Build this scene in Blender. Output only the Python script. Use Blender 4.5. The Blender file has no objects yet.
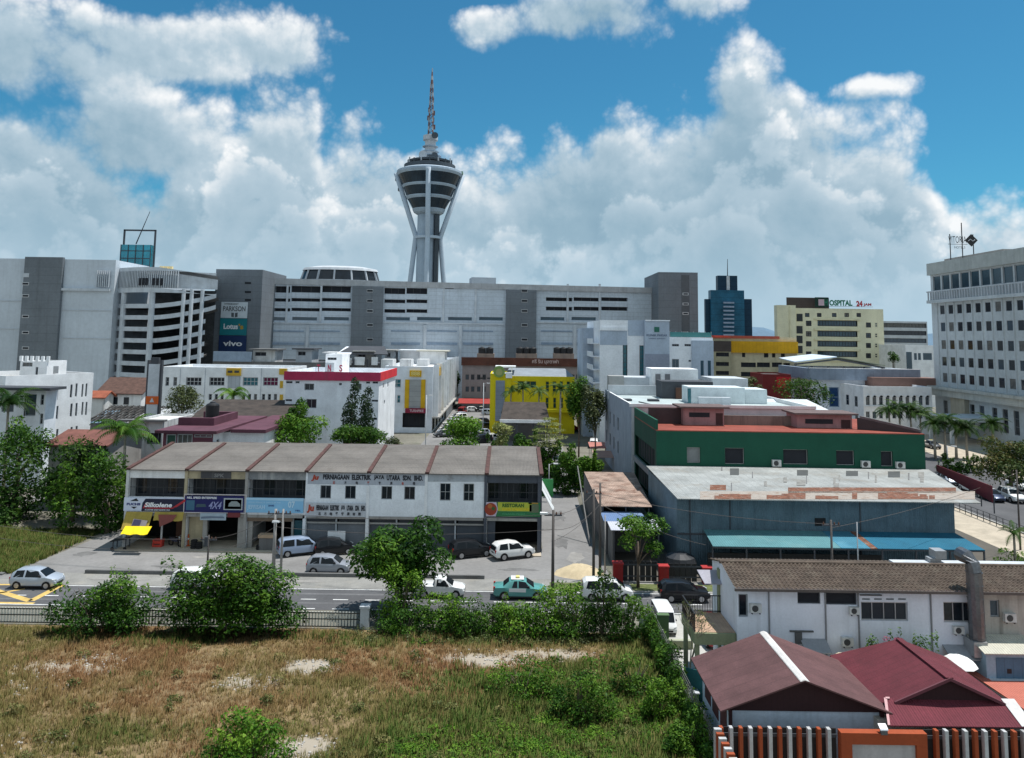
import bpy, math, random
import numpy as np
from mathutils import Vector, Matrix
rad = math.radians
SC = bpy.context.scene
COL = SC.collection
random.seed(7)

# ------------------------------------------------------------------ camera
F = 760.0; CAMH = 21.0; PITCH = rad(5.7); ROLL = 0.0142; PY = 260.0
CAM = Vector((0, 0, CAMH))
ROT = (Matrix.Rotation(math.pi/2 + PITCH, 3, 'X') @ Matrix.Rotation(ROLL, 3, 'Z'))
cd = bpy.data.cameras.new('camera'); cam = bpy.data.objects.new('camera', cd); COL.objects.link(cam)
cd.sensor_width = 36.0; cd.lens = F/1024*36.0; cd.shift_y = -(379.0-PY)/1024
cd.clip_start = 0.5; cd.clip_end = 20000
cam.matrix_world = Matrix.Translation(CAM) @ ROT.to_4x4()
SC.camera = cam

# ------------------------------------------------------------------ light
SUNV = Vector((0.30, 0.13, 1.0)).normalized()
SUN_EL = math.asin(SUNV.z); SUN_AZ = math.atan2(SUNV.x, SUNV.y)
sl = bpy.data.lights.new('sun', 'SUN'); sl.energy = 3.9; sl.angle = rad(0.6); sl.color = (1, .97, .93)
so = bpy.data.objects.new('sun', sl); COL.objects.link(so)
so.location = (40, 20, 150); so.rotation_euler = SUNV.to_track_quat('Z', 'Y').to_euler()
SC.view_settings.view_transform = 'Standard'; SC.view_settings.look = 'None'
SC.view_settings.gamma = 1.0; SC.view_settings.use_curve_mapping = False
SC.view_settings.exposure = 0.48
SKY_STRENGTH = 0.15

# ------------------------------------------------------------------ pixel <-> world (used only to measure the place)
def ray(px, py): return ROT @ Vector(((px-512)/F, (PY-py)/F, -1.0))
def at(px, py, Y):
    d = ray(px, py); return CAM + d*(Y/d.y)
def G(px, py, z=0.0):
    d = ray(px, py); return CAM + d*((z-CAMH)/d.z)
def direction(px, py):
    d = ray(px, py).normalized(); return math.atan2(d.x, d.y), math.asin(d.z)

# ------------------------------------------------------------------ world: sky with cumulus clouds
W = bpy.data.worlds.new('World'); SC.world = W; W.use_nodes = True
def build_world():
    nt = W.node_tree; nt.nodes.clear(); N = nt.nodes.new; L = nt.links.new
    def math_n(t, op, a, b=None, c=None, clamp=False):
        n = t.nodes.new('ShaderNodeMath'); n.operation = op; n.use_clamp = clamp
        for i, v in enumerate((a, b, c)):
            if v is None: continue
            if isinstance(v, (int, float)): n.inputs[i].default_value = v
            else: t.links.new(v, n.inputs[i])
        return n.outputs[0]
    # density group: input (azimuth, elevation, 0)
    g = bpy.data.node_groups.new('cloud_density', 'ShaderNodeTree')
    g.interface.new_socket('P', in_out='INPUT', socket_type='NodeSocketVector')
    g.interface.new_socket('D', in_out='OUTPUT', socket_type='NodeSocketFloat')
    g.interface.new_socket('B', in_out='OUTPUT', socket_type='NodeSocketFloat'); g.interface.new_socket('R', in_out='OUTPUT', socket_type='NodeSocketFloat')
    gi = g.nodes.new('NodeGroupInput'); go = g.nodes.new('NodeGroupOutput')
    P = gi.outputs[0]
    sx = g.nodes.new('ShaderNodeSeparateXYZ'); g.links.new(P, sx.inputs[0])
    az, el = sx.outputs[0], sx.outputs[1]
    # warp
    wn = g.nodes.new('ShaderNodeTexNoise'); wn.noise_dimensions = '2D'; wn.inputs['Scale'].default_value = 9; wn.inputs['Detail'].default_value = 4
    g.links.new(P, wn.inputs['Vector'])
    vs = g.nodes.new('ShaderNodeVectorMath'); vs.operation = 'SUBTRACT'; g.links.new(wn.outputs['Color'], vs.inputs[0]); vs.inputs[1].default_value = (.5, .5, .5)
    vm = g.nodes.new('ShaderNodeVectorMath'); vm.operation = 'MULTIPLY_ADD'; g.links.new(vs.outputs[0], vm.inputs[0]); vm.inputs[1].default_value = (.022, .022, 0); g.links.new(P, vm.inputs[2])
    PW = vm.outputs[0]
    n1 = g.nodes.new('ShaderNodeTexNoise'); n1.noise_dimensions = '2D'; n1.inputs['Scale'].default_value = 5; n1.inputs['Detail'].default_value = 8; n1.inputs['Roughness'].default_value = .52
    g.links.new(PW, n1.inputs['Vector'])
    v1 = g.nodes.new('ShaderNodeTexVoronoi'); v1.voronoi_dimensions = '2D'; v1.feature = 'SMOOTH_F1'; v1.inputs['Scale'].default_value = 9; v1.inputs['Detail'].default_value = 4
    v1.inputs['Roughness'].default_value = .52; v1.inputs['Lacunarity'].default_value = 2.3; v1.inputs['Smoothness'].default_value = .35
    g.links.new(PW, v1.inputs['Vector'])
    # top edge of the cloud bank over azimuth
    fc = g.nodes.new('ShaderNodeFloatCurve')
    A0, A1, E1 = -.75, .75, .5
    tops = [(-60, 60), (0, 72), (60, 84), (110, 104), (150, 122), (195, 122), (228, 104), (250, 84), (275, 72), (305, 84), (320, 104), (333, 132), (352, 116), (375, 112), (405, 116), (430, 138), (470, 142), (510, 134), (560, 116), (592, 104), (607, 86),
            (628, 92), (640, 100), (690, 78), (715, 60), (735, 38), (760, 46), (785, 66), (815, 90), (845, 112), (875, 112), (905, 124), (925, 140), (938, 170), (960, 192), (985, 186), (1024, 196), (1100, 200)]
    pts = []
    for px, py in tops:
        a, e = direction(px, py); pts.append(((a-A0)/(A1-A0), e/E1))
    cv = fc.mapping.curves[0]
    cv.points[0].location = (0, .5); cv.points[1].location = (1, .34)
    for p in pts: cv.points.new(*p)
    for p in cv.points: p.handle_type = 'AUTO_CLAMPED'
    fc.mapping.update()
    a01 = math_n(g, 'MULTIPLY_ADD', az, 1/(A1-A0), -A0/(A1-A0), clamp=True)
    g.links.new(a01, fc.inputs['Value'])
    top = math_n(g, 'MULTIPLY', fc.outputs[0], E1)
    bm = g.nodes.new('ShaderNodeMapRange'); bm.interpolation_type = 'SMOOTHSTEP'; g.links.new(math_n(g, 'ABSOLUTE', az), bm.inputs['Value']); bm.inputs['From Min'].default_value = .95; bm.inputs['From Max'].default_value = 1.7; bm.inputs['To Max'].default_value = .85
    back = bm.outputs[0]; top = math_n(g, 'ADD', top, back)  # unseen clouds added behind the camera as fill light for the facades
    bank = math_n(g, 'MULTIPLY', math_n(g, 'SUBTRACT', top, el), 10.0)
    bank = math_n(g, 'MINIMUM', bank, 2.2)
    cur = math_n(g, 'ADD', bank, .10)
    # separate clouds higher up: (px, py, rx, ry, gain)
    blobs = [(20, 50, 150, 50, 1.35), (150, 44, 130, 40, 1.3), (240, 44, 100, 32, 1.25), (290, 30, 60, 36, .95), (300, 62, 36, 12, .7), (60, 90, 90, 30, 1.1), (140, 140, 110, 60, 1.5), (430, 150, 60, 26, .8), (600, 12, 115, 38, 1.25), (490, 22, 74, 26, 1.05), (690, 4, 72, 26, 1.05), (866, 86, 56, 14, .85), (355, 58, 14, 7, .5), (960, 165, 130, 34, .42), (1000, 100, 110, 22, .30)]
    for px, py, rx, ry, gn in blobs:
        a, e = direction(px, py)
        dx = math_n(g, 'MULTIPLY', math_n(g, 'SUBTRACT', az, a), F/rx)
        dy = math_n(g, 'MULTIPLY', math_n(g, 'SUBTRACT', el, e), F/ry)
        r2 = math_n(g, 'ADD', math_n(g, 'MULTIPLY', dx, dx), math_n(g, 'MULTIPLY', dy, dy))
        ex = math_n(g, 'MULTIPLY_ADD', math_n(g, 'POWER', 2.718, math_n(g, 'MULTIPLY', r2, -.9)), gn*1.15, -.50)
        n = g.nodes.new('ShaderNodeMath'); n.operation = 'SMOOTH_MAX'; g.links.new(cur, n.inputs[0]); g.links.new(ex, n.inputs[1]); n.inputs[2].default_value = .12
        cur = n.outputs[0]
    nz = math_n(g, 'MULTIPLY_ADD', n1.outputs['Fac'], 1.1, -.55)
    vz = math_n(g, 'MULTIPLY_ADD', v1.outputs['Distance'], -.75, .34)
    rel = math_n(g, 'ADD', nz, vz)
    g.links.new(math_n(g, 'ADD', cur, rel), go.inputs[0]); g.links.new(cur, go.inputs[1]); g.links.new(rel, go.inputs[2])
    # main tree
    tc = N('ShaderNodeTexCoord'); sp = N('ShaderNodeSeparateXYZ'); L(tc.outputs['Generated'], sp.inputs[0])
    AZ = math_n(nt, 'ARCTAN2', sp.outputs[0], sp.outputs[1]); EL = math_n(nt, 'ARCSINE', sp.outputs[2])
    cb = N('ShaderNodeCombineXYZ'); L(AZ, cb.inputs[0]); L(EL, cb.inputs[1])
    def dens(off):
        gn = N('ShaderNodeGroup'); gn.node_tree = g
        va = N('ShaderNodeVectorMath'); va.operation = 'ADD'; L(cb.outputs[0], va.inputs[0]); va.inputs[1].default_value = off
        L(va.outputs[0], gn.inputs[0]); return gn
    d0 = dens((0, 0, 0)); d1 = dens((.006, .014, 0))
    D, B = d0.outputs[0], d0.outputs[1]
    def smooth(x, a, b):
        n = N('ShaderNodeMapRange'); n.interpolation_type = 'SMOOTHSTEP'; L(x, n.inputs['Value'])
        n.inputs['From Min'].default_value = a; n.inputs['From Max'].default_value = b; return n.outputs['Result']
    mask = smooth(D, -.08, .46)
    relief = math_n(nt, 'SUBTRACT', D, d1.outputs[0])
    n3 = N('ShaderNodeTexNoise'); n3.noise_dimensions = '2D'; n3.inputs['Scale'].default_value = 4.0; n3.inputs['Detail'].default_value = 3; L(cb.outputs[0], n3.inputs['Vector'])
    # sunlit tops bright, thick lower parts soft and grey
    thick = smooth(B, -.05, 1.9)
    amp = math_n(nt, 'MULTIPLY_ADD', thick, -.35, .62)
    lit = math_n(nt, 'MULTIPLY', relief, amp)
    lit = math_n(nt, 'ADD', lit, math_n(nt, 'MULTIPLY_ADD', thick, -.62, .84))
    # nearer cumulus heads standing inside the bank
    R_ = d0.outputs[2]
    for pts_, dx, gain in (([(-60, 150), (0, 160), (55, 128), (110, 150), (165, 175), (215, 150), (250, 118), (290, 124), (330, 165), (370, 150), (410, 160), (470, 205), (530, 215), (575, 190), (620, 150), (655, 150), (690, 112), (730, 82), (770, 96), (810, 130), (840, 165), (875, 150), (915, 165), (950, 230), (1024, 240), (1100, 240)], 0, .34),
                       ([(-60, 205), (20, 215), (80, 190), (140, 215), (200, 225), (260, 185), (320, 200), (380, 205), (430, 225), (500, 250), (560, 215), (600, 200), (650, 225), (700, 190), (745, 160), (790, 200), (850, 225), (900, 215), (960, 255), (1024, 262), (1100, 262)], 3.7, .26)):
        f2 = N('ShaderNodeFloatCurve'); c2 = f2.mapping.curves[0]; c2.points[0].location = (0, .34); c2.points[1].location = (1, .2)
        for px, py in pts_:
            a, e = direction(px, py); c2.points.new((a+.75)/1.5, e/.5)
        for p in c2.points: p.handle_type = 'AUTO_CLAMPED'
        f2.mapping.update(); L(math_n(nt, 'MULTIPLY_ADD', AZ, 1/1.5, .5, clamp=True), f2.inputs['Value'])
        h = math_n(nt, 'MULTIPLY', math_n(nt, 'SUBTRACT', math_n(nt, 'MULTIPLY', f2.outputs[0], .5), EL), 7.0)
        h = math_n(nt, 'ADD', h, math_n(nt, 'MULTIPLY', R_, 1.2))
        edge = math_n(nt, 'MULTIPLY', smooth(h, -.02, .28), math_n(nt, 'POWER', 2.718, math_n(nt, 'MULTIPLY', math_n(nt, 'MAXIMUM', h, 0), -1.3)))
        lit = math_n(nt, 'MULTIPLY_ADD', edge, gain, lit)
    lit = math_n(nt, 'ADD', lit, math_n(nt, 'MULTIPLY_ADD', n3.outputs['Fac'], .55, -.275))
    back_fill = N('ShaderNodeMapRange'); L(math_n(nt, 'ABSOLUTE', AZ), back_fill.inputs['Value']); back_fill.inputs['From Min'].default_value = .95; back_fill.inputs['From Max'].default_value = 1.7; back_fill.inputs['To Max'].default_value = .42  # added clouds behind the camera brightened to lift the facade fill
    lit = math_n(nt, 'ADD', lit, back_fill.outputs[0])
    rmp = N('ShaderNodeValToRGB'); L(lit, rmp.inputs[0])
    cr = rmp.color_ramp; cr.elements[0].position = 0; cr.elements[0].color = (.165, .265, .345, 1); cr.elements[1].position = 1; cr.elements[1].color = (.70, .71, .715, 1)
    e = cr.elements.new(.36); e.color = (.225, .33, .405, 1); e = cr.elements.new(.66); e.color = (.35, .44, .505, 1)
    sky = N('ShaderNodeTexSky'); sky.sky_type = 'NISHITA'; sky.sun_disc = False; sky.sun_elevation = SUN_EL; sky.sun_rotation = SUN_AZ
    sky.air_density = 1.0; sky.dust_density = .6; sky.ozone_density = 2.0
    tint = N('ShaderNodeMix'); tint.data_type = 'RGBA'; tint.blend_type = 'MULTIPLY'; tint.inputs['Factor'].default_value = 1
    L(sky.outputs[0], tint.inputs['A']); tint.inputs['B'].default_value = (.145, .42, .485, 1)
    cl = N('ShaderNodeVectorMath'); cl.operation = 'SCALE'; L(rmp.outputs[0], cl.inputs[0]); cl.inputs['Scale'].default_value = 1/SKY_STRENGTH
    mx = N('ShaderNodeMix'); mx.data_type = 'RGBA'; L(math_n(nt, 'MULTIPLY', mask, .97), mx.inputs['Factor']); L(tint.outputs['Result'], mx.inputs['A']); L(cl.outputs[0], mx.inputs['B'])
    # hazy air low over the horizon
    hz = N('ShaderNodeMix'); hz.data_type = 'RGBA'
    hf = N('ShaderNodeMapRange'); hf.interpolation_type = 'SMOOTHSTEP'; L(EL, hf.inputs['Value']); hf.inputs['From Min'].default_value = 0; hf.inputs['From Max'].default_value = .16; hf.inputs['To Min'].default_value = .55; hf.inputs['To Max'].default_value = 0
    L(hf.outputs[0], hz.inputs['Factor']); L(mx.outputs['Result'], hz.inputs['A']); hz.inputs['B'].default_value = (.37/SKY_STRENGTH, .50/SKY_STRENGTH, .60/SKY_STRENGTH, 1)
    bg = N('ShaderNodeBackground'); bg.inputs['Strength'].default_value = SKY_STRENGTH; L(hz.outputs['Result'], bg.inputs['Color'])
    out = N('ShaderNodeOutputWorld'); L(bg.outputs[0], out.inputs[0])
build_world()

# ------------------------------------------------------------------ mesh helper
class MB:
    def __init__(s): s.v = []; s.f = []; s.m = []
    def add(s, vs, fs, m=0):
        o = len(s.v); s.v += [tuple(v) for v in vs]
        for f in fs: s.f.append(tuple(i+o for i in f)); s.m.append(m)
        return s
    def poly(s, pts, m=0): return s.add(pts, [tuple(range(len(pts)))], m)
    def box(s, x0, x1, y0, y1, z0, z1, m=0):
        vs = [(x, y, z) for z in (z0, z1) for y in (y0, y1) for x in (x0, x1)]
        return s.add(vs, [(0, 2, 3, 1), (4, 5, 7, 6), (0, 1, 5, 4), (2, 6, 7, 3), (0, 4, 6, 2), (1, 3, 7, 5)], m)
    def extr(s, poly, vec, m=0, cap=True):
        n = len(poly); a = [Vector(p) for p in poly]; b = [p+Vector(vec) for p in a]
        fs = [(i, (i+1) % n, n+(i+1) % n, n+i) for i in range(n)]
        if cap: fs += [tuple(range(n-1, -1, -1)), tuple(range(n, 2*n))]
        return s.add(a+b, fs, m)
    def beam(s, a, b, w, h, m=0):
        a = Vector(a); b = Vector(b); d = (b-a).normalized()
        u = d.cross(Vector((0, 0, 1)))
        if u.length < .01: u = Vector((1, 0, 0))
        u.normalize(); v = u.cross(d)
        q = [a+u*(w/2*i)+v*(h/2*j) for i, j in ((-1, -1), (1, -1), (1, 1), (-1, 1))]
        return s.extr(q, b-a, m)
    def tube(s, pts, r, n=6, m=0, cap=True):
        pts = [Vector(p) for p in pts]; k = len(pts)
        rs = r if isinstance(r, (list, tuple)) else [r]*k
        vs = []; fs = []
        for i, p in enumerate(pts):
            d = (pts[min(i+1, k-1)]-pts[max(i-1, 0)])
            d.normalize()
            u = d.cross(Vector((0, 1, 0)) if abs(d.y) < .9 else Vector((1, 0, 0))).normalized(); w = d.cross(u)
            for j in range(n):
                a = 2*math.pi*j/n; vs.append(p+(u*math.cos(a)+w*math.sin(a))*rs[i])
        for i in range(k-1):
            for j in range(n): fs.append((i*n+j, i*n+(j+1) % n, (i+1)*n+(j+1) % n, (i+1)*n+j))
        if cap: fs += [tuple(range(n-1, -1, -1)), tuple(range((k-1)*n, k*n))]
        return s.add(vs, fs, m)
    def lathe(s, prof, n=24, c=(0, 0), m=0):
        vs = []; fs = []
        for r, z in prof:
            for j in range(n):
                a = 2*math.pi*j/n; vs.append((c[0]+r*math.cos(a), c[1]+r*math.sin(a), z))
        for i in range(len(prof)-1):
            for j in range(n): fs.append((i*n+j, i*n+(j+1) % n, (i+1)*n+(j+1) % n, (i+1)*n+j))
        if prof[0][0] > .001: fs.append(tuple(range(n-1, -1, -1)))
        if prof[-1][0] > .001: fs.append(tuple(range((len(prof)-1)*n, len(prof)*n)))
        return s.add(vs, fs, m)
    def disc(s, c, nrm, r, t, n=16, m=0):
        c = Vector(c); d = Vector(nrm).normalized(); return s.tube([c, c+d*t], r, n, m)
    def holed(s, P0, U, V, w, h, holes, dep, m=0, mr=0):
        P0 = Vector(P0); U = Vector(U); V = Vector(V); Nn = U.cross(V)
        us = sorted({0, w} | {round(min(max(q, 0), w), 4) for o in holes for q in (o[0], o[2])})
        vs = sorted({0, h} | {round(min(max(q, 0), h), 4) for o in holes for q in (o[1], o[3])})
        def ins(u, v): return any(o[0] < u < o[2] and o[1] < v < o[3] for o in holes)
        for j in range(len(vs)-1):
            run = None
            for i in range(len(us)):
                solid = i < len(us)-1 and not ins((us[i]+us[i+1])/2, (vs[j]+vs[j+1])/2)
                if solid and run is None: run = us[i]
                if not solid and run is not None:
                    a, b, c, d = run, us[i], vs[j], vs[j+1]
                    s.poly([P0+U*a+V*c, P0+U*b+V*c, P0+U*b+V*d, P0+U*a+V*d], m); run = None
        for o in holes:
            q = [P0+U*o[0]+V*o[1], P0+U*o[2]+V*o[1], P0+U*o[2]+V*o[3], P0+U*o[0]+V*o[3]]
            for i in range(4):
                a, b = q[i], q[(i+1) % 4]; s.poly([b, a, a-Nn*dep, b-Nn*dep], mr)
        return s
    def build(s, name, mats, parent=None, mat4=None, smooth=False):
        me = bpy.data.meshes.new(name); me.from_pydata(s.v, [], s.f)
        if not isinstance(mats, (list, tuple)): mats = [mats]
        for mm in mats: me.materials.append(mm)
        if len(mats) > 1: me.polygons.foreach_set('material_index', s.m)
        if smooth: me.polygons.foreach_set('use_smooth', [True]*len(me.polygons))
        me.update()
        return link(name, me, parent, mat4)
def link(name, data, parent=None, mat4=None):
    o = bpy.data.objects.new(name, data); COL.objects.link(o)
    if parent is not None: o.parent = parent
    if mat4 is not None: o.matrix_local = mat4
    return o
def tag(o, label=None, cat=None, group=None, kind=None):
    if label: o['label'] = label
    if cat: o['category'] = cat
    if group: o['group'] = group
    if kind: o['kind'] = kind
    return o
def thing(name, label, cat, loc=(0, 0, 0), rz=0, group=None):
    o = bpy.data.objects.new(name, None); COL.objects.link(o); o.empty_display_size = .3
    o.location = loc; o.rotation_euler = (0, 0, rz)
    return tag(o, label, cat, group)
def kids(o): return [c for c in o.children]
def dup(o, parent=None):
    c = o.copy(); COL.objects.link(c)
    if parent is not None: c.parent = parent
    for ch in kids(o): dup(ch, c)
    return c
def struct(name, mb, mats): return tag(mb.build(name, mats), kind='structure')

# ------------------------------------------------------------------ materials
MATS = {}
def M(name, c, r=.8, var=.14, sc=.5, streak=0, scol=(.05, .045, .04), stain=0, corr=None, bump=0, metal=0, spec=.3, coat=0, fine=1.0, rows=None):
    if name in MATS: return MATS[name]
    m = bpy.data.materials.new(name); m.use_nodes = True; nt = m.node_tree; N = nt.nodes.new; L = nt.links.new
    bs = nt.nodes['Principled BSDF']; MATS[name] = m
    bs.inputs['Roughness'].default_value = r; bs.inputs['Metallic'].default_value = metal; bs.inputs['Specular IOR Level'].default_value = spec; bs.inputs['Coat Weight'].default_value = coat
    tc = N('ShaderNodeTexCoord'); O = tc.outputs['Object']
    def noise(scale, det=5, rough=.6, mp=None):
        n = N('ShaderNodeTexNoise'); n.inputs['Scale'].default_value = scale; n.inputs['Detail'].default_value = det; n.inputs['Roughness'].default_value = rough
        if mp:
            q = N('ShaderNodeMapping'); q.inputs['Scale'].default_value = mp; L(O, q.inputs[0]); L(q.outputs[0], n.inputs['Vector'])
        else: L(O, n.inputs['Vector'])
        return n.outputs['Fac']
    def mrange(x, a, b, c_, d):
        n = N('ShaderNodeMapRange'); n.inputs['From Min'].default_value = a; n.inputs['From Max'].default_value = b; n.inputs['To Min'].default_value = c_; n.inputs['To Max'].default_value = d; L(x, n.inputs['Value']); return n.outputs[0]
    def mul(col, f):
        n = N('ShaderNodeMix'); n.data_type = 'RGBA'; n.blend_type = 'MULTIPLY'; n.inputs['Factor'].default_value = 1
        if isinstance(col, tuple): n.inputs['A'].default_value = (*col, 1)
        else: L(col, n.inputs['A'])
        L(f, n.inputs['B']); return n.outputs['Result']
    def mix(f, col, c2):
        n = N('ShaderNodeMix'); n.data_type = 'RGBA'; L(f, n.inputs['Factor'])
        L(col, n.inputs['A']); n.inputs['B'].default_value = (*c2, 1); return n.outputs['Result']
    col = mul(tuple(c), mrange(noise(sc), .3, .7, 1-var, 1+var))
    if fine: col = mul(col, mrange(noise(sc*14, 3), .3, .7, 1-var*.55*fine, 1+var*.55*fine))
    if streak:
        col = mix(mrange(noise(1.0, 6, .65, (1.3, 1.3, .07)), .52, .78, 0, streak), col, scol)
    if stain:
        col = mix(mrange(noise(sc*.8, 8, .7), .52, .68, 0, stain), col, scol)
    if rows:   # dark joints every rows metres along an axis
        ax, step, dark = rows
        s3 = N('ShaderNodeSeparateXYZ'); L(O, s3.inputs[0])
        md = N('ShaderNodeMath'); md.operation = 'FRACT'
        dv = N('ShaderNodeMath'); dv.operation = 'DIVIDE'; L(s3.outputs['xyz'.index(ax)], dv.inputs[0]); dv.inputs[1].default_value = step; L(dv.outputs[0], md.inputs[0])
        gt = N('ShaderNodeMath'); gt.operation = 'LESS_THAN'; L(md.outputs[0], gt.inputs[0]); gt.inputs[1].default_value = .07
        col = mix(mrange(gt.outputs[0], 0, 1, 0, dark), col, tuple(q*.35 for q in c))
    L(col, bs.inputs['Base Color'])
    h = None
    if corr:
        ax, fr = corr
        wv = N('ShaderNodeTexWave'); wv.wave_type = 'BANDS'; wv.bands_direction = ax.upper(); wv.inputs['Scale'].default_value = fr; wv.inputs['Distortion'].default_value = 0
        L(O, wv.inputs['Vector']); h = wv.outputs['Fac']
    if h is None and bump: h = noise(sc*20, 4)
    if h is not None:
        b = N('ShaderNodeBump'); b.inputs['Strength'].default_value = .6 if corr else bump; b.inputs['Distance'].default_value = .05; L(h, b.inputs['Height']); L(b.outputs[0], bs.inputs['Normal'])
    return m
def LEAF(name, c0, c1, c2, rough=.55, trans=.25):
    if name in MATS: return MATS[name]
    m = bpy.data.materials.new(name); m.use_nodes = True; nt = m.node_tree; N = nt.nodes.new; L = nt.links.new
    MATS[name] = m; bs = nt.nodes['Principled BSDF']; out = nt.nodes['Material Output']
    at_ = N('ShaderNodeAttribute'); at_.attribute_name = 'tint'
    rp = N('ShaderNodeValToRGB'); L(at_.outputs['Fac'], rp.inputs[0])
    rp.color_ramp.elements[0].color = (*c0, 1); rp.color_ramp.elements[1].color = (*c2, 1)
    e = rp.color_ramp.elements.new(.5); e.color = (*c1, 1)
    L(rp.outputs[0], bs.inputs['Base Color']); bs.inputs['Roughness'].default_value = rough; bs.inputs['Specular IOR Level'].default_value = .14
    tr = N('ShaderNodeBsdfTranslucent'); L(rp.outputs[0], tr.inputs[0])
    mx = N('ShaderNodeMixShader'); mx.inputs[0].default_value = trans; L(bs.outputs[0], mx.inputs[1]); L(tr.outputs[0], mx.inputs[2]); L(mx.outputs[0], out.inputs[0])
    return m

white = M('white_paint', (.76, .77, .78), streak=.45, scol=(.3, .3, .29))
whitec = M('white_paint_clean', (.80, .81, .82), streak=.2, scol=(.5, .5, .5))
bluewhite = M('blue_white_paint', (.70, .74, .79), streak=.3, scol=(.4, .43, .46))
dirtywhite = M('dirty_white_paint', (.56, .57, .57), streak=.8, scol=(.16, .15, .14), stain=.3)
cream = M('cream_paint', (.56, .50, .34), streak=.4, scol=(.25, .22, .15))
creamlight = M('pale_cream_paint', (.66, .62, .43), streak=.2, scol=(.4, .36, .25))
concrete = M('concrete', (.33, .32, .30), streak=.55, scol=(.1, .095, .09), stain=.3)
concdark = M('dark_concrete', (.15, .15, .15), streak=.5, stain=.4)
grey = M('grey_paint', (.26, .28, .30), streak=.3)
lgrey = M('light_grey_paint', (.48, .51, .54), streak=.3, scol=(.25, .26, .28))
bgrey = M('blue_grey_paint', (.26, .33, .42), streak=.3)
slate = M('slate_panel', (.165, .185, .205), sc=.12, streak=.3, rows=('z', 2.2, .25))
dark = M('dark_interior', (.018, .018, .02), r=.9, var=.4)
darkgrey = M('dark_grey_paint', (.06, .065, .075), streak=.3)
black = M('black_metal', (.02, .02, .022), r=.5)
glass = M('dark_glass', (.016, .022, .03), r=.12, var=.5, sc=.35, spec=.5)
glassb = M('blue_glass', (.02, .055, .08), r=.1, var=.4, sc=.2, spec=.6)
teal = M('teal_glass', (.02, .13, .16), r=.15, var=.3, spec=.5)
alum = M('aluminium', (.5, .51, .52), r=.4, metal=.6, var=.05)
steel = M('galvanised_steel', (.38, .39, .4), r=.45, metal=.5, var=.2)
red = M('red_paint', (.45, .03, .03)); orange = M('orange_paint', (.55, .11, .025), streak=.3, scol=(.25, .06, .02))
yellow = M('yellow_paint', (.72, .55, .02), streak=.25, scol=(.4, .3, .03))
ochre = M('ochre_paint', (.62, .36, .01), rows=('x', 1.2, .4))
maroon = M('maroon_paint', (.17, .035, .045), var=.2, streak=.3)
crimson = M('crimson_paint', (.40, .035, .09), streak=.4, scol=(.22, .07, .1))
wood = M('weathered_wood', (.14, .10, .07), sc=2); rust = M('rust', (.22, .09, .04), var=.4, sc=2)
polemat = M('pole_concrete', (.28, .27, .26)); poledark = M('dark_pole', (.09, .08, .075))
# ------------------------------------------------------------------ lettering
FONT_CACHE = {}
def text_mesh(s, mat, w, h, bold=.0, shear=0, ext=.02):
    key = (s, mat.name, round(w, 3), round(h, 3), bold, shear)
    if key in FONT_CACHE: return FONT_CACHE[key]
    cu = bpy.data.curves.new('lettering', 'FONT'); cu.body = s; cu.size = 1; cu.extrude = 0; cu.offset = bold; cu.shear = shear; cu.resolution_u = 3
    o = bpy.data.objects.new('lettering', cu); COL.objects.link(o)
    bpy.context.view_layer.update()
    me = bpy.data.meshes.new_from_object(o.evaluated_get(bpy.context.evaluated_depsgraph_get()))
    bpy.data.objects.remove(o); bpy.data.curves.remove(cu)
    n = len(me.vertices); co = np.empty(n*3, 'f'); me.vertices.foreach_get('co', co); co = co.reshape(-1, 3)
    if n:
        mn = co.min(0); mx = co.max(0)
        co[:, 0] = (co[:, 0]-mn[0])/max(mx[0]-mn[0], 1e-6)*w; co[:, 1] = (co[:, 1]-mn[1])/max(mx[1]-mn[1], 1e-6)*h
        co2 = np.stack([co[:, 0], np.full(n, -ext), co[:, 1]], 1)      # upright, facing -y
        me.vertices.foreach_set('co', co2.ravel().astype('f'))
    me.materials.clear(); me.materials.append(mat); me.update()
    FONT_CACHE[key] = me; return me
def letter(s, mat, parent, x, z, w, h, bold=.02, shear=0, y=0, name='lettering', ext=.03):
    return link(name, text_mesh(s, mat, w, h, bold, shear, ext), parent, Matrix.Translation((x, y, z)))
INK = {}
def ink(c):
    k = tuple(c)
    if k not in INK: INK[k] = M('ink_%d_%d_%d' % tuple(int(q*255) for q in c), c, r=.5, var=.08, fine=0)
    return INK[k]
LAST = [None]
def sign(name, label, px0, py0, px1, py1, Y, face, shapes=(), texts=(), th=.12, cat='sign', group=None, frame=None):
    """a board standing at depth Y; shapes / texts are laid out in fractions of the board"""
    a = at(px0, (py0+py1)/2, Y); b = at(px1, (py0+py1)/2, Y); zt = at((px0+px1)/2, py0, Y).z; zb = at((px0+px1)/2, py1, Y).z
    w = b.x-a.x; h = zt-zb
    t = thing(name, label, cat, (a.x, Y, zb), 0, group); LAST[0] = t
    MB().box(0, w, 0, th, 0, h).build('board', face, t)
    for pts, mt in shapes:
        MB().extr([(u*w, -.004, v*h) for u, v in pts], (0, -.008, 0)).build('panel', mt, t)
    for s, u0, v0, u1, v1, mt, *k in texts:
        letter(s, mt, t, u0*w, v0*h, (u1-u0)*w, (v1-v0)*h, k[0] if k else .02, k[1] if len(k) > 1 else 0)
    return t

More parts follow.
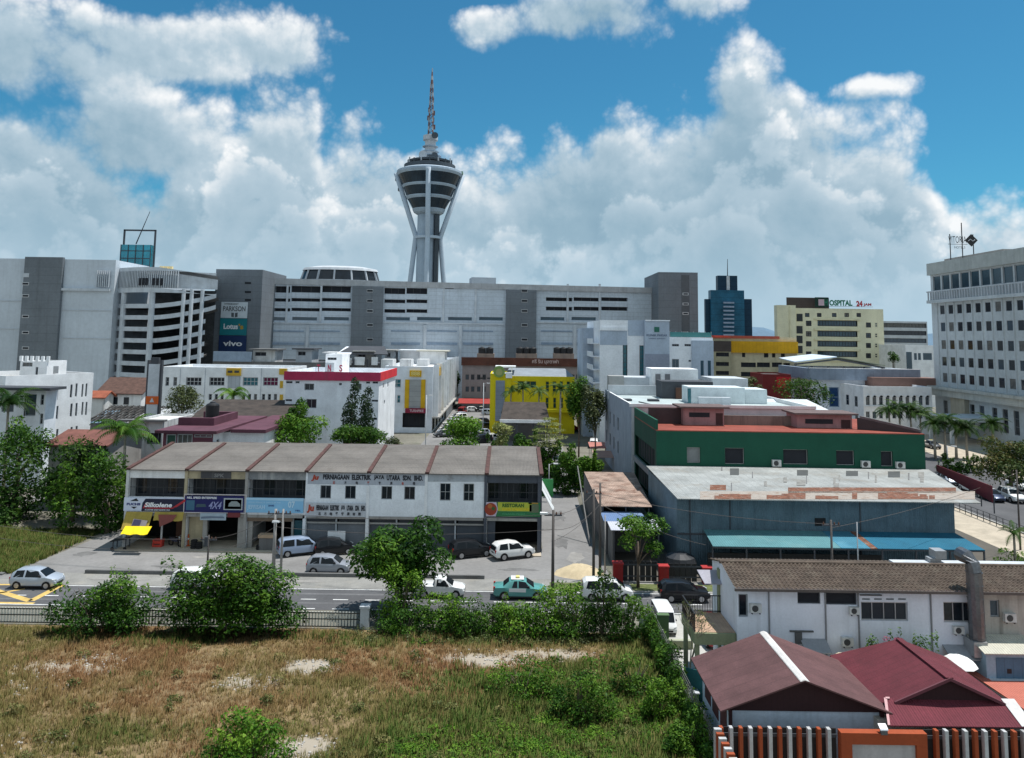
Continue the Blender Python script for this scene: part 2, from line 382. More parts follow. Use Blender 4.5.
# ------------------------------------------------------------------ windows and buildings
WIN = {}; WR = random.Random(12)
def window_meshes(w, h, nx, ny, fr, gl, ft):
    k = (round(w, 2), round(h, 2), nx, ny, fr.name, gl.name, ft)
    if k in WIN: return WIN[k]
    m = MB(); d0, d1 = -.02, .06
    m.box(0, ft, d0, d1, 0, h); m.box(w-ft, w, d0, d1, 0, h); m.box(ft, w-ft, d0, d1, 0, ft); m.box(ft, w-ft, d0, d1, h-ft, h)
    for i in range(1, nx):
        x = w*i/nx; m.box(x-ft/3, x+ft/3, d0+.01, d1, ft, h-ft)
    for j in range(1, ny):
        z = h*j/ny; m.box(ft, w-ft, d0+.015, d1, z-ft/3, z+ft/3)
    a = bpy.data.meshes.new('window'); a.from_pydata(m.v, [], m.f); a.materials.append(fr)
    p = bpy.data.meshes.new('pane'); p.from_pydata([(ft/2, .05, ft/2), (w-ft/2, .05, ft/2), (w-ft/2, .05, h-ft/2), (ft/2, .05, h-ft/2)], [], [(0, 1, 2, 3)]); p.materials.append(gl)
    WIN[k] = (a, p); return WIN[k]
class Bld:
    """box building in its own frame: x along the front, y into the depth, z up"""
    def __init__(s, name, label, cat, p0, w, d, h, yaw=0, z0=0, root=None, group=None):
        s.w, s.d, s.h = w, d, h
        s.Mw = Matrix.Translation((p0[0], p0[1], z0)) @ Matrix.Rotation(yaw, 4, 'Z'); s.inv = s.Mw.inverted()
        if root is None:
            s.root = thing(name, label, cat, (p0[0], p0[1], z0), yaw, group); s.root['_m'] = 0; del s.root['_m']
            s.loc = Matrix.Identity(4)
        else:
            s.root = root.root; s.loc = root.inv @ s.Mw
        s.holes = {'front': [], 'left': [], 'right': [], 'back': []}
    @staticmethod
    def px(name, label, cat, px0, px1, ytop, Y0, depth, Y1=None, pyb=None, **k):
        ym = pyb if pyb else ytop+20
        Y1 = Y0 if Y1 is None else Y1
        a = at(px0, ym, Y0); b = at(px1, ym, Y1)
        h = at(px0, ytop, Y0).z
        return Bld(name, label, cat, (a.x, a.y), math.hypot(b.x-a.x, b.y-a.y), depth, h-k.get('z0', 0), math.atan2(b.y-a.y, b.x-a.x), **k)
    def hit(s, px, py, axis, val):
        o = s.inv @ CAM; d = s.inv.to_3x3() @ ray(px, py); t = (val-o[axis])/d[axis]; return o+d*t
    def fr(s, px, py, y=0): p = s.hit(px, py, 1, y); return p.x, p.z
    def lf(s, px, py): p = s.hit(px, py, 0, 0); return s.d-p.y, p.z
    def rt(s, px, py): p = s.hit(px, py, 0, s.w); return p.y, p.z
    def tp(s, px, py, z): p = s.hit(px, py, 2, z); return p.x, p.y
    FACES = {'front': lambda s: ((0, 0, 0), (1, 0, 0), s.w, 0), 'left': lambda s: ((0, s.d, 0), (0, -1, 0), s.d, -math.pi/2),
             'right': lambda s: ((s.w, 0, 0), (0, 1, 0), s.d, math.pi/2), 'back': lambda s: ((s.w, s.d, 0), (-1, 0, 0), s.w, math.pi)}
    def uv(s, face, px, py): return {'front': s.fr, 'left': s.lf, 'right': s.rt}[face](px, py)
    def rect(s, face, x0, y0, x1, y1):
        ym = (y0+y1)/2; xm = (x0+x1)/2
        return (s.uv(face, x0, ym)[0], s.uv(face, xm, y1)[1], s.uv(face, x1, ym)[0], s.uv(face, xm, y0)[1])
    def hole(s, face, r): s.holes[face].append(r)
    def win(s, face, r, nx=1, ny=1, fr=None, gl=None, ft=.08, dep=.14, sub=True, label=None, name='window', pxr=True):
        if pxr: r = s.rect(face, *r)
        W_ = s.FACES[face](s)[2]
        u0 = max(r[0], .02); u1 = min(r[2], W_-.02); v0 = max(r[1], .02); v1 = min(r[3], s.h-.02)
        if u1-u0 < .1 or v1-v0 < .1: return None
        s.holes[face].append((u0, v0, u1, v1))
        if gl is None or gl is glass: gl = WR.choice((glass, glass, glass, M('dull_glass', (.035, .042, .05), r=.3, spec=.3), M('curtained_glass', (.12, .12, .115), r=.4, var=.4, sc=1.5), M('sky_glass', (.05, .075, .10), r=.1, spec=.5)))
        P0, U, Wd, rz = s.FACES[face](s)
        a, p = window_meshes(u1-u0-.01, v1-v0-.01, nx, ny, fr or alum, gl or glass, ft)
        U = Vector(U); N_ = U.cross(Vector((0, 0, 1)))
        pos = Vector(P0)+U*(u0+.005)+Vector((0, 0, v0+.005))-N_*(dep-.07)
        o = link(name, a, s.root, s.loc @ Matrix.Translation(pos) @ Matrix.Rotation(rz, 4, 'Z'))
        link('pane', p, o)
        if label: o['label'] = label
        s._dep = dep; return o
    def wins(s, face, rects, **k): return [s.win(face, r, **k) for r in rects]
    def walls(s, mat, fmat=None, roof=None, par=.6, dep=.14, rmat=None, thick=.25, z0=0):
        names = {'front': 'front_wall', 'left': 'side_wall', 'right': 'side_wall', 'back': 'back_wall'}
        fmat = fmat or {}
        for f in ('front', 'left', 'right', 'back'):
            P0, U, Wd, rz = s.FACES[f](s)
            mb = MB().holed(P0, U, (0, 0, 1), Wd, s.h, s.holes[f], dep, 0, 0)
            s.part(names[f], mb, fmat.get(f, mat))
        if roof:
            zt = s.h-par; m = MB(); t = thick
            m.poly([(t, t, zt), (s.w-t, t, zt), (s.w-t, s.d-t, zt), (t, s.d-t, zt)])
            o = [(0, 0), (s.w, 0), (s.w, s.d), (0, s.d)]; i = [(t, t), (s.w-t, t), (s.w-t, s.d-t), (t, s.d-t)]
            s.part('roof', m, roof)
            m = MB()
            for k in range(4):
                a, b = o[k], o[(k+1) % 4]; c, d = i[(k+1) % 4], i[k]
                m.poly([(*a, s.h), (*b, s.h), (*c, s.h), (*d, s.h)]); m.poly([(*d, s.h), (*c, s.h), (*c, zt), (*d, zt)])
            s.part('parapet', m, rmat or fmat.get('front', mat))
    def part(s, name, mb, mats, smooth=False, parent=None, label=None):
        o = mb.build(name, mats, parent or s.root, None if parent else s.loc, smooth)
        if label: o['label'] = label
        return o
    def band(s, face, x0, y0, x1, y1, mat, name='panel', proud=.05, label=None, pxr=True):
        """a flat panel standing proud of a face"""
        r = s.rect(face, x0, y0, x1, y1) if pxr else (x0, y0, x1, y1)
        P0, U, Wd, rz = s.FACES[face](s); U = Vector(U); N_ = U.cross(Vector((0, 0, 1))); P0 = Vector(P0)
        Z = Vector((0, 0, 1)); q = [P0+U*u+Z*v+N_*.003 for u, v in ((r[0], r[1]), (r[2], r[1]), (r[2], r[3]), (r[0], r[3]))]
        return s.part(name, MB().extr(q, N_*proud), mat, label=label)
    def world(s, p): return s.Mw @ Vector(p)

def air_con(loc, rz, label, sc=1.0, group='air conditioner units on walls'):
    """split air conditioner outdoor unit, local front towards -y"""
    t = thing('air_conditioner', label, 'air conditioner', loc, rz, group)
    w, h, d = .85*sc, .62*sc, .32*sc
    MB().box(-w/2, w/2, -d, 0, 0, h).build('casing', M('ac_casing', (.6, .6, .58), streak=.5), t)
    m = MB(); m.disc((-.08*sc, -d-.002, h/2), (0, -1, 0), .24*sc, .02, 16); m.build('fan_grille', M('ac_grille', (.06, .06, .06)), t)
    m = MB()
    for q in (-w/2+.08, w/2-.12): m.box(q, q+.04, -d, .0, -.08, -.003)
    m.build('bracket', black, t); return t
def water_tank(x, y, z, r, h, label, mat=None, group=None):
    t = thing('water_tank', label, 'water tank', (x, y, z), 0, group)
    MB().lathe([(r*.86, 0), (r, h*.1), (r, h*.9), (r*.9, h*.97), (r*.4, h*1.05)], 18).build('barrel', mat or black, t, smooth=False)
    MB().lathe([(r*.42, h*1.04), (r*.42, h*1.1), (.01, h*1.13)], 12).build('lid', darkgrey, t); return t

# ------------------------------------------------------------------ foliage
def leaves(name, P, Nn, S, T, mat, parent=None, aspect=.5, rng=None):
    n = len(P); rng = rng or np.random.default_rng(1)
    Nn = Nn/np.linalg.norm(Nn, axis=1, keepdims=True)
    r = rng.normal(size=(n, 3)); t = np.cross(Nn, r); t /= np.linalg.norm(t, axis=1, keepdims=True)+1e-9
    b = np.cross(Nn, t); s = S[:, None]
    V = np.stack([P-t*s*.5, P+b*s*aspect*.5-Nn*s*.06, P+t*s*.5-Nn*s*.12, P-b*s*aspect*.5-Nn*s*.06], 1).reshape(-1, 3)
    me = bpy.data.meshes.new(name); me.vertices.add(4*n); me.vertices.foreach_set('co', V.ravel().astype('f'))
    me.loops.add(4*n); me.loops.foreach_set('vertex_index', np.arange(4*n, dtype='i'))
    me.polygons.add(n); me.polygons.foreach_set('loop_start', np.arange(0, 4*n, 4, dtype='i'))
    a = me.attributes.new('tint', 'FLOAT', 'POINT'); a.data.foreach_set('value', np.repeat(np.clip(T, 0, 1), 4).astype('f'))
    me.materials.append(mat); me.update(); me.validate()
    return link(name, me, parent)
def canopy(name, blobs, n, size, mat, parent=None, seed=1, up=.5, droop=0, tv=.22):
    """blobs: rows of cx,cy,cz,rx,ry,rz,tint; leaves crowd near the outside of every blob"""
    rng = np.random.default_rng(seed); B = np.array(blobs, float)
    wgt = (B[:, 3]*B[:, 4]*B[:, 5])**(2/3); k = rng.choice(len(B), n, p=wgt/wgt.sum())
    d = rng.normal(size=(n, 3)); d /= np.linalg.norm(d, axis=1, keepdims=True)
    low = (d[:, 2] < -.35) & (rng.random(n) < .6); d[low, 2] *= -1
    rr = .45+.62*rng.random(n)**.6
    P = B[k, :3]+d*B[k, 3:6]*rr[:, None]
    Nn = d*.7+rng.normal(size=(n, 3))*.5+np.array([0, 0, up])
    if droop: Nn[:, 2] *= .3
    S = size*(.45+1.0*rng.random(n)**1.5); T = B[k, 6]+tv*rng.normal(size=n)
    ok = P[:, 2] > .03
    return leaves(name, P[ok], Nn[ok], S[ok], T[ok], mat, parent, rng=rng)
def crown_blobs(c, R, k, seed, rel=(.32, .55), squash=.8):
    rng = np.random.default_rng(seed); out = []
    for i in range(k):
        d = rng.normal(size=3); d /= np.linalg.norm(d); q = rng.uniform(.35, .80)
        r = rng.uniform(*rel)
        out.append([c[0]+d[0]*R[0]*q, c[1]+d[1]*R[1]*q, c[2]+d[2]*R[2]*q, R[0]*r, R[1]*r, R[2]*r*squash+.12*R[0]*r, rng.uniform(.15, .85)])
    return out
L_MID = LEAF('leaf_mid', (.012, .042, .005), (.040, .110, .010), (.115, .215, .022))
L_DARK = LEAF('leaf_dark', (.008, .028, .005), (.025, .068, .009), (.068, .13, .016))
L_BRIGHT = LEAF('leaf_bright', (.025, .08, .006), (.075, .175, .013), (.17, .29, .03))
L_OLIVE = LEAF('leaf_olive', (.035, .05, .018), (.085, .105, .04), (.15, .165, .065))
L_PALE = LEAF('leaf_pale', (.12, .16, .04), (.24, .27, .09), (.36, .37, .15))
L_PALM = LEAF('leaf_palm', (.02, .05, .012), (.055, .115, .02), (.16, .2, .05))
L_DRY = LEAF('leaf_dry', (.05, .05, .02), (.16, .12, .05), (.28, .21, .10))
L_BROWN = LEAF('leaf_brownish', (.018, .042, .010), (.060, .088, .02), (.15, .125, .04))
BARK = M('bark', (.13, .10, .075), sc=3, var=.35, bump=.4); BARKP = M('pale_bark', (.30, .27, .22), sc=3, var=.3)
def tree(label, x, y, c, R, nb, n, size, mat, seed, name='tree', trunk=.18, group=None, bark=None, limbs=5, extra=None, rel=(.32, .55), up=.5, base=0, tv=.22, hang=.0):
    """c: crown centre height, R: crown radii; trunk with limbs reaching into the clumps"""
    t = thing(name, label, 'tree', (x, y, base), 0, group)
    bl = crown_blobs((0, 0, c-base), R, nb, seed, rel)
    if extra: bl += extra
    canopy('crown', bl, n, size, mat, t, seed, up, tv=tv)
    m = MB(); top = c-base-R[2]*.15; lean = random.Random(seed).uniform(-.04, .04)*top
    m.tube([(0, 0, -.05), (lean*.4, 0, top*.4), (lean, 0, top)], [trunk, trunk*.75, trunk*.4], 8)
    for b in sorted(bl, key=lambda q: -q[3])[:limbs]:
        m.tube([(lean*.5, 0, top*.5), ((b[0]+lean)*.5, b[1]*.5, (top*.6+b[2])*.5), (b[0], b[1], b[2])], [trunk*.5, trunk*.3, trunk*.1], 6)
    m.build('trunk', bark or BARK, t, smooth=True); return t
def tree_px(label, px0, px1, py0, py1, Y, nb, n, size, mat, seed, depth=1.0, **k):
    c = at((px0+px1)/2, (py0+py1)/2, Y); rx = (px1-px0)/2*Y/F; rz = (py1-py0)/2*Y/F
    return tree(label, c.x, Y, c.z, (rx, rx*depth, rz), nb, n, size, mat, seed, **k)
def bush(label, x, y, R, nb, n, size, mat, seed, name='bush', group=None, z=0, up=.5, extra=None, cat='bush'):
    t = thing(name, label, cat, (x, y, 0), 0, group)
    bl = crown_blobs((0, 0, R[2]*.55+z), (R[0], R[1], R[2]*.62), nb, seed, (.28, .5))
    rs_ = random.Random(seed+500); bl += [[R[0]*.75*math.cos(a), R[1]*.75*math.sin(a), R[2]*.24+z, R[0]*.36, R[1]*.36, R[2]*.26, rs_.uniform(.1, .6)] for a in (0.2, 1.3, 2.4, 3.5, 4.6, 5.7)]
    for q in range(5): a = rs_.uniform(0, 6.28); k_ = rs_.uniform(.55, 1.05); bl.append([R[0]*k_*math.cos(a), R[1]*k_*math.sin(a), R[2]*rs_.uniform(.6, 1.05)+z, R[0]*rs_.uniform(.08, .2), R[1]*.16, R[2]*rs_.uniform(.14, .26), rs_.uniform(.5, 1)])
    if extra: bl += extra
    canopy('foliage', bl, n, size, mat, t, seed, up)
    m = MB(); rr = random.Random(seed)
    for i in range(6):
        a = rr.uniform(0, 6.28); q = rr.uniform(.3, .75)
        m.tube([(math.cos(a)*.15, math.sin(a)*.15, -.05), (math.cos(a)*R[0]*q*.5, math.sin(a)*R[1]*q*.5, R[2]*.5), (math.cos(a)*R[0]*q, math.sin(a)*R[1]*q, R[2]*.85)], [.05, .035, .012], 5)
    m.build('stem', BARK, t); return t
def palm(label, x, y, h, fl, nf, seed, mat=None, name='palm_tree', trunk=.16, group=None, droop=1.0, tw=.0, lw=.10):
    rr = random.Random(seed); t = thing(name, label, 'palm tree', (x, y, 0), 0, group)
    m = MB(); lx = rr.uniform(-.03, .03)*h
    m.tube([(0, 0, -.05), (lx*.3, 0, h*.4), (lx, 0, h)], [trunk*1.2, trunk, trunk*.75], 8); m.build('trunk', BARKP, t, smooth=True)
    P = []; Q = []; tn = []
    V = []; Fc = []; T = []
    for i in range(nf):
        a = 2*math.pi*i/nf*1.0+rr.uniform(-.25, .25)+(i % 2)*.3; e0 = rr.uniform(.15, 1.25); L_ = fl*rr.uniform(.8, 1.1)
        p = Vector((lx, 0, h)); d = Vector((math.cos(a)*math.cos(e0), math.sin(a)*math.cos(e0), math.sin(e0)))
        sd = Vector((-math.sin(a), math.cos(a), 0)); tt = rr.uniform(.1, .9); k = 9
        for j in range(k):
            q = p+d*(L_/k); d = (d+Vector((0, 0, -.24*droop))).normalized()
            wd = L_*.22*math.sin(math.pi*min(.95, .16+j/k*.9)**.8)
            for sg in (-1, 1):
                for h_ in range(2):
                    b0 = p.lerp(q, h_*.5); b1 = p.lerp(q, h_*.5+.42)
                    tip = b0.lerp(b1, .9)+sd*sg*wd+Vector((0, 0, -wd*.45*droop))+d*wd*.35
                    o = len(V); V += [b0, b1, tip]; Fc.append((o, o+1, o+2)); T += [tt]*3
            o = len(V); u = sd*.03; V += [p-u, p+u, q+u, q-u]; Fc.append((o, o+1, o+2, o+3)); T += [tt]*4
            p = q
    me = bpy.data.meshes.new('crown'); me.from_pydata([tuple(v) for v in V], [], Fc)
    at_ = me.attributes.new('tint', 'FLOAT', 'POINT'); at_.data.foreach_set('value', T); me.materials.append(mat or L_PALM)
    link('crown', me, t); return t

# ------------------------------------------------------------------ cars
TYRE = M('tyre_rubber', (.015, .015, .016), r=.9, var=.1); RIM = M('alloy_rim', (.45, .45, .46), r=.35, metal=.7)
CGL = M('car_glass', (.010, .013, .016), r=.12, var=.1, fine=0, spec=.2); HL = M('headlamp_glass', (.6, .62, .62), r=.15, var=.05); TL = M('tail_lamp', (.35, .01, .01), r=.2)
PLATE = M('number_plate', (.02, .02, .02)); TRIM = M('black_trim', (.02, .02, .022), r=.6)
def paint(name, c, met=.3): return M('car_paint_'+name, c, r=.34, var=.04, fine=0, metal=met, coat=.45)
P_SIL = paint('silver', (.42, .47, .54)); P_BLUE = paint('light_blue', (.32, .40, .54)); P_BLACK = paint('black', (.012, .013, .016)); P_GREY = paint('grey', (.30, .32, .36))
P_WHITE = paint('white', (.74, .74, .73), 0); P_RED = paint('red', (.28, .02, .02)); P_TEAL = paint('teal', (.10, .31, .29), .1); P_DKGREY = paint('dark_grey', (.07, .075, .085)); P_NAVY = paint('navy', (.03, .045, .09))
# stations: x, sill z, belt z, top z, belt half width, top half width
SHAPES = {
 'hatchback': dict(L=3.75, w=.83, wb=(-1.18, 1.2), r=.30, st=[(-1.86, .36, .78, .86, .74, .62), (-1.72, .24, .90, 1.22, .81, .60), (-1.35, .22, .94, 1.46, .83, .58), (-.2, .20, .93, 1.51, .84, .60), (.42, .20, .92, 1.40, .84, .56), (1.08, .20, .92, .97, .83, .72), (1.62, .22, .80, .82, .79, .66), (1.86, .32, .58, .62, .70, .55)]),
 'sedan': dict(L=4.3, w=.86, wb=(-1.28, 1.35), r=.31, st=[(-2.15, .36, .82, .84, .74, .64), (-2.0, .26, .90, .93, .82, .68), (-1.35, .22, .93, 1.0, .85, .66), (-.85, .21, .93, 1.40, .86, .58), (-.1, .2, .92, 1.46, .86, .60), (.45, .2, .91, 1.36, .86, .57), (1.10, .2, .89, .94, .85, .74), (1.85, .24, .78, .80, .80, .66), (2.13, .34, .58, .62, .70, .55)]),
 'suv': dict(L=4.45, w=.92, wb=(-1.33, 1.35), r=.36, st=[(-2.22, .45, .92, .98, .82, .70), (-2.05, .32, 1.03, 1.40, .89, .68), (-1.7, .30, 1.06, 1.64, .91, .68), (-.3, .28, 1.04, 1.70, .92, .70), (.42, .28, 1.03, 1.58, .92, .66), (1.12, .28, 1.02, 1.09, .91, .80), (1.95, .32, .93, .95, .86, .72), (2.2, .42, .68, .72, .76, .6)]),
 'mpv': dict(L=4.2, w=.84, wb=(-1.32, 1.4), r=.31, st=[(-2.1, .38, .88, .96, .78, .66), (-2.0, .26, .96, 1.40, .83, .64), (-1.75, .24, .98, 1.58, .84, .64), (0, .22, .96, 1.62, .85, .66), (.75, .22, .94, 1.48, .85, .62), (1.42, .22, .93, .99, .84, .72), (1.86, .24, .80, .82, .80, .66), (2.08, .34, .6, .64, .72, .56)]),
 'van': dict(L=4.3, w=.82, wb=(-1.3, 1.35), r=.31, st=[(-2.12, .40, .95, 1.55, .80, .70), (-2.05, .3, 1.0, 1.82, .82, .74), (-1.8, .28, 1.02, 1.88, .83, .75), (.6, .26, 1.02, 1.9, .83, .75), (1.15, .26, 1.0, 1.78, .83, .72), (1.72, .26, .98, 1.06, .82, .74), (2.0, .28, .82, .86, .80, .7), (2.12, .36, .62, .66, .76, .64)]),
 'pickup': dict(L=4.1, w=.80, wb=(-1.25, 1.3), r=.31, st=[(-2.0, .36, .86, .88, .78, .7), (-1.9, .28, .90, .92, .80, .72), (-.45, .24, .92, .96, .81, .70), (-.38, .24, .92, 1.44, .81, .58), (.1, .22, .92, 1.48, .81, .6), (.45, .22, .91, 1.38, .81, .58), (1.05, .22, .9, .95, .81, .7), (1.75, .24, .78, .8, .78, .64), (2.0, .34, .58, .62, .7, .55)]),
}
PROTO = {}
def car_proto(kind):
    S = SHAPES[kind]; st = S['st']
    t = thing('parked_car', 'car', 'car')
    def ring(q):
        x, zs, zb, zt, wb, wt = q; zm = zs+(zb-zs)*.55; tap = wb/S['w']
        return [(wb*.90, zs), (wb*1.0, zs+.10), (wb*1.025, zm), (wb*.985, zb), (wt, zt-.035), (wt*.82, zt+.01), (0, zt+.03)]
    m = MB(); vs = []; n = 13
    for q in st:
        r = ring(q); full = [(-a, z) for a, z in r]+[(a, z) for a, z in reversed(r[:-1])]
        vs += [(q[0], y, z) for y, z in full]
    fs = []
    for i in range(len(st)-1):
        for j in range(n-1): fs.append((i*n+j, i*n+j+1, (i+1)*n+j+1, (i+1)*n+j))
        fs.append((i*n+n-1, i*n, (i+1)*n, (i+1)*n+n-1))
    fs += [tuple(range(n-1, -1, -1)), tuple(range((len(st)-1)*n, len(st)*n))]
    m.add(vs, fs); b = m.build('body', P_WHITE, t, smooth=True); b.material_slots[0].link = 'OBJECT'; b.material_slots[0].material = P_WHITE
    b.data.set_sharp_from_angle(angle=rad(28))
    # glass
    cab = [i for i in range(len(st)) if st[i][3]-st[i][2] > .3]; i0, i1 = cab[0], cab[-1]
    def pane(pts, k=.10, off=.012, name='window'):
        pts = [Vector(p) for p in pts]; c = sum(pts, Vector())/len(pts); nn = (pts[1]-pts[0]).cross(pts[2]-pts[1]).normalized()
        if nn.dot(c-Vector((0, 0, .7))) < 0: nn = -nn
        MB().extr([p+(c-p)*k+nn*off for p in pts], -nn*.008).build(name, CGL, t)
    def pt(i, j, sg):
        a, z = ring(st[i])[j]; return Vector((st[i][0], a*sg, z))
    for sg in (-1, 1):
        ids = list(range(i0, i1+1)); mid = (st[i0][0]+st[i1][0])/2
        low = [pt(i, 3, sg) for i in ids]; up = [pt(i, 4, sg) for i in ids]
        fl = pt(i1+1, 3, sg) if kind != 'x' else low[-1]
        def lerp_at(line, x):
            for a, c in zip(line, line[1:]):
                if a.x <= x <= c.x: return a.lerp(c, (x-a.x)/(c.x-a.x))
            return line[-1] if x > line[-1].x else line[0]
        x0 = st[i0][0]+.10; x1 = st[i1][0]
        lowf = low+[fl]
        xa = x1+(fl.x-x1)*.62
        if kind == 'pickup':
            pane([lerp_at(lowf, x0), lerp_at(lowf, xa), lerp_at(up, x1-.02), lerp_at(up, x0+.05)], .06, .014)
        else:
            pane([lerp_at(lowf, x0+.05), lerp_at(lowf, mid-.03), lerp_at(up, mid-.03), lerp_at(up, x0+.25)], .07, .014)
            pane([lerp_at(lowf, mid+.05), lerp_at(lowf, xa), lerp_at(up, x1-.03), lerp_at(up, mid+.05)], .07, .014)
        m = MB(); m.box(xa-.28, xa-.12, sg*(S['w']+.02)-.08+.0*sg, sg*(S['w']+.02)+.08, .98*(st[i1][2]/.92), .98*(st[i1][2]/.92)+.13); m.build('mirror', TRIM, t)
        a, z = .70*S['w'], st[-2][2]-.06
        MB().extr([(st[-2][0]+.0, sg*S['w']*.97, z), (st[-1][0]-.04, sg*S['w']*.62, z-.14), (st[-1][0]-.03, sg*S['w']*.62, z-.02), (st[-2][0]-.05, sg*S['w']*.95, z+.07)], (.05, 0, .02)).build('headlight', HL, t)
        MB().box(st[0][0]-.012, st[0][0]+.14, sg*S['w']*.78-.10, sg*S['w']*.78+.10, st[0][2]-.16, st[0][2]+.14).build('tail_light', TL, t)
        for wx in S['wb']:
            m = MB(); m.disc((wx, sg*(S['w']-.17), S['r']), (0, sg, 0), S['r'], .20, 18); w_ = m.build('wheel', TYRE, t)
            m = MB(); m.disc((wx, sg*(S['w']+.03), S['r']), (0, sg, 0), S['r']*.64, .012, 14); m.build('rim', RIM, w_)
            m = MB(); pts = [(wx+math.cos(a_)*S['r']*1.18, sg*(S['w']*1.012), S['r']+math.sin(a_)*S['r']*1.18) for a_ in np.linspace(-.35, math.pi+.35, 14)]
            m.extr(pts, (0, sg*.012, 0)); m.build('wheel_arch', TRIM, t)
    pane([pt(i1, 4, -1), pt(i1, 4, 1), pt(i1+1, 4, 1), pt(i1+1, 4, -1)], .09, .07, 'windscreen')
    pane([pt(i0, 4, -1), pt(i0, 4, 1), pt(i0-1, 4, 1) if i0 else Vector((st[0][0]-.02, .6, .98)), pt(i0-1, 4, -1) if i0 else Vector((st[0][0]-.02, -.6, .98))], .10, .06, 'rear_window')
    MB().box(st[-1][0]-.06, st[-1][0]+.02, -.45, .45, st[-1][1]+.02, st[-1][1]+.16).build('grille', TRIM, t)
    for sg in (-1, 1): MB().box(S['wb'][0]+S['r']*1.2, S['wb'][1]-S['r']*1.2, sg*S['w']-.02, sg*S['w']+.02, .20, .30).build('sill_trim', TRIM, t)
    MB().box(st[0][0]-.02, st[0][0]+.05, -.26, .26, st[0][2]-.24, st[0][2]-.12).build('number_plate', PLATE, t)
    return t
USED = set()
def car(kind, pnt, x, y, rz, label, group=None, name='parked_car', cat='car', z=.02, s=1.0):
    if kind not in PROTO: PROTO[kind] = car_proto(kind)
    o = PROTO[kind] if kind not in USED else dup(PROTO[kind]); USED.add(kind)
    if o is not PROTO[kind] or True:
        o.name = name; o['label'] = label; o['category'] = cat
        if 'group' in o: del o['group']
        if group: o['group'] = group
        o.location = (x, y, z); o.rotation_euler = (0, 0, rad(rz)); o.scale = (s, s, s)
        for c in o.children:
            if c.name.startswith('body'): c.material_slots[0].link = 'OBJECT'; c.material_slots[0].material = pnt
    return o
def car_px(kind, pnt, px, py, rz, label, **k):
    p = G(px, py); return car(kind, pnt, p.x, p.y, rz, label, **k)
# ------------------------------------------------------------------ ground, roads, field
asphalt = M('asphalt', (.092, .092, .096), r=.9, var=.18, sc=.25, stain=.25, scol=(.05, .05, .05), bump=.2)
asphold = M('worn_asphalt', (.205, .20, .195), r=.92, var=.16, sc=.2, stain=.45, scol=(.12, .115, .11), bump=.2)
shoulder = M('dusty_shoulder', (.23, .225, .21), r=.95, var=.2, sc=.5, stain=.4, scol=(.33, .30, .25))
pave = M('beige_pavement', (.43, .37, .29), r=.9, var=.18, sc=.6, stain=.4, scol=(.25, .22, .17))
soil = M('city_ground', (.17, .16, .13), r=.95, var=.3, sc=.15, stain=.5, scol=(.07, .085, .04))
linewhite = M('white_road_paint', (.68, .68, .66), var=.2, sc=2, stain=.35, scol=(.25, .25, .25)); lineyel = M('yellow_road_paint', (.55, .38, .12), var=.2, sc=2, stain=.3, scol=(.3, .25, .15))
def sheet(name, pts, z, mat):
    return struct(name, MB().poly([(x, y, z) for x, y in pts]), mat)
def rectp(x0, x1, y0, y1): return [(x0, y0), (x1, y0), (x1, y1), (x0, y1)]
sheet('ground', rectp(-3000, 3000, -60, 6000), 0, soil)
RY0, RY1 = 60.3, 65.0
sheet('main_road', rectp(-160, 120, RY0, RY1+.25), .012, asphalt)
sheet('road_shoulder', rectp(-160, 56, RY1+.25, 68.4), .008, shoulder)
sheet('shop_forecourt', [(-38.5, 68.4), (9, 68.4), (9, 78), (-39.5, 78)], .010, asphold)
sheet('side_street', [(-44.5, 66.5), (-38.5, 66.5), (-38.5, 68.4), (-38.5, 78), (-38.5, 110), (-42.5, 110), (-41.5, 82), (-42.5, 72)], .014, asphold)
sheet('alley', [(3.4, 68.4), (8.6, 68.4), (8.9, 98), (10.5, 160), (3.6, 160), (3.5, 98)], .014, asphold)
sheet('back_lane', rectp(-60, 3.5, 95.5, 101), .012, asphold)
sheet('car_park', [(-17, 101), (3.55, 101), (3.65, 160), (12, 160), (10, 225), (-17, 225)], .016, asphold)
sheet('boulevard', rectp(57.2, 79, RY1+.25, 420), .012, asphalt)
sheet('pavement', rectp(50.5, 57.0, 69, 130), .010, pave)
sheet('hotel_forecourt', rectp(79, 101, 66, 200), .010, pave)
m = MB(); m.box(56.9, 57.15, 70, 200, 0, .14); m.box(78.9, 79.1, 70, 200, 0, .14); struct('boulevard_kerb', m, concrete)
m = MB()
for k in range(30): m.box(67.9, 68.1, 70+k*7, 73+k*7, .0162, .0166)
struct('boulevard_lane_marking', m, linewhite)
m = MB(); m.box(-160, 57, RY1-.02, RY1+.10, .0162, .0166)
k = -75.0
while k < 60:
    m.box(k, k+1.2, 62.55, 62.68, .0162, .0166); k += 2.55
m.box(-160, -30, 60.55, 60.66, .0162, .0166)
k = -29.0
while k < 60: m.box(k, k+1.3, 60.5, 60.62, .0162, .0166); k += 2.6
struct('lane_marking', m, linewhite)
m = MB()
def strip(m, a, b, w, z0=.0168, z1=.0172):
    a = Vector((a[0], a[1], 0)); b = Vector((b[0], b[1], 0)); d = (b-a).normalized(); u = Vector((-d.y, d.x, 0))*w/2
    q = [a-u, b-u, b+u, a+u]; m.extr([(p.x, p.y, z0) for p in q], (0, 0, z1-z0))
for a, b, w in (((62, 585), (31, 601), .55), ((-6, 590), (30, 601), .55), ((-30, 602.5), (34, 603.5), .35), ((-20, 584.6), (12, 584.8), .30), ((-6, 594), (25, 589), .3)):
    strip(m, G(*a), G(*b), w)
struct('yellow_box_marking', m, lineyel)
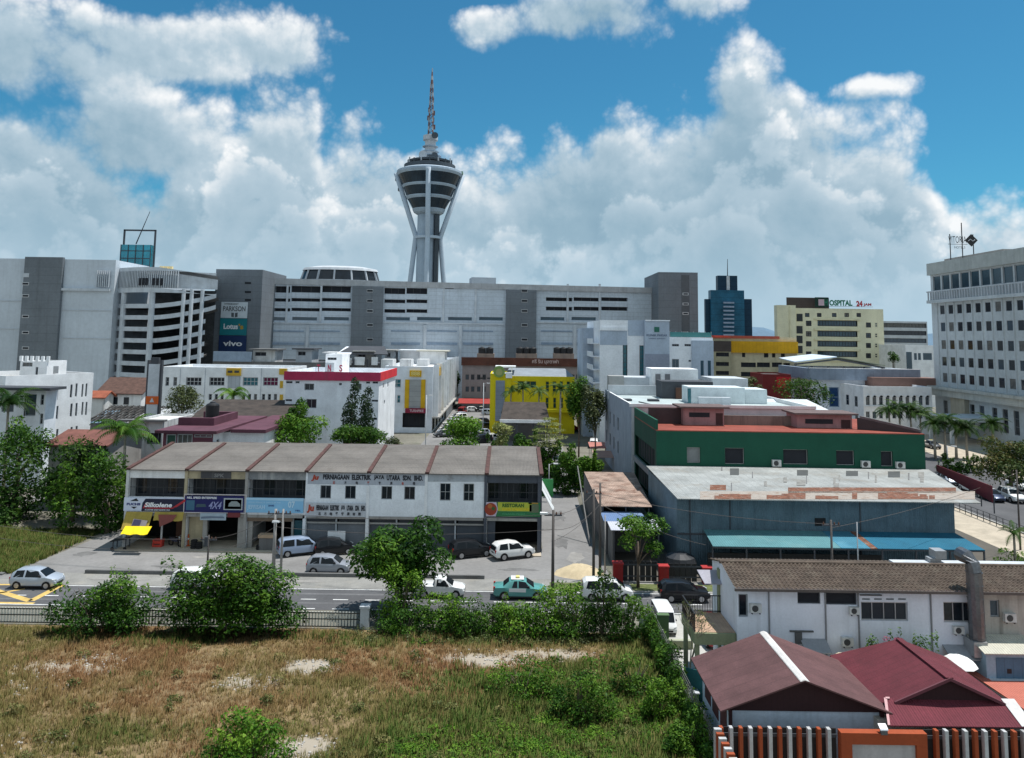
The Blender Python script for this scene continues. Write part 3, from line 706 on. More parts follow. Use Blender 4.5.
# kerb divider between the shoulder and the forecourt
m = MB(); m.box(-36.6, -2.0, 68.2, 68.45, 0, .30); m.box(-36.6, -2.0, 68.45, 68.9, 0, .13); struct('kerb', m, concdark)
m = MB(); m.box(-60, -43.2, 67.4, 67.8, 0, .16); struct('kerb', m, concdark)
sheet('walkway', rectp(-37.6, 3.2, 75.2, 79.0), .11, pave); m = MB(); m.box(-37.6, 3.2, 75.1, 75.2, 0, .112); struct('walkway_edge', m, pave)

# --- field: one sheet whose dry, green and bare zones are held as an attribute
rng = np.random.default_rng(3)
def vnoise(x, y, s, seed):
    r = np.random.default_rng(seed); T = r.random((64, 64)); x = x/s+100; y = y/s+100
    xi = np.floor(x).astype(int); yi = np.floor(y).astype(int); fx = x-xi; fy = y-yi; fx = fx*fx*(3-2*fx); fy = fy*fy*(3-2*fy)
    g = lambda a, b: T[a % 64, b % 64]
    return (g(xi, yi)*(1-fx)+g(xi+1, yi)*fx)*(1-fy)+(g(xi, yi+1)*(1-fx)+g(xi+1, yi+1)*fx)*fy
def fbm(x, y, s, seed): return (vnoise(x, y, s, seed)+.5*vnoise(x, y, s/2.1, seed+1)+.25*vnoise(x, y, s/4.3, seed+2))/1.75
def ell(px, py, rx, ry):
    c = G(px, py); e = G(px+rx, py); n = G(px, py-ry); return (c.x, c.y, abs(e.x-c.x), abs(n.y-c.y))
BARE = [(*ell(*e), g) for *e, g in [(60, 670, 55, 8, .8), (25, 688, 40, 9, .7), (105, 660, 30, 6, .5), (245, 684, 30, 9, 1.0), (312, 668, 28, 7, 1.0), (480, 660, 60, 9, 1.1), (520, 655, 110, 7, .8), (310, 748, 38, 12, .9), (640, 690, 30, 7, .8), (10, 745, 60, 15, .5)]]
GREEN = [(*ell(*e), g) for *e, g in [(560, 745, 150, 34, 1.6), (430, 748, 70, 18, 1.3), (600, 715, 120, 28, 1.5), (560, 690, 90, 20, 1.2), (150, 640, 150, 6, .5), (120, 735, 60, 14, .4), (470, 640, 120, 7, .8), (380, 645, 60, 6, .7), (650, 670, 40, 40, .9), (690, 735, 40, 25, 1.2), (250, 756, 40, 12, .6), (340, 640, 70, 6, .6)]]
def zones(x, y):
    def s(Z):
        v = np.zeros_like(x)
        for cx, cy, rx, ry, g in Z: v = np.maximum(v, g*1.15*np.exp(-(((x-cx)/rx)**2+((y-cy)/ry)**2)*.8))
        return v
    n = fbm(x, y, 4.0, 11)-.5
    b = np.clip(s(BARE)*1.1+n*1.4-.35, 0, 1); g = np.clip(s(GREEN)*1.2+(fbm(x, y, 3.0, 21)-.5)*1.1-.22, 0, 1)
    return b, g
nx, ny = 240, 150; X, Y = np.meshgrid(np.linspace(-62, 10.5, nx), np.linspace(22, 56.4, ny))
bz, gz = zones(X.ravel(), Y.ravel()); Z = .02+.12*fbm(X.ravel(), Y.ravel(), 6, 31)
me = bpy.data.meshes.new('field'); i = np.arange(nx*ny).reshape(ny, nx)
fs = np.stack([i[:-1, :-1], i[:-1, 1:], i[1:, 1:], i[1:, :-1]], -1).reshape(-1, 4)
me.from_pydata(np.stack([X.ravel(), Y.ravel(), Z], 1).tolist(), [], fs.tolist())
for nm, d in (('bare', bz), ('green', gz)):
    a = me.attributes.new(nm, 'FLOAT', 'POINT'); a.data.foreach_set('value', d.astype('f'))
fm = bpy.data.materials.new('field_soil'); fm.use_nodes = True; nt = fm.node_tree; N = nt.nodes.new; L = nt.links.new; bs = nt.nodes['Principled BSDF']; bs.inputs['Roughness'].default_value = 1; bs.inputs['Specular IOR Level'].default_value = .1
tc = N('ShaderNodeTexCoord')
def nz(s, d=6):
    n = N('ShaderNodeTexNoise'); n.inputs['Scale'].default_value = s; n.inputs['Detail'].default_value = d; n.inputs['Roughness'].default_value = .65; L(tc.outputs['Object'], n.inputs['Vector']); return n
def mixc(f, a, b):
    n = N('ShaderNodeMix'); n.data_type = 'RGBA'; L(f, n.inputs['Factor'])
    for k, v in (('A', a), ('B', b)):
        if isinstance(v, tuple): n.inputs[k].default_value = (*v, 1)
        else: L(v, n.inputs[k])
    return n.outputs['Result']
def att(nm, k, n2, lo, hi):
    a = N('ShaderNodeAttribute'); a.attribute_name = nm; ad = N('ShaderNodeMath'); ad.operation = 'MULTIPLY_ADD'; L(n2.outputs['Fac'], ad.inputs[0]); ad.inputs[1].default_value = k; L(a.outputs['Fac'], ad.inputs[2])
    r = N('ShaderNodeMapRange'); L(ad.outputs[0], r.inputs['Value']); r.inputs['From Min'].default_value = lo; r.inputs['From Max'].default_value = hi; return r.outputs[0]
n1, n2, n3 = nz(1.1), nz(6), nz(.35)
rp = N('ShaderNodeValToRGB'); L(n1.outputs['Fac'], rp.inputs[0]); rp.color_ramp.elements[0].position = .3; rp.color_ramp.elements[0].color = (.14, .10, .055, 1); rp.color_ramp.elements[1].position = .72; rp.color_ramp.elements[1].color = (.30, .22, .12, 1)
c1 = mixc(att('green', .5, n2, .35, .9), rp.outputs[0], (.075, .115, .03))
c2 = mixc(att('bare', .6, n2, .45, .85), c1, (.34, .295, .235))
L(c2, bs.inputs['Base Color']); me.materials.append(fm); fo = link('field', me); fo['kind'] = 'structure'

GRASS = LEAF('grass_blades', (.05, .115, .016), (.24, .18, .075), (.245, .135, .065), rough=.8, trans=.3)
def grass(name, label, n, area, size, greenb=0, seed=1, dens=None, zbase=.05, tall=1.0):
    r = np.random.default_rng(seed); x = r.uniform(area[0], area[1], n); y = area[2]+(area[3]-area[2])*r.random(n)**1.0
    b, g = zones(x, y)
    keep = r.random(n) > b*1.25
    keep &= r.random(n) < .35+.8*fbm(x, y, 1.6, seed+40)
    if dens is not None: keep &= dens(x, y)
    x, y, g = x[keep], y[keep], g[keep]; n = len(x); k = 9
    hh = size*(.35+1.3*fbm(x, y, 2.4, 55)**1.4)*(1+.5*g); red_ = fbm(x, y, 5, 71)
    T0 = np.clip(.58+(red_-.5)*2.4+.12*r.normal(size=n), .33, 1); isg = (r.random(n) < g*1.1+greenb); T0[isg] = r.uniform(0, .32, isg.sum())
    X = np.repeat(x, k)+r.normal(size=n*k)*.10; Y = np.repeat(y, k)+r.normal(size=n*k)*.10; H = np.repeat(hh, k)*r.uniform(.5, 1.2, n*k)*tall
    a = r.uniform(0, 6.283, n*k); ln = r.uniform(.1, .6, n*k)*H; w = r.uniform(.012, .03, n*k)*(1+isg.repeat(k)*.8)
    ca, sa = np.cos(a), np.sin(a); z0 = np.full(n*k, zbase)
    v = np.stack([np.stack([X-sa*w, Y+ca*w, z0], 1), np.stack([X+sa*w, Y-ca*w, z0], 1), np.stack([X+ca*ln, Y+sa*ln, z0+H], 1)], 1).reshape(-1, 3)
    me = bpy.data.meshes.new(name); q = n*k; me.vertices.add(3*q); me.vertices.foreach_set('co', v.ravel().astype('f')); me.loops.add(3*q); me.loops.foreach_set('vertex_index', np.arange(3*q, dtype='i'))
    me.polygons.add(q); me.polygons.foreach_set('loop_start', np.arange(0, 3*q, 3, dtype='i'))
    t = me.attributes.new('tint', 'FLOAT', 'POINT'); t.data.foreach_set('value', np.repeat(np.clip(np.repeat(T0, k)+.06*r.normal(size=q), 0, 1), 3).astype('f'))
    me.materials.append(GRASS); me.update(); me.validate()
    nn = np.stack([np.cos(a)*.35, np.sin(a)*.35, np.full(q, 1.0)], 1); nn /= np.linalg.norm(nn, axis=1, keepdims=True); me.polygons.foreach_set('use_smooth', [True]*q); me.normals_split_custom_set_from_vertices(np.repeat(nn, 3, 0).tolist()); o = link(name, me); return tag(o, label, 'grass', kind='stuff')
grass('dry_grass', 'dry brown grass with green patches covering the vacant lot', 42000, (-42, 10.3, 36, 56), .36, seed=5)
grass('verge_grass', 'bright green grass on the verge beside the side street', 9000, (-62, -42.3, 67.9, 82), .55, greenb=1.2, seed=6, dens=lambda x, y: x < -42.6-(y-68)*-.02)

# --- distant hills and far ground cover
def hills(name, pts, Y, mat):
    m = MB(); P = [at(px, py, Y) for px, py in pts]
    for a, b in zip(P, P[1:]):
        m.poly([(a.x, Y, -5), (b.x, Y, -5), (b.x, Y+300, b.z), (a.x, Y+300, a.z)]); m.poly([(a.x, Y+300, a.z), (b.x, Y+300, b.z), (b.x, Y+900, -5), (a.x, Y+900, -5)])
    return struct(name, m, mat)
hillm = M('far_hills', (.10, .17, .24), var=.15, sc=.004)  # bluish haze of distance is put into the hill colour
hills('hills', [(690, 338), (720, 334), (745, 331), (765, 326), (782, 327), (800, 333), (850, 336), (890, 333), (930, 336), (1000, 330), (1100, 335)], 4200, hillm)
# ------------------------------------------------------------------ shopping mall
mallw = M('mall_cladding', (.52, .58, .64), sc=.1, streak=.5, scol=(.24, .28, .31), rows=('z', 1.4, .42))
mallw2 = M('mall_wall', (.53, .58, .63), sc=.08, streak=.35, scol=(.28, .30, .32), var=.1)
deckc = M('deck_concrete', (.52, .56, .60), streak=.35, scol=(.25, .26, .27))
mall = Bld.px('shopping_mall', 'long pale grey shopping mall with dark stair towers and a parking deck, behind the shops', 'shopping mall', 258, 662, 278.3, 238, 45, 259, pyb=330)
b = mall
for x0, x1, rows in ((260, 352, 3), (383, 428, 3), (546, 629, 2)):
    pass
slot = M('deck_opening', (.022, .024, .03), r=.8)
# bays of louvred openings
for (xa, xb, ys) in ((261, 352, ((286, 292.5), (298.2, 301.5), (308, 311.2))), (384.5, 428.5, ((288, 294), (299.5, 303), (309.2, 312.8))), (546, 629, ((297.5, 301.2), (306.8, 310.6)))):
    nb_ = max(2, round((xb-xa)/31))
    for ya, yb in ys:
        for k in range(nb_):
            u0 = xa+(xb-xa)*k/nb_; u1 = xa+(xb-xa)*(k+1)/nb_-1.2
            b.win('front', (u0, ya, u1, yb), 3, 1, concdark, slot, .10, 1.2)
for xa, xb, y in ((534, 657, 289.8), (444.5, 454, 287.6)):
    b.win('front', (xa, y-1.3, xb, y+1.3), 9, 1, concdark, slot, .08, 1.2)
for xa, xb in ((260, 285), (292, 317), (324, 349), (386, 410), (417, 441), (448, 472), (479, 503), (540.5, 564.5), (571.5, 596)):
    b.win('front', (xa, 317, xb, 320.5), 1, 1, bgrey, glassb, .1, .4)
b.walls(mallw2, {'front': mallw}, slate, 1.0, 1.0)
b.band('front', 0, b.h-1.7, b.w, b.h+.12, M('mall_coping', (.40, .41, .42), streak=.3), 'coping', .6, pxr=False)
for xa, xb in ((351, 382.5), (505.5, 535.5)):
    q0 = b.fr(xa, 330)[0]; q1 = b.fr(xb, 330)[0]; b.band('front', q0, 0, q1, b.h-1.72, slate, 'stair_shaft', 1.2, pxr=False)
    for y in (291, 301, 311, 325, 339.5):
        xm = (xa+xb)/2+3
        b.band('front', xm-3, y-1.7, xm+3.5, y+1.7, M('slit_frame', (.34, .35, .36)), 'slit_window', 1.3)
        b.band('front', xm-2.4, y-.9, xm+3, y+.9, slot, 'slit_window', 1.36)
for xa in (286, 320, 442.5, 474.5, 566.5, 598.5): b.band('front', xa, 284, xa+2, 322, deckc, 'pilaster', .35)
b.band('front', 258, 322.5, 351, 324, deckc, 'ledge', .5); b.band('front', 383, 322.5, 505, 324, deckc, 'ledge', .5); b.band('front', 536, 322.5, 661, 324, deckc, 'ledge', .5)
for xa, xb in ((272, 304), (310, 340), (391, 420), (427, 457), (463, 493), (541, 572), (577, 607)):
    b.band('front', xa, 342.5, xb, 345, bgrey, 'ledge', .3); b.band('front', xa, 330.5, xb, 331.8, bgrey, 'ledge', .2)
for xa in (305.5, 423, 458.5, 573): b.band('front', xa, 325, xa+3, 370, deckc, 'pilaster', .4)
# gallery drum on the roof
cx, cy = b.tp(333, 279, b.h-1)[0], 14
m = MB(); rx = 20.0
def ring_(m, r0, z0, r1, z1, n=28, sy=.55, mi=0):
    for k in range(n):
        a0, a1 = 2*math.pi*k/n, 2*math.pi*(k+1)/n
        m.poly([(cx+r0*math.cos(a0), cy+sy*r0*math.sin(a0), z0), (cx+r0*math.cos(a1), cy+sy*r0*math.sin(a1), z0), (cx+r1*math.cos(a1), cy+sy*r1*math.sin(a1), z1), (cx+r1*math.cos(a0), cy+sy*r1*math.sin(a0), z1)], mi)
zt = b.h-.2; r_ = (373-293)/2*246/F
ring_(m, r_*1.03, zt, r_*1.02, zt+1.0); ring_(m, r_*.99, zt+1.0, r_*.90, zt+4.2, mi=1); ring_(m, r_*.97, zt+4.2, r_*.93, zt+5.0); ring_(m, r_*.93, zt+5.0, r_*.6, zt+5.7); ring_(m, r_*.6, zt+5.7, .01, zt+5.9)
for k in range(14):
    a = 2*math.pi*k/14+.1; m.beam((cx+r_*1.0*math.cos(a), cy+.55*r_*math.sin(a), zt+.9), (cx+r_*.915*math.cos(a), cy+.55*r_*.915*math.sin(a), zt+4.3), .5, .5)
b.part('roof_drum', m, [lgrey, glass])
x0, x1 = b.tp(480, 280, b.h)[0], b.tp(508, 280, b.h)[0]
b.part('plant_room', MB().box(x0, x1, 6, 14, b.h-1, b.h+2.6), lgrey)
# right stair tower
t = Bld.px('', '', '', 658.5, 698, 272, 246, 26, root=mall, pyb=300)
t.walls(slate, None, slate, .8)
t.band('front', 681.5, 275, 689.5, 338, M('slate_recess', (.10, .11, .12)), 'stair_strip', .05)
for y in (294, 304, 313.5, 333):
    t.band('front', 682.5, y-1.3, 688.5, y+1.3, alum, 'slit_window', .1); t.band('front', 683.3, y-.7, 687.8, y+.7, slot, 'slit_window', .16)
# left stair tower with the tall sign
t = Bld.px('', '', '', 213.5, 260.5, 269, 226, 24, root=mall, pyb=320)
t.walls(slate, None, slate, .8); ltow = t
for y in (283, 292, 300): t.band('front', 245, y-1, 251, y+1, slot, 'slit_window', .1)
# left wing
t = Bld.px('', '', '', -60, 112, 257.5, 203, 60, root=mall, pyb=320); wing = t
t.walls(mallw2, None, slate, .8)
t.band('front', 23, 257.3, 61, 372, slate, 'stair_shaft', 1.0)
for y in (284, 296, 316.5, 332.5, 348): t.band('front', 24.5, y-1.5, 31.5, y+1.5, alum, 'slit_window', 1.08); t.band('front', 25.3, y-.9, 30.8, y+.9, slot, 'slit_window', 1.14)
t.band('front', 25.5, 273.5, 31.5, 277.5, lgrey, 'vent', 1.08)
for y in (300, 328): t.band('front', -60, y, 22, y+.8, lgrey, 'ledge', .15); t.band('front', 62, y+10, 111, y+10.8, lgrey, 'ledge', .15)
for y in (288.5,): t.band('front', 62, y, 111, y+2.5, deckc, 'ledge', .8)
# parking deck: sloping slabs on round columns, open to a dark inside
Yd = 206.0; deck = MB(); cols = MB(); dz = 11.4*Yd/F*1.01
def dk(px, py): p = mall.inv @ at(px, py, Yd); return p
xs_d = np.linspace(110, 206, 15)
def plan(px, off=0):
    bow = 5.0*math.sin(max(0, min(1, (px-118)/90))*math.pi)
    p = at(px, 320, Yd); return Vector((p.x, Yd-bow+off, 0))
parap = MB(); slab = MB()
for L_ in range(0, 8):
    xs_d = np.linspace(110, 215 if L_ < 2 else 206, 15)
    zc = at(140, 306.5+L_*11.3, Yd).z
    for a, c in zip(xs_d, xs_d[1:]):
        rise = lambda q: 2.3*max(0, (q-160)/45)**1.6
        A, B_ = plan(a), plan(c); za, zb = zc+rise(a), zc+rise(c)
        A2, B2 = plan(a, .3), plan(c, .3); h = 1.15
        parap.poly([mall.inv @ Vector(v) for v in ((A.x, A.y, za-.55), (B_.x, B_.y, zb-.55), (B_.x, B_.y, zb+.6), (A.x, A.y, za+.6))])
        parap.poly([mall.inv @ Vector(v) for v in ((A.x, A.y, za+.6), (B_.x, B_.y, zb+.6), (B2.x, B2.y, zb+.6), (A2.x, A2.y, za+.6))])
        A3, B3 = at(a+3, 320, 223), at(c+3, 320, 223)
        slab.poly([mall.inv @ Vector(v) for v in ((A.x, A.y, za-.55), (B_.x, B_.y, zb-.55), (B3.x, 223, zb-.55), (A3.x, 223, za-.55))])
        slab.poly([mall.inv @ Vector(v) for v in ((A2.x, A2.y, za-.15), (B2.x, B2.y, zb-.15), (B3.x, 223, zb-.15), (A3.x, 223, za-.15))])
parap.build('deck_parapet', deckc, mall.root); slab.build('deck_slab', concdark, mall.root)
pa, pb = at(110, 320, 224.5), at(214.5, 320, 224.5)
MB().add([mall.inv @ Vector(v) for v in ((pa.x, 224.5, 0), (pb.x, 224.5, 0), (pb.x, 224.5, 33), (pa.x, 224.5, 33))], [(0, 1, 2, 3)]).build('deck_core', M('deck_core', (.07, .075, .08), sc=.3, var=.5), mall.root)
for px in (124, 159, 187, 193.5, 202):
    p = plan(px, .9); q = mall.inv @ p
    r_ = .75 if px in (124, 159) else .5
    MB().tube([(q.x, q.y-.9, 0), (q.x, q.y-.9, 32.2)], r_, 10).build('deck_column', deckc, mall.root)
# louvred crown of the deck
xs_d = np.linspace(110, 215, 16); m = MB(); fins = MB(); zt, zb = at(140, 268.5, Yd).z, at(140, 291, Yd).z
for a, c in zip(xs_d, xs_d[1:]):
    A, B_ = plan(a, -.4), plan(c, -.4); up = lambda q: -.035*max(0, q-165)
    for z0, z1, o in ((zb-.6, zb+.7, -.3), (zt-1.0, zt, -.3), (zb+.7, zt-1.0, 1.0)):
        m.poly([mall.inv @ Vector((A.x, A.y+o, z0+up(a)*.0)), mall.inv @ Vector((B_.x, B_.y+o, z0)), mall.inv @ Vector((B_.x, B_.y+o, z1+up(c))), mall.inv @ Vector((A.x, A.y+o, z1+up(a)))], 0)
    C_, D_ = at(a+3, 320, 223), at(c+3, 320, 223)
    m.poly([mall.inv @ Vector(v) for v in ((A.x, A.y, zt+up(a)), (B_.x, B_.y, zt+up(c)), (D_.x, 223, zt+up(c)), (C_.x, 223, zt+up(a)))], 0)
m.build('deck_crown', deckc, mall.root)
for k in range(44):
    px = 97+k*2.0; p = mall.inv @ plan(max(px, 110), -.75)
    if px < 110: q = at(px, 300, 203); p = mall.inv @ Vector((q.x, 202.2, 0))
    fins.box(p.x-.09, p.x+.09, p.y-.1, p.y+.5, zb+.7, zt-.9)
fins.build('louvre', deckc, mall.root)
m = MB()
for k in range(7):
    px = 147+k*3.7
    if k == 3: continue
    p = mall.inv @ plan(px, -.95); m.box(p.x-.34, p.x+.34, p.y-.02, p.y+.05, at(150, 286.5, Yd).z, at(150, 279.5, Yd).z)
m.build('louvre_opening', slot, mall.root)
q0, q1 = at(62, 270, 202.3), at(110, 270, 202.3)
q = mall.inv @ Vector((q0.x, 202.2, 0)); q2 = mall.inv @ Vector((q1.x, 202.2, 0))
# glass lift house with steel frame, and the crane boom
gx = Bld.px('', '', '', 120.5, 150.5, 244.5, 222, 3, root=mall, pyb=255, z0=36)
gx.walls(M('cyan_glass', (.02, .26, .34), r=.15, spec=.5, var=.35, sc=.3), None, lgrey, .3)
m = MB()
for k in range(5): x = gx.w*k/4; m.box(x-.12, x+.12, -.12, -.01, 0, gx.h)
for z in (.3, .38, .6, .82): m.box(0, gx.w, -.14, -.01, gx.h*z-.1, gx.h*z+.1)
gx.part('mullion', m, darkgrey)
zf = at(135, 229, 222).z-36
m = MB()
for x in (.15, gx.w+.5): m.box(x-.22, x+.22, 1, 1.4, 0, zf)
m.box(0, gx.w+.6, 1, 1.4, zf-.45, zf); gx.part('roof_frame', m, darkgrey)
a = gx.inv @ at(136, 244, 224); c = gx.inv @ at(150, 211.5, 224); m = MB(); m.tube([a, c], [.2, .08], 6); gx.part('crane_boom', m, darkgrey)
for k in range(3):
    p = at(162+k*4.5, 266.5, 212); t = thing('roof_lamp', 'warm coloured roof box on the parking deck crown, ' + ('leftmost', 'middle', 'rightmost')[k] + ' of three', 'roof box', (p.x, 212, zt-.0), 0, 'roof boxes on the parking deck')
    MB().box(-.5, .5, -.4, .4, 0, 1.2).build('box', M('warm_cladding', (.75, .6, .3)), t)
# tall sign panels on the left tower
Ys = 225.4
LW = ink((.75, .78, .8)); LD = ink((.10, .11, .12))
sign('mall_sign', 'white sign panel reading PARKSON, top of the three panels on the mall stair tower', 221, 302, 247.3, 318, Ys, ink((.62, .68, .72)), (), [('HYPERMARKET', .12, .82, .66, .93, LD), ('PARKSON', .08, .42, .93, .74, LD, .02)], .3)
o = sign('mall_sign', "teal sign panel reading Lotus's, middle of the three panels on the mall stair tower", 219.8, 318.4, 246.6, 335.2, Ys, ink((.012, .19, .22)), (), [("Lotus", .14, .36, .68, .68, LW, .04), ("'s", .70, .36, .88, .68, ink((.5, .3, .03)), .04)], .3)
sign('mall_sign', 'navy sign panel reading vivo, lowest of the three panels on the mall stair tower', 218.6, 335.6, 246, 352, Ys, ink((.012, .035, .11)), (), [('vivo', .16, .36, .86, .68, LW, .03)], .3)
t = bpy.data.objects['mall_sign']
w = 26.3*Ys/F
MB().extr([(w*.40, -.03, .35), (w*.5, -.03, .2), (w*.5, -.03, 1.5), (w*.40, -.03, 1.6)], (0, -.02, 0)).extr([(w*.54, -.03, .2), (w*.64, -.03, .35), (w*.64, -.03, 1.6), (w*.54, -.03, 1.5)], (0, -.02, 0)).build('emblem', LD, t)

# ------------------------------------------------------------------ telecom tower
YT = 412.0; c0 = at(427.5, 280, YT); px_ = YT/F
tw = thing('telecom_tower', 'tall telecommunication tower with a flared observation pod and lattice mast, behind the mall', 'tower', (at(429, 200, YT).x, YT, 0))
z = lambda py: at(428, py, YT).z
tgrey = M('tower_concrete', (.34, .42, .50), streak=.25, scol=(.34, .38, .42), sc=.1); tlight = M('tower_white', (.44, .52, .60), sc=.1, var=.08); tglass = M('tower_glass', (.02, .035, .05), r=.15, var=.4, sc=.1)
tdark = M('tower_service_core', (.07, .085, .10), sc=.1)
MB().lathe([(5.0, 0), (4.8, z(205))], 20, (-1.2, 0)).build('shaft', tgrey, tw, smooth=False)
MB().box(3.9, 5.8, -3, 3, 0, z(205)).build('service_core', tdark, tw)
R_ = lambda p: p*px_
m = MB(); m.lathe([(R_(12.5), z(214.5)), (R_(15), z(213)), (R_(16.3), z(210.5)), (R_(16.5), z(209.5))], 36); m.lathe([(R_(21.5), z(200.5)), (R_(23), z(198.5)), (R_(23.2), z(197.5))], 36)
m.lathe([(R_(26.2), z(189)), (R_(27.3), z(187.3)), (R_(27.4), z(186.5))], 36); m.lathe([(R_(31.8), z(176.8)), (R_(33.2), z(174.5)), (R_(33), z(172.5)), (R_(29), z(170.8)), (R_(20), z(169.5))], 36)
m.build('pod_ring', tgrey, tw)
m = MB()
for r0, z0, r1, z1 in ((16.0, 210, 21.6, 200), (22.2, 198.2, 26.2, 188.6), (26.6, 187, 31.6, 176.5)): m.lathe([(R_(r0), z(z0)), (R_(r1), z(z1))], 36)
m.build('pod_glazing', tglass, tw)
m = MB(); m.lathe([(R_(26), z(169.5)), (R_(26), z(166)), (R_(24), z(165.5)), (R_(15), z(165))], 30); m.lathe([(R_(22), z(164)), (R_(22.5), z(162)), (R_(17), z(161.5))], 30); m.build('upper_deck', tdark, tw)
m = MB(); m.lathe([(R_(12), z(165.5)), (R_(12), z(161.6)), (R_(7.5), z(161.5)), (R_(7.5), z(151)), (R_(5.5), z(150.5)), (R_(5.5), z(141)), (R_(7.5), z(140.5)), (R_(7.5), z(136)), (R_(4), z(135))], 24); m.build('antenna_drum', lgrey, tw)
for r0, r1, y0 in ((17, 15, 161.5), (11.5, 10, 157), (9, 8, 152.5), (8, 7, 147.5)): MB().lathe([(R_(r1), z(y0)), (R_(r0), z(y0-.4)), (R_(r0), z(y0-.9)), (R_(r1), z(y0-1.0))], 24).build('gallery', tgrey, tw)
for k in range(16): a = k*.3927+.1; MB().box(R_(22)*math.cos(a)-.35, R_(22)*math.cos(a)+.35, R_(22)*math.sin(a)-.35, R_(22)*math.sin(a)+.35, z(165), z(161.5 if k % 3 else 159.5)).build('panel_antenna', lgrey if k % 2 else tdark, tw)
for k in range(4):
    a = math.radians(-86+k*90); ca, sa = math.cos(a), math.sin(a); m = MB()
    pr = [(17.0, 284), (12.6, 240), (12.4, 236.5), (14.2, 231), (33.8, 174)]
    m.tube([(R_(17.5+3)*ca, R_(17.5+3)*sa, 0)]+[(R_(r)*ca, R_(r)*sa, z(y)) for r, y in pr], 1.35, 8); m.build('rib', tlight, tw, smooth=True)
m = MB(); m.lathe([(R_(11.6), z(239)), (R_(13), z(239)), (R_(13), z(236.5)), (R_(11.6), z(236.5))], 24); m.build('waist_ring', tlight, tw)
for (dx, py, r, c_) in ((5.5, 138, 3.4, tdark), (-6, 157, 4.2, lgrey), (5.5, 158, 3.6, tdark), (18, 163.5, 2.2, lgrey), (-20, 163, 2, lgrey)):
    p = Vector((R_(dx), -R_(8.5 if abs(dx) < 10 else 6), z(py))); MB().tube([p, p+Vector((0, -.5, 0)), p+Vector((0, -1.3, 0))], [R_(r)*.3, R_(r)*.8, R_(r)], 16).build('dish_antenna', c_, tw)
for s_ in (-1, 1):
    for py in (180, 190, 200): 
        q = {180: 31.5, 190: 28.5, 200: 24}[py]; MB().box(-R_(q)-1.6, -R_(q)+.2, -1.5, 1.5, z(py)-.8, z(py)+.8).build('equipment_box', tdark, tw) if s_ < 0 else None
MB().box(R_(27), R_(34), -2, 2, z(174), z(171.5)).build('rim_platform', M('green_netting', (.25, .38, .3)), tw)
m = MB(); mr = MB(); zA, zB = z(135), z(84); seg = 12
for k in range(seg):
    z0, z1 = zA+(zB-zA)*k/seg, zA+(zB-zA)*(k+1)/seg; w0, w1 = R_(3.9-2.2*k/seg)*.85, R_(3.9-2.2*(k+1)/seg)*.85
    tgt = MB()
    for i in range(4):
        a0, a1 = math.pi/4+i*math.pi/2, math.pi/4+(i+1)*math.pi/2
        P = lambda w, a, zz: Vector((w*math.cos(a), w*math.sin(a), zz))
        tgt.beam(P(w0, a0, z0), P(w1, a0, z1), .46, .46); tgt.beam(P(w0, a0, z0), P(w1, a1, z1), .22, .22); tgt.beam(P(w0, a0, z0), P(w0, a1, z0), .25, .25)
    tgt.build('mast_section', M('mast_white', (.36, .37, .39)) if k % 2 else M('mast_red', (.17, .11, .11)), tw)

m = MB()
for k in range(4):
    m.tube([(0, 0, z(84)+k*2.3), (0, 0, z(84)+(k+1)*2.3)], [.8-.15*k, .65-.15*k], 8, k % 2)
m.build('mast_tip', [M('mast_red', (.2, .07, .06)), M('mast_white', (.5, .5, .5))], tw)
for py, dx in ((120, 2.4), (118, -3), (110, -2.2), (113, 3), (100, 1.6), (127, 3.6)):
    MB().box(R_(dx)-.5, R_(dx)+.5, -.4, .4, z(py)-1.3, z(py)+1.3).build('panel_antenna', M('mast_red', (.2, .11, .10)), tw)

# ------------------------------------------------------------------ right background
dg = M('tower_curtain_wall', (.018, .095, .16), r=.35, var=.4, sc=.12, spec=.15, rows=('z', 3.6, .6))
b = Bld.px('office_tower', 'dark blue glass office tower with stepped top and a thin antenna', 'office tower', 711, 744.5, 290, 480, 6, pyb=315)
b.walls(dg, None, slate, .8)
for xa, xb, yt, d0 in ((705.5, 711.2, 299, 4), (744.3, 752, 299, 4)):
    t = Bld.px('', '', '', xa, xb, yt, 482, 3, root=b, pyb=315); t.walls(M('tower_dark_flank', (.015, .04, .07), r=.4, spec=.1, rows=('z', 3.6, .5)), None, slate, .5)
t = Bld.px('', '', '', 718, 737.5, 275.5, 483, 5, root=b, pyb=290); t.walls(M('tower_dark_flank', (.015, .03, .055)), None, slate, .5)
t.band('front', 726.5, 276, 729.5, 290, lgrey, 'fin', .5)
m = MB()
for k in range(9): r_ = b.rect('front', 723, 302+k*4.0, 733.5, 303.6+k*4.0); m.box(r_[0], r_[2], -1.6, -.01, r_[1], r_[3])
b.part('balcony', m, M('tower_balcony', (.24, .30, .40)))
a = b.inv @ at(727.5, 276, 490); c = b.inv @ at(727.5, 259, 490); b.part('antenna', MB().tube([a, c], [.3, .15], 6), black)

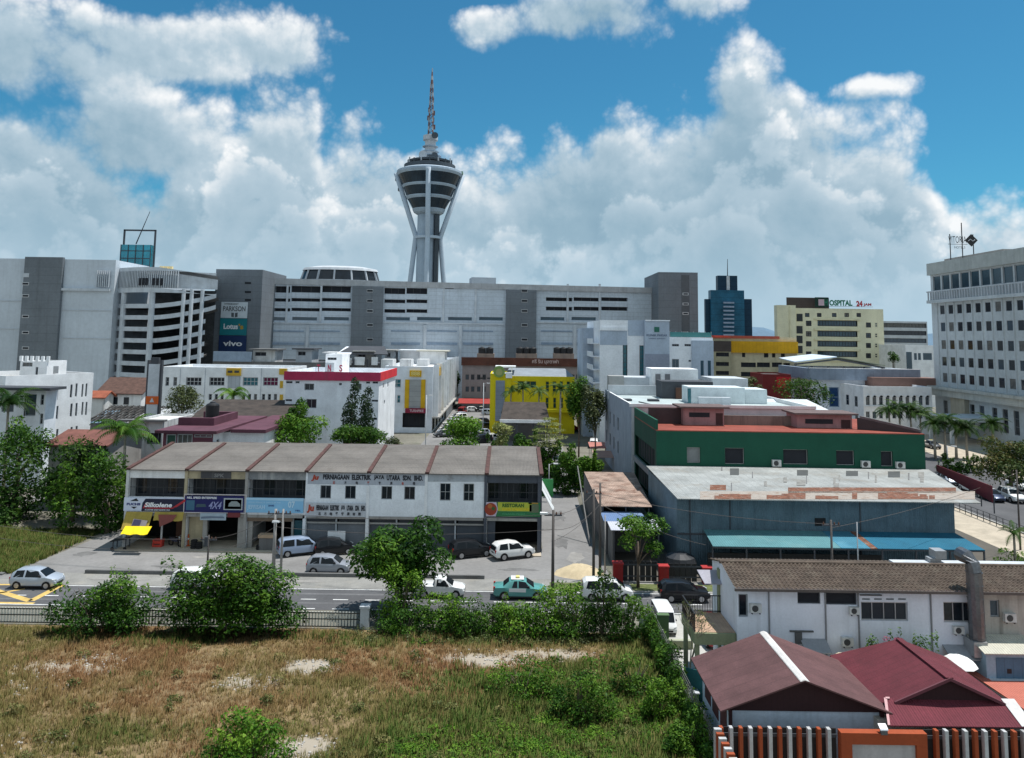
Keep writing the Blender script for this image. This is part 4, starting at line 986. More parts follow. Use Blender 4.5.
b = Bld.px('hospital', 'cream hospital block with ribbon windows and HOSPITAL 24JAM lettering on its roof', 'hospital', 796, 884, 308, 268, 18, pyb=335)
hw = M('hospital_cream', (.70, .67, .48), streak=.25, scol=(.42, .4, .3), sc=.2)
for k, y in enumerate((320.5, 331, 341, 351.2)):
    b.win('front', (817.5, y, 857.5, y+5.8), 14, 1, black, glassb, .18, .6)
    b.win('front', (806, y+.2, 811.5, y+5.5), 2, 2, black, glass, .2); b.win('front', (866, y+2, 871, y+7), 2, 2, black, glass, .2); b.win('front', (874.5, y+1.8, 878, y+7), 1, 2, hw, glass, .3)
for x in (805, 817, 832, 844.5, 856.5): b.win('front', (x, 313, x+4.5, 317), 2, 1, black, glass, .2)
b.walls(hw, None, concrete, .6)
for y in (318.3, 328.6, 338.8, 349, 359.5): b.band('front', 814, y, 860, y+1.8, M('hospital_ledge', (.68, .64, .44)), 'ledge', .5)
t = Bld.px('', '', '', 777.5, 796.3, 305, 266, 3, root=b, pyb=335)
for y in (313.8, 326, 335.7, 345.8): t.win('front', (795.5-0, y, 796, y+8), 1, 1) if False else None
t.walls(hw, None, concrete, .6)
for y in (313.8, 326, 335.7, 345.8): b.band('front', 796.5, y, 802.5, y+7.5, M('hospital_dark_window', (.03, .035, .04), r=.3), 'stair_window', .1)
t.band('front', 789.5, 306, 790.5, 360, M('hospital_ledge', (.68, .64, .44)), 'pilaster', .3)
q0 = at(787, 303, 270); q1 = at(829, 303, 270)
p0, p1 = b.inv @ q0, b.inv @ q1
b.part('roof_screen', MB().box(p0.x, p1.x, 2, 2.6, b.h, b.inv.to_3x3() @ Vector((0, 0, at(800, 297.5, 270).z)) and at(800, 297.5, 270).z), M('brown_screen', (.07, .055, .05), rows=('z', .8, .5)))
HG = ink((.02, .17, .10)); HR = ink((.45, .03, .04))
t = sign('roof_sign', 'green and red rooftop letters reading HOSPITAL 24JAM on the cream hospital', 815, 297.5, 873, 307, 267.5, M('sign_backing', (.015, .04, .03)), (), (), .1)
for c in list(t.children):
    if c.name.startswith('board'): bpy.data.objects.remove(c)
w = (873-815)*267.5/F
MB().box(0, w*.235, 0, .2, -.2, 3.3).build('board', M('sign_backing', (.015, .04, .03)), t)
MB().extr([(1.2, -.02, .4), (3.2, -.02, .4), (3.2, -.02, 2.6), (1.2, -.02, 2.6)], (0, -.03, 0)).build('emblem', ink((.55, .4, .45)), t)
letter('H', HG, t, w*.16, .5, 1.2, 2.1, .05); letter('OSPITAL', HG, t, w*.245, .35, w*.40, 2.1, .05); letter('24', HR, t, w*.71, .25, w*.11, 2.0, .06); letter('JAM', HR, t, w*.83, .25, w*.14, 1.2, .05)
MB().box(w*.24, w, .1, .2, .1, .2).build('rail', darkgrey, t)

b = Bld.px('office_block', 'low office block striped with dark ribbon windows, between the hospital and the hotel', 'office block', 882, 928, 321, 300, 30, pyb=345)
for k in range(5): b.win('front', (883.5, 323.2+k*7.6, 926.5, 327.6+k*7.6), 12, 1, darkgrey, glass, .15, .5)
b.walls(lgrey, None, concrete, .5)
b = Bld.px('white_block', 'small white block with blue glass corner, tucked left of the big hotel', 'building', 906, 934, 345, 250, 22, pyb=365)
b.wins('front', ((914, 353, 917, 360), (918, 353, 921, 360), (923, 353, 932, 360)), nx=1, fr=bgrey, gl=glassb)
b.walls(whitec, None, concrete, .5); b.band('front', 906.5, 352, 912, 378, glassb, 'corner_glazing', .1)

# hotel: its long side faces the boulevard
XH = 102.0
def hp(px, py): d = ray(px, py); t = XH/d.x; p = CAM+d*t; return p.y, p.z
y1 = hp(932.5, 330)[0]; zt = hp(934, 266)[1]
b = Bld('hotel', 'big pale grey hotel with rows of square windows, at the right edge', 'hotel', (XH, y1-75), 34, 75, 39.6, 0)
hotelw = M('hotel_wall', (.50, .54, .56), streak=.3, scol=(.25, .28, .3), sc=.12)
def hr(px, py): y, z_ = hp(px, py); return y1-y, z_
zs = [hp(940, q)[1] for q in (310, 327, 344.5, 361, 377)]
for zc in zs:
    for k in range(17):
        u = 3.6+k*3.45
        b.win('left', (u, zc-1.05, u+1.9, zc+1.05), 1, 1, grey, glass, .07, .14, pxr=False)
zr = hp(940, 297)[1]; zg0, zg1 = hp(940, 292)[1], hp(940, 275.5)[1]
for k in range(18):
    b.win('left', (1.0+k*3.75, zg0+.4, 4.25+k*3.75, zg1), 1, 1, lgrey, glassb, .12, .3, pxr=False)
for k in range(15):
    b.win('left', (3.4+k*3.45+(.9 if k > 4 else 0), hp(950, 424)[1]+.4, 5.1+k*3.45+(.9 if k > 4 else 0), hp(950, 401)[1]), 1, 3, grey, glass, .12, .3, pxr=False)
b.walls(hotelw, None, concrete, .6)
m = MB(); zb_ = hp(940, 300)[1]
m.box(-1.2, 0-.002, 0, 75, zb_-.7, zb_)
b.part('terrace_slab', m, hotelw)
m = MB()
for k in range(75): m.box(-1.1, -.9, .3+k*1.0, .62+k*1.0, zb_+.002, zb_+1.9)
m.box(-1.15, -.85, 0, 75, zb_+1.9, zb_+2.2); b.part('balustrade', m, lgrey)
m = MB()
for k in range(22): u = 75-(2.6+k*3.45); m.box(-.25, -.002, u-.12, u+.12, hp(940, 386)[1], zb_-.7)
b.part('pilaster', m, hotelw)
zc0, zc1 = hp(940, 395)[1], hp(940, 386)[1]
m = MB(); m.box(-1.7, -.003, 0, 75, zc0, zc1); m.box(-2.2, -.003, 0, 75, zc1-.6, zc1+.02); b.part('cornice', m, M('hotel_cornice', (.46, .47, .44), streak=.4))
u0, u1 = hr(955, 405)[0], hr(969, 405)[0]
b.part('blank_panel', MB().box(-1.0, -.004, 75-u1, 75-u0, 0, zc0), M('hotel_beige', (.40, .38, .31), streak=.4))
m = MB(); m.box(-.8, -.003, 0, 75.1, zg1+.3, 39.9); b.part('roof_fascia', m, M('hotel_fascia', (.42, .44, .42), streak=.3))
m = MB(); uu = hr(950, 262)[0]; m.box(3, 9, 52, 74, 39.6, 41.0); b.part('roof_penthouse', m, concrete)
m = MB(); m.box(-11, -.01, 75-u1-12, 75-u1-2, 4.6, 5.4); b.part('porch_roof', m, hotelw)
m = MB()
for yy in (75-u1-11, 75-u1-3): m.box(-10.5, -9.9, yy, yy+.6, 0, 4.6)
b.part('porch_column', m, hotelw)
t = thing('roof_sign', 'dark rooftop letters with a diamond emblem standing on the grey hotel', 'sign', (at(949, 255, 175).x, 175, 40.5))
w = 26*175/F
for fx in (.08, .55, .98): MB().tube([(w*fx, .2, -1), (w*fx, .2, 8.2 if fx == .55 else 5.5)], .12, 6).build('post', black, t)
letter('VITORIA', black, t, 0, 3.4, w*.70, 1.6, .0); letter('HOTELS', black, t, w*.22, 2.1, w*.42, .6, .0)
cx_, cz_ = w*.90, 4.1
MB().extr([(cx_-1.45, 0, cz_), (cx_, 0, cz_-1.45), (cx_+1.45, 0, cz_), (cx_, 0, cz_+1.45)], (0, .2, 0)).build('emblem', black, t)
m = MB(); m.tube([(cx_-.8, -.02, cz_-.15), (cx_-.25, -.02, cz_+.25), (cx_+.25, -.02, cz_-.2), (cx_+.8, -.02, cz_+.15)], .10, 5); m.build('emblem_swirl', lgrey, t)
for s in (0,): MB().box(0, w*.75, .1, .2, 3.1, 3.2).build('rail', black, t)
# ------------------------------------------------------------------ middle distance, left
b = Bld.px('apartment_block', 'white four-storey block with narrow vertical windows, at the left edge below the mall', 'building', 4, 92, 376, 108, 14, 119, pyb=400)
for x0, x1, ya in ((56, 58.2, (387, 406, 429)), (70.2, 72.4, (384.5, 403.5, 427)), (75.4, 77.4, (383.5, 403, 426)), (81.6, 83.4, (384, 402)), (85.4, 87.2, (383.5, 402))):
    for y in ya: b.win('front', (x0, y, x1, y+13), 1, 3, grey, glass, .06, .2)
b.walls(whitec, None, concrete, .7)
t = Bld.px('', '', '', 20, 47, 361, 114, 5, root=b, pyb=368); t.win('front', (22.5, 362.5, 32.5, 366.5), 3, 1, grey, glass, .06); t.win('front', (35.5, 367, 38, 375), 1, 1, grey, glass, .06); t.walls(whitec, None, concrete, .4)
m = MB()
for k in range(6): x = t.w*k/5; m.box(x-.2, x+.2, -.02, .3, t.h, t.h+.75)
t.part('parapet_post', m, whitec)
b.part('roof_rail', MB().box(b.w*.5, b.w*.66, 2, 2.1, b.h, b.h+1.1), steel)
b = Bld.px('house', 'pale blue house with a thin dark roof slab and a tall blue window', 'house', -25, 45, 389, 104, 2.6, pyb=410)
b.win('front', (24, 394, 36, 416), 1, 2, lgrey, glassb, .1, .4); b.win('front', (40.5, 394.5, 44, 405), 1, 2, grey, glass, .08); b.win('front', (40, 413.5, 43, 424), 1, 2, grey, glass, .08); b.win('front', (2, 398, 14, 412), 2, 2, grey, glass, .08)
b.walls(bluewhite, None, concrete, .3); b.part('roof_slab', MB().box(-1, b.w+1.2, -1.2, b.d, b.h, b.h+.35), darkgrey)

def gable(name, label, x0, x1, y0, y1, zw, rise, wall, roof, ridge='x', oh=.5, cat='house', group=None, gabm=None, th=.18):
    """simple pitched-roof house in world axes"""
    t = thing(name, label, cat, ((x0+x1)/2, y0, 0), 0, group); cx, cy = (x0+x1)/2, y0
    w, d = (x1-x0)/2, y1-y0
    MB().box(-w, w, 0, d, 0, zw).build('wall', wall, t)
    m = MB(); g = MB()
    if ridge == 'x':
        s = rise/(d/2); e = zw-oh*s
        for sg, ya in ((1, -oh), (-1, d+oh)):
            m.extr([(-w-oh, ya, e), (w+oh, ya, e), (w+oh, d/2, zw+rise), (-w-oh, d/2, zw+rise)], (0, 0, th))
        for x in (-w, w): MB().poly([(x, 0, zw), (x, d, zw), (x, d/2, zw+rise)]).build('gable', gabm or wall, t)
    else:
        s = rise/w; e = zw-oh*s
        for sg in (-1, 1):
            m.extr([(sg*(w+oh), -oh, e), (0, -oh, zw+rise), (0, d+oh, zw+rise), (sg*(w+oh), d+oh, e)], (0, 0, th))
        for y in (0, d): MB().poly([(-w, y, zw), (w, y, zw), (0, y, zw+rise)]).build('gable', gabm or wall, t)
    m.build('roof', roof, t); return t
redroof = M('brick_red_roof', (.16, .065, .05), var=.3, sc=1, rows=('y', .4, .3)); brownroof = M('brown_tile_roof', (.10, .055, .042), var=.3, sc=1.5, rows=('y', .4, .3))
p0, p1 = at(50, 440, 92), at(106, 440, 92)
gable('house', 'low house with a dull red roof, among the trees at the left', p0.x, p1.x, 92, 101, at(70, 445, 92).z, 1.1, concrete, redroof)
p0, p1 = at(98, 400, 150), at(141, 400, 150)
t = gable('house', 'white house with a steep brown roof, below the parking deck', p0.x, p1.x, 150, 160, at(120, 393, 150).z, at(120, 378, 155).z-at(120, 393, 150).z, white, brownroof)
for x in (.34, .6): MB().box(-4.2+8.4*x, -3.2+8.4*x, -.05, .02, at(120, 393, 150).z-2.2, at(120, 393, 150).z-.8).build('window', glass, t)
p0, p1 = at(90, 398, 146), at(104, 398, 146)
gable('lean_to', 'small shed with an orange tile roof beside the brown-roofed house', p0.x, p1.x, 146, 149.5, at(98, 397, 146).z, .9, dirtywhite, M('orange_tile', (.30, .09, .05), var=.3), cat='shed')
# unfinished roof of dark rafters
p0, p1 = at(90, 415, 122), at(146, 415, 122); zz = at(110, 421, 122).z; zr_ = at(110, 406, 128).z
t = thing('derelict_roof', 'derelict dark rafter roof with its covering gone, behind the trees on the left', 'roof', ((p0.x+p1.x)/2, 122, 0)); w = (p1.x-p0.x)/2
MB().box(-w, w, 0, 9, 0, zz-.3).build('wall', concdark, t); m = MB()
for k in range(17):
    x = -w+2*w*k/16; m.beam((x, -.5, zz), (x+.4, 6, zr_), .16, .2); m.beam((x, 6.2, zr_), (x, 12, zz), .14, .2)
for k in range(6): m.beam((-w, k*1.1, zz+.15+(zr_-zz)*k/6), (w, k*1.1+.3, zz+.15+(zr_-zz)*k/6), .12, .14)
for k in range(9): x = -w+2*w*k/9; m.beam((x, 0, zz+.3), (x+2.2, 5.5, zr_+.2), .1, .12)
m.build('rafter', M('grey_timber', (.085, .08, .075), sc=2), t); MB().extr([(-w-.6, -.5, zz-.3), (-w+1.8, -.5, zz-.3), (-w+2.8, 4, zr_-.6), (-w+.5, 4, zr_-.6)], (0, 0, .06)).build('sheet', M('pale_blue_sheet', (.22, .33, .44), streak=.5), t)
MB().extr([(w-3, -.5, zz-.2), (w+1.5, -.5, zz-.2), (w+2.5, 5, zr_-.2), (w-1, 5, zr_-.2)], (0, 0, .06)).build('sheet', M('white_sheet', (.45, .47, .48), streak=.5), t)
b = Bld.px('shop_building', 'low weathered building with dark window openings, left of the purple roof', 'building', 128, 163, 421, 104, 10, pyb=430)
b.win('front', (147, 433, 161, 444), 3, 1, grey, slot, .1, .6); b.walls(dirtywhite, None, M('white_membrane', (.6, .6, .57), stain=.4), .3)
b.part('roof_slab', MB().box(-1, b.w+.4, -.8, .3, b.h, b.h+.25), concdark)
# pylon sign
p = at(154, 390, 120); t = thing('pylon_sign', 'grey pylon sign with an orange panel low on it, left of the white school block', 'sign', (p.x, 120, 0)); zt = at(154, 364, 120).z
MB().box(-.85, .85, -.4, .4, 0, zt).build('board', lgrey, t); MB().box(.87, 1.15, -.3, .3, 0, zt+.6).build('post', darkgrey, t); MB().box(-1.15, -.87, -.3, .3, 0, zt+.6).build('post', darkgrey, t)
MB().box(-.95, .95, -.5, -.402, at(154, 404, 120).z, at(154, 396, 120).z).build('panel', orange, t)
m = MB(); zc = at(154, 400, 120).z; m.extr([(-.35, -.503, zc-.3), (.35, -.503, zc-.3), (0, -.503, zc+.4)], (0, -.02, 0)); m.build('emblem', lgrey, t)
MB().box(-.6, .6, -.3, .3, zt+.002, zt+1.0).build('top_box', darkgrey, t)
# long white block with coloured windows
b = Bld.px('school_block', 'long white three-storey block with teal and maroon windows and yellow stair panels', 'building', 161.5, 287, 366.5, 150, 14, pyb=385)
for x0, x1, g in ((165.5, 169, glass), (173.3, 177, glass), (186, 201.5, slot), (209.3, 224.5, slot), (242.8, 258, teal), (263, 278, M('maroon_glass', (.12, .012, .05), r=.2))):
    b.win('front', (x0, 377.2, x1, 385.8), 4 if x1-x0 > 8 else 1, 2, alum if x1-x0 > 8 else grey, g, .14, .3)
for x0 in (208.6, 214.6, 220.4, 231.5, 242, 247.8, 253.8, 261.8, 267.7, 273.8): b.win('front', (x0, 394, x0+3.2, 400), 1, 2, grey, glass, .1, .25)
b.walls(whitec, None, lgrey, .5)
b.band('front', 226.8, 368.2, 241.2, 375.6, M('yellow_panel', (.58, .36, .04)), 'panel', .3)
for x0 in (228.3, 235): b.band('front', x0, 370.5, x0+4.6, 372.7, darkgrey, 'vent', .33)
b.band('front', 228, 376, 240.2, 388, M('grid_glass_wall', (.42, .45, .48), rows=('x', .8, .5)), 'stair_glazing', .12)
b.band('front', 279.6, 368.5, 286.8, 374.5, M('yellow_panel', (.6, .38, .03)), 'panel', .3); b.band('front', 280, 381, 283, 388, M('yellow_panel', (.6, .38, .03)), 'panel', .1); b.band('front', 279.8, 394.5, 283, 401, M('yellow_panel', (.6, .38, .03)), 'panel', .1)
for x in (179.5, 204.5, 260.7): b.band('front', x, 368, x+.5, 402, lgrey, 'downpipe', .08)
# roofline clutter behind: terrace of shops further back
b = Bld.px('shop_terrace', 'long terrace with a dark roof and rooftop rooms, behind the white and crimson buildings', 'building', 212, 447, 361, 196, 22, pyb=380)
b.walls(dirtywhite, {'front': concdark}, darkgrey, .4)
b.band('front', 214, 351.5, 252, 361.5, bgrey, 'fascia', .5)
for i, (x0, x1, y0, mt) in enumerate(((253, 275, 350, dirtywhite), (296, 312, 349.5, lgrey), (326, 342, 353.5, whitec), (356, 372, 352, concrete), (385, 394, 351, lgrey), (400, 420, 351, white), (420, 445, 351.5, white))):
    t = Bld.px('', '', '', x0, x1, y0, 197+i % 3*3, 7, root=b, pyb=355)
    if i in (0, 1, 3, 4): t.win('front', (x0+2, y0+2, x0+(x1-x0)*.6, y0+6), 2, 1, grey, slot, .1, .3)
    t.walls(mt, None, lgrey, .2); t.part('roof_slab', MB().box(-.8, t.w+.8, -1.2, t.d, t.h+.01, t.h+.35), [concdark, darkgrey, white, concrete, concrete, white, M('cream_roof', (.55, .53, .45))][i])
m = MB(); q0 = b.inv @ at(338, 352, 197); q1 = b.inv @ at(352, 352, 197)
m.extr([(q0.x, -1, q0.z-.6), (q1.x, -1, q0.z-.6), (q1.x+1, 6, q0.z+1.2), (q0.x+1, 6, q0.z+1.2)], (0, 0, .15)); b.part('awning_roof', m, bluewhite)
for x0, x1, y0, y1 in ((345, 352, 358, 365), (355, 365, 357, 365), (372, 378, 357, 365)): b.band('front', x0, y0, x1, y1, white, 'panel', .8)
m = MB()
for x in (344, 349, 354, 368, 381, 398): q = b.inv @ at(x, 362, 195.5); b.part('roof_post', MB().box(q.x-.2, q.x+.2, -1.2, -.8, b.h-6, b.h+1), darkgrey)
m = m
m = MB(); q = b.inv @ at(375, 351, 199)
m.extr([(q.x-9, -.5, q.z-.9), (q.x+4, -.5, q.z-.9), (q.x+2, 6, q.z+1), (q.x-7, 6, q.z+1)], (0, 0, .2)); b.part('awning_roof', m, darkgrey)
# crimson parapet building
b = Bld.px('shop_building', 'white shop building with a crimson parapet band and TNS roof letters', 'building', 285, 378.5, 371.5, 120, 17, pyb=400)
for r, n in (((304.4, 383.6, 314, 390.2), 2), ((306, 399, 316.5, 408.2), 2), ((306, 417, 313, 422), 2), ((356, 383.6, 361.5, 390), 2)): b.win('front', r, n, 1, grey, glass, .1, .25)
for r in ((286, 381.2, 292.5, 383.3), (295.5, 381.2, 299.5, 383.3), (339, 383, 341.8, 385.3), (366, 381.5, 370, 383.6), (372.5, 381.5, 378, 383.6), (285.5, 399.2, 292, 401.3), (366, 399.8, 369.5, 401.8), (371.5, 399.8, 378, 401.8), (285.5, 416.5, 291, 419), (370, 417.6, 377, 420)):
    b.win('front', r, 2, 1, grey, slot, .05, .2)
yr0 = b.rt(386, 385)[0]
for (px, y0, y1) in ((383.5, 383, 388), (388, 382, 387), (384.5, 400, 404)): u, _ = b.rt(px, y0); v1 = b.rt(px, y0)[1]; v0 = b.rt(px, y1)[1]; b.win('right', (u-.5, v0, u+.6, v1), 1, 1, grey, glass, .08, .2, pxr=False)
b.walls(bluewhite, {'right': whitec}, white, 1.2)  # right wall whiter than the front, its sunlight put into the colour
zb_ = b.fr(330, 380.5)[1]
m = MB(); m.box(-.25, b.w+.25, -.25, -.003, zb_, b.h+.05); b.part('parapet_band', m, crimson); m = MB(); m.box(b.w+.003, b.w+.25, -.0, b.d, zb_, b.h+.05); b.part('parapet_band', m, M('sunlit_crimson', (.62, .03, .04)))  # brighter red on the right side stands in for sunlight
t = Bld.px('', '', '', 325.5, 342, 354, 130, 6, root=b, pyb=362); t.win('front', (327.5, 357.5, 336.5, 360), 3, 1, grey, slot, .05, .2); t.walls(whitec, None, white, .3)
TR = ink((.32, .03, .06)); t = thing('roof_sign', 'red rooftop letters TNS on the building with the crimson parapet', 'sign', (at(317, 365, 124).x, 124, b.h-.2)); w = 27*124/F
MB().box(w*.30, w*.62, .05, .15, 0, 1.5).build('board', lgrey, t)
for s, u in (('T', 0), ('N', .40), ('S', .82)): letter(s, TR, t, w*u, .1, w*.12, 1.1, .03)
MB().box(0, w, .0, .1, -.1, .06).build('rail', darkgrey, t)
# yellow-framed corner shop and the terrace running away from it
b = Bld.px('shop_building', 'white corner shop building with a yellow framed grey panel and maroon sign', 'building', 384, 432.5, 366, 166, 70, pyb=395)
b.win('front', (392.5, 379, 401, 387.5), 2, 2, alum, teal, .15, .3); b.win('front', (391.5, 395, 395, 403), 1, 2, alum, teal, .12); b.win('front', (397, 395, 400.5, 403), 1, 2, alum, teal, .12); b.win('front', (402.5, 413, 425, 427.5), 4, 1, black, slot, .15, .8)
for k in range(9):
    for zz in (4.3, 8.4):
        b.win('right', (2+k*7.4, zz, 4.2+k*7.4, zz+1.8), 2, 1, grey, glass, .1, pxr=False)
    b.win('right', (1+k*7.4, .2, 7+k*7.4, 3), 3, 1, darkgrey, slot, .1, .8, pxr=False)
b.walls(bluewhite, None, white, .7)
yp = M('amber_panel', (.62, .37, .015))
b.band('front', 405, 379.5, 409.3, 408, yp, 'panel', .35); b.band('front', 421, 379.5, 425.3, 408, yp, 'panel', .35); b.band('front', 409.4, 379.5, 420.9, 408, M('grid_panel', (.34, .35, .35), rows=('z', 1.1, .5)), 'panel', .3)
b.band('front', 409.8, 370.4, 421.5, 376.6, yp, 'sign_panel', .4)
xx, zz = b.fr(411.2, 375.4); letter('888', ink((.75, .6, .2)), b.root, xx, zz, 1.9, .9, .03, y=-.42)
b.band('front', 405.8, 408.2, 426.5, 412.6, M('maroon_sign', (.25, .02, .05)), 'sign_panel', 1.0)
xx, zz = b.fr(409.5, 412, -1.0); letter('TURNPIKE', ink((.6, .45, .48)), b.root, xx, zz, 3.0, .55, .02, y=-1.03)
m = MB()
for k in range(10): m.box(b.w+.002, b.w+1.2, 1+k*7, 1.4+k*7, 3.2, b.h+.4)
b.part('fin_wall', m, white)
b.part('canopy', MB().box(b.w+.002, b.w+1.6, 0, 68, 3.1, 3.4), concrete)
for k in range(8):
    MB().box(b.w+.002, b.w+.5, 3+k*7.6, 7+k*7.6, 3.45, 4.2).build('sign_panel', [P_RED, yp, lgrey, P_NAVY, white, darkgrey, yp, red][k], b.root)
b.part('sign_panel', MB().box(b.w+.002, b.w+.9, 5, 9, b.h-2.2, b.h-.4), yp)
m = MB(); 
for k in range(3): b.part('roof_room', MB().box(b.w-12+3*k, b.w-9.4+3*k, 4+8*k, 9+8*k, b.h-.69, b.h+1.3-.2*k), dirtywhite)
t = Bld('shop_terrace', 'blue-grey end block of the shop terrace, at the far end of the car park street', 'building', (at(438, 370, 236).x-8, 236), 10, 14, at(440, 352, 236).z, 0)
t.walls(bgrey, None, white, .5)
# dark big roof
p0, p1 = at(190, 410, 112), at(283, 410, 112); t = thing('long_roof_building', 'old building under a broad sooty brown roof, behind the purple roof', 'building', ((p0.x+p1.x)/2, 112, 0)); w = (p1.x-p0.x)/2; z0, z1 = at(240, 422, 112).z, at(240, 401, 122).z
MB().box(-w, w, .5, 20, 0, z0-.1).build('wall', concdark, t); sooty = M('sooty_roof', (.055, .043, .036), sc=.8, var=.4, rows=('y', .35, .3), stain=.4, scol=(.02, .02, .02))
MB().extr([(-w-.4, -.6, z0-.1), (w+.4, -.6, z0-.1), (w+.4, 10, z1), (-w-.4, 10, z1)], (0, 0, .25)).build('roof', sooty, t); MB().extr([(-w-.4, 10, z1), (w+.4, 10, z1), (w+.4, 20.6, z0-.1), (-w-.4, 20.6, z0-.1)], (0, 0, .25)).build('roof', sooty, t)
MB().poly([(w, .5, z0-.1), (w, 20, z0-.1), (w, 10, z1)]).build('gable', concrete, t); MB().poly([(-w, .5, z0-.1), (-w, 20, z0-.1), (-w, 10, z1)]).build('gable', concrete, t)
b = Bld.px('shed', 'weathered lean-to with posts under a pale roof edge, right of the purple roof', 'shed', 240, 270, 426, 104, 6, pyb=435)
b.win('front', (243, 430, 255, 444), 2, 1, concdark, slot, .15, 1); b.win('front', (257, 430, 267, 444), 2, 1, concdark, slot, .15, 1); b.walls(concrete, None, concdark, .2); b.part('roof_edge', MB().box(-4, b.w+.3, -.6, 0-.002, b.h-.1, b.h+.25), dirtywhite)
# purple roof
pur = M('purple_roof', (.105, .042, .06), var=.2, sc=.5, stain=.3, scol=(.13, .05, .07))
YP = 94; p0, p1 = at(163, 435, YP), at(213, 435, YP); zw = at(190, 432, YP).z
b = Bld.px('house', 'house with stepped purple flat roofs and a black roof tank, behind the shop row', 'house', 163, 213, 432.5, YP, 16, pyb=438)
b.win('front', (166, 434.2, 176, 446), 1, 1, lgrey, M('green_panel', (.05, .12, .09)), .12); b.win('front', (177, 434, 192.5, 444.5), 3, 1, lgrey, glass, .12); b.win('front', (194, 434.5, 212, 437.5), 3, 1, lgrey, M('maroon_glass', (.12, .012, .05)), .1)
for k in range(4): b.win('right', (1.2+k*3.6, b.h-3, 2.2+k*3.6, b.h-.9), 1, 1, lgrey, glass, .1, pxr=False)
b.walls(M('pinkish_wall', (.17, .06, .085)), {'right': whitec}, None)
m = MB(); m.extr([(-.7, -.8, b.h), (b.w+.7, -.8, b.h), (b.w+1.2, b.d+.8, b.h), (-.7, b.d+.8, b.h)], (0, 0, .35)); b.part('roof_slab', m, pur)
u0 = b.tp(163, 424, b.h+.35); m = MB(); m.box(-.2, b.w*.72, 4.5, 5.0, b.h+.36, b.h+1.3); m.box(b.w*.72-.5, b.w*.72, 5.002, 13, b.h+.36, b.h+1.3); m.box(-.2, b.w*.72-.51, 12.5, 13, b.h+.36, b.h+1.3); b.part('roof_kerb', m, pur)
m = MB(); m.box(b.w+1.0, b.w+5.4, 3, b.d+4, b.h-.3, b.h+.12); b.part('roof_slab', m, pur)
m = MB(); m.box(b.w+.02, b.w+5, 3.6, b.d+3, 0, b.h-.302); b.part('annex_wall', m, whitec)
q = b.world((b.w*.42, 8.5, b.h+.36)); water_tank(q.x, q.y, q.z+.01, .85, 2.4, 'black plastic water tank on the purple roof')
m = MB(); m.box(b.w*.2, b.w*.75, 7.4, 10.4, b.h+2.3+.2, b.h+2.45+.2); b.part('tank_shade', m, darkgrey) if False else None

# ------------------------------------------------------------------ middle distance, centre
bw = M('taupe_wall', (.24, .215, .215), streak=.4, scol=(.13, .12, .12)); brb = M('brown_fascia', (.10, .04, .028), var=.3, streak=.4)
b = Bld.px('shop_building', 'taupe three-storey building with a brown top band and lettering, behind the yellow building', 'building', 462, 588, 359, 220, 18, pyb=380)
for x in (465.5, 471, 477, 482.5, 571, 576, 581): 
    for y in (374.5, 386.5): b.win('front', (x, y, x+3.4, y+5.2), 2, 1, darkgrey, glass, .12, .2)
for x in (480, 487): b.win('front', (x, 377.5, x+4, 379), 1, 1, grey, slot, .05, .2)
b.win('front', (463, 398, 488, 403), 6, 1, darkgrey, slot, .15, .5); b.win('front', (463, 408, 500, 419), 6, 1, darkgrey, slot, .15, 1)
b.walls(bw, None, concdark, .6); b.band('front', 461.5, 358, 588.5, 366, brb, 'fascia', .6)
xx, zz = b.fr(532, 364.3); letter('ศรี ริน มุสตาฟา', ink((.5, .38, .36)), b.root, xx, zz, 7.6, 1.5, .02, y=-.66)
for i, (x0, x1) in enumerate(((477, 494), (516, 537), (554, 574))):
    t = Bld.px('', '', '', x0, x1, 353.5, 223, 6, root=b, pyb=356); t.walls(M('tan_wall', (.30, .23, .19), streak=.4), None, concdark, .2); t.part('dividing_fin', MB().box(t.w*.49, t.w*.51, -.3, -.002, 0, t.h), bw)
    n = (2, 3, 3)[i]
    for k in range(n):
        q = t.world((t.w*(k+.6)/(n+.2), 3, t.h-.19)); water_tank(q.x, q.y, q.z, 1.1, 1.9, 'black rooftop tank on the taupe building, %s roof room' % ('left', 'middle', 'right')[i], None, 'black tanks on the taupe building')
t = thing('awning', 'long red awning along the front of the taupe building', 'awning', (at(476, 401, 217).x, 217, 0)); w = 17*217/F; m = MB(); za = at(476, 403.5, 215).z
m.extr([(-w, -3, za), (w, -3, za), (w, 0, za+1.1), (-w, 0, za+1.1)], (0, 0, .1)); m.build('canopy', M('red_canvas', (.30, .035, .03), streak=.3), t); m = MB()
for k in range(6): m.tube([(-w+2*w*k/5, -2.9, 0), (-w+2*w*k/5, -2.9, za)], .08, 5)
m.build('post', darkgrey, t)
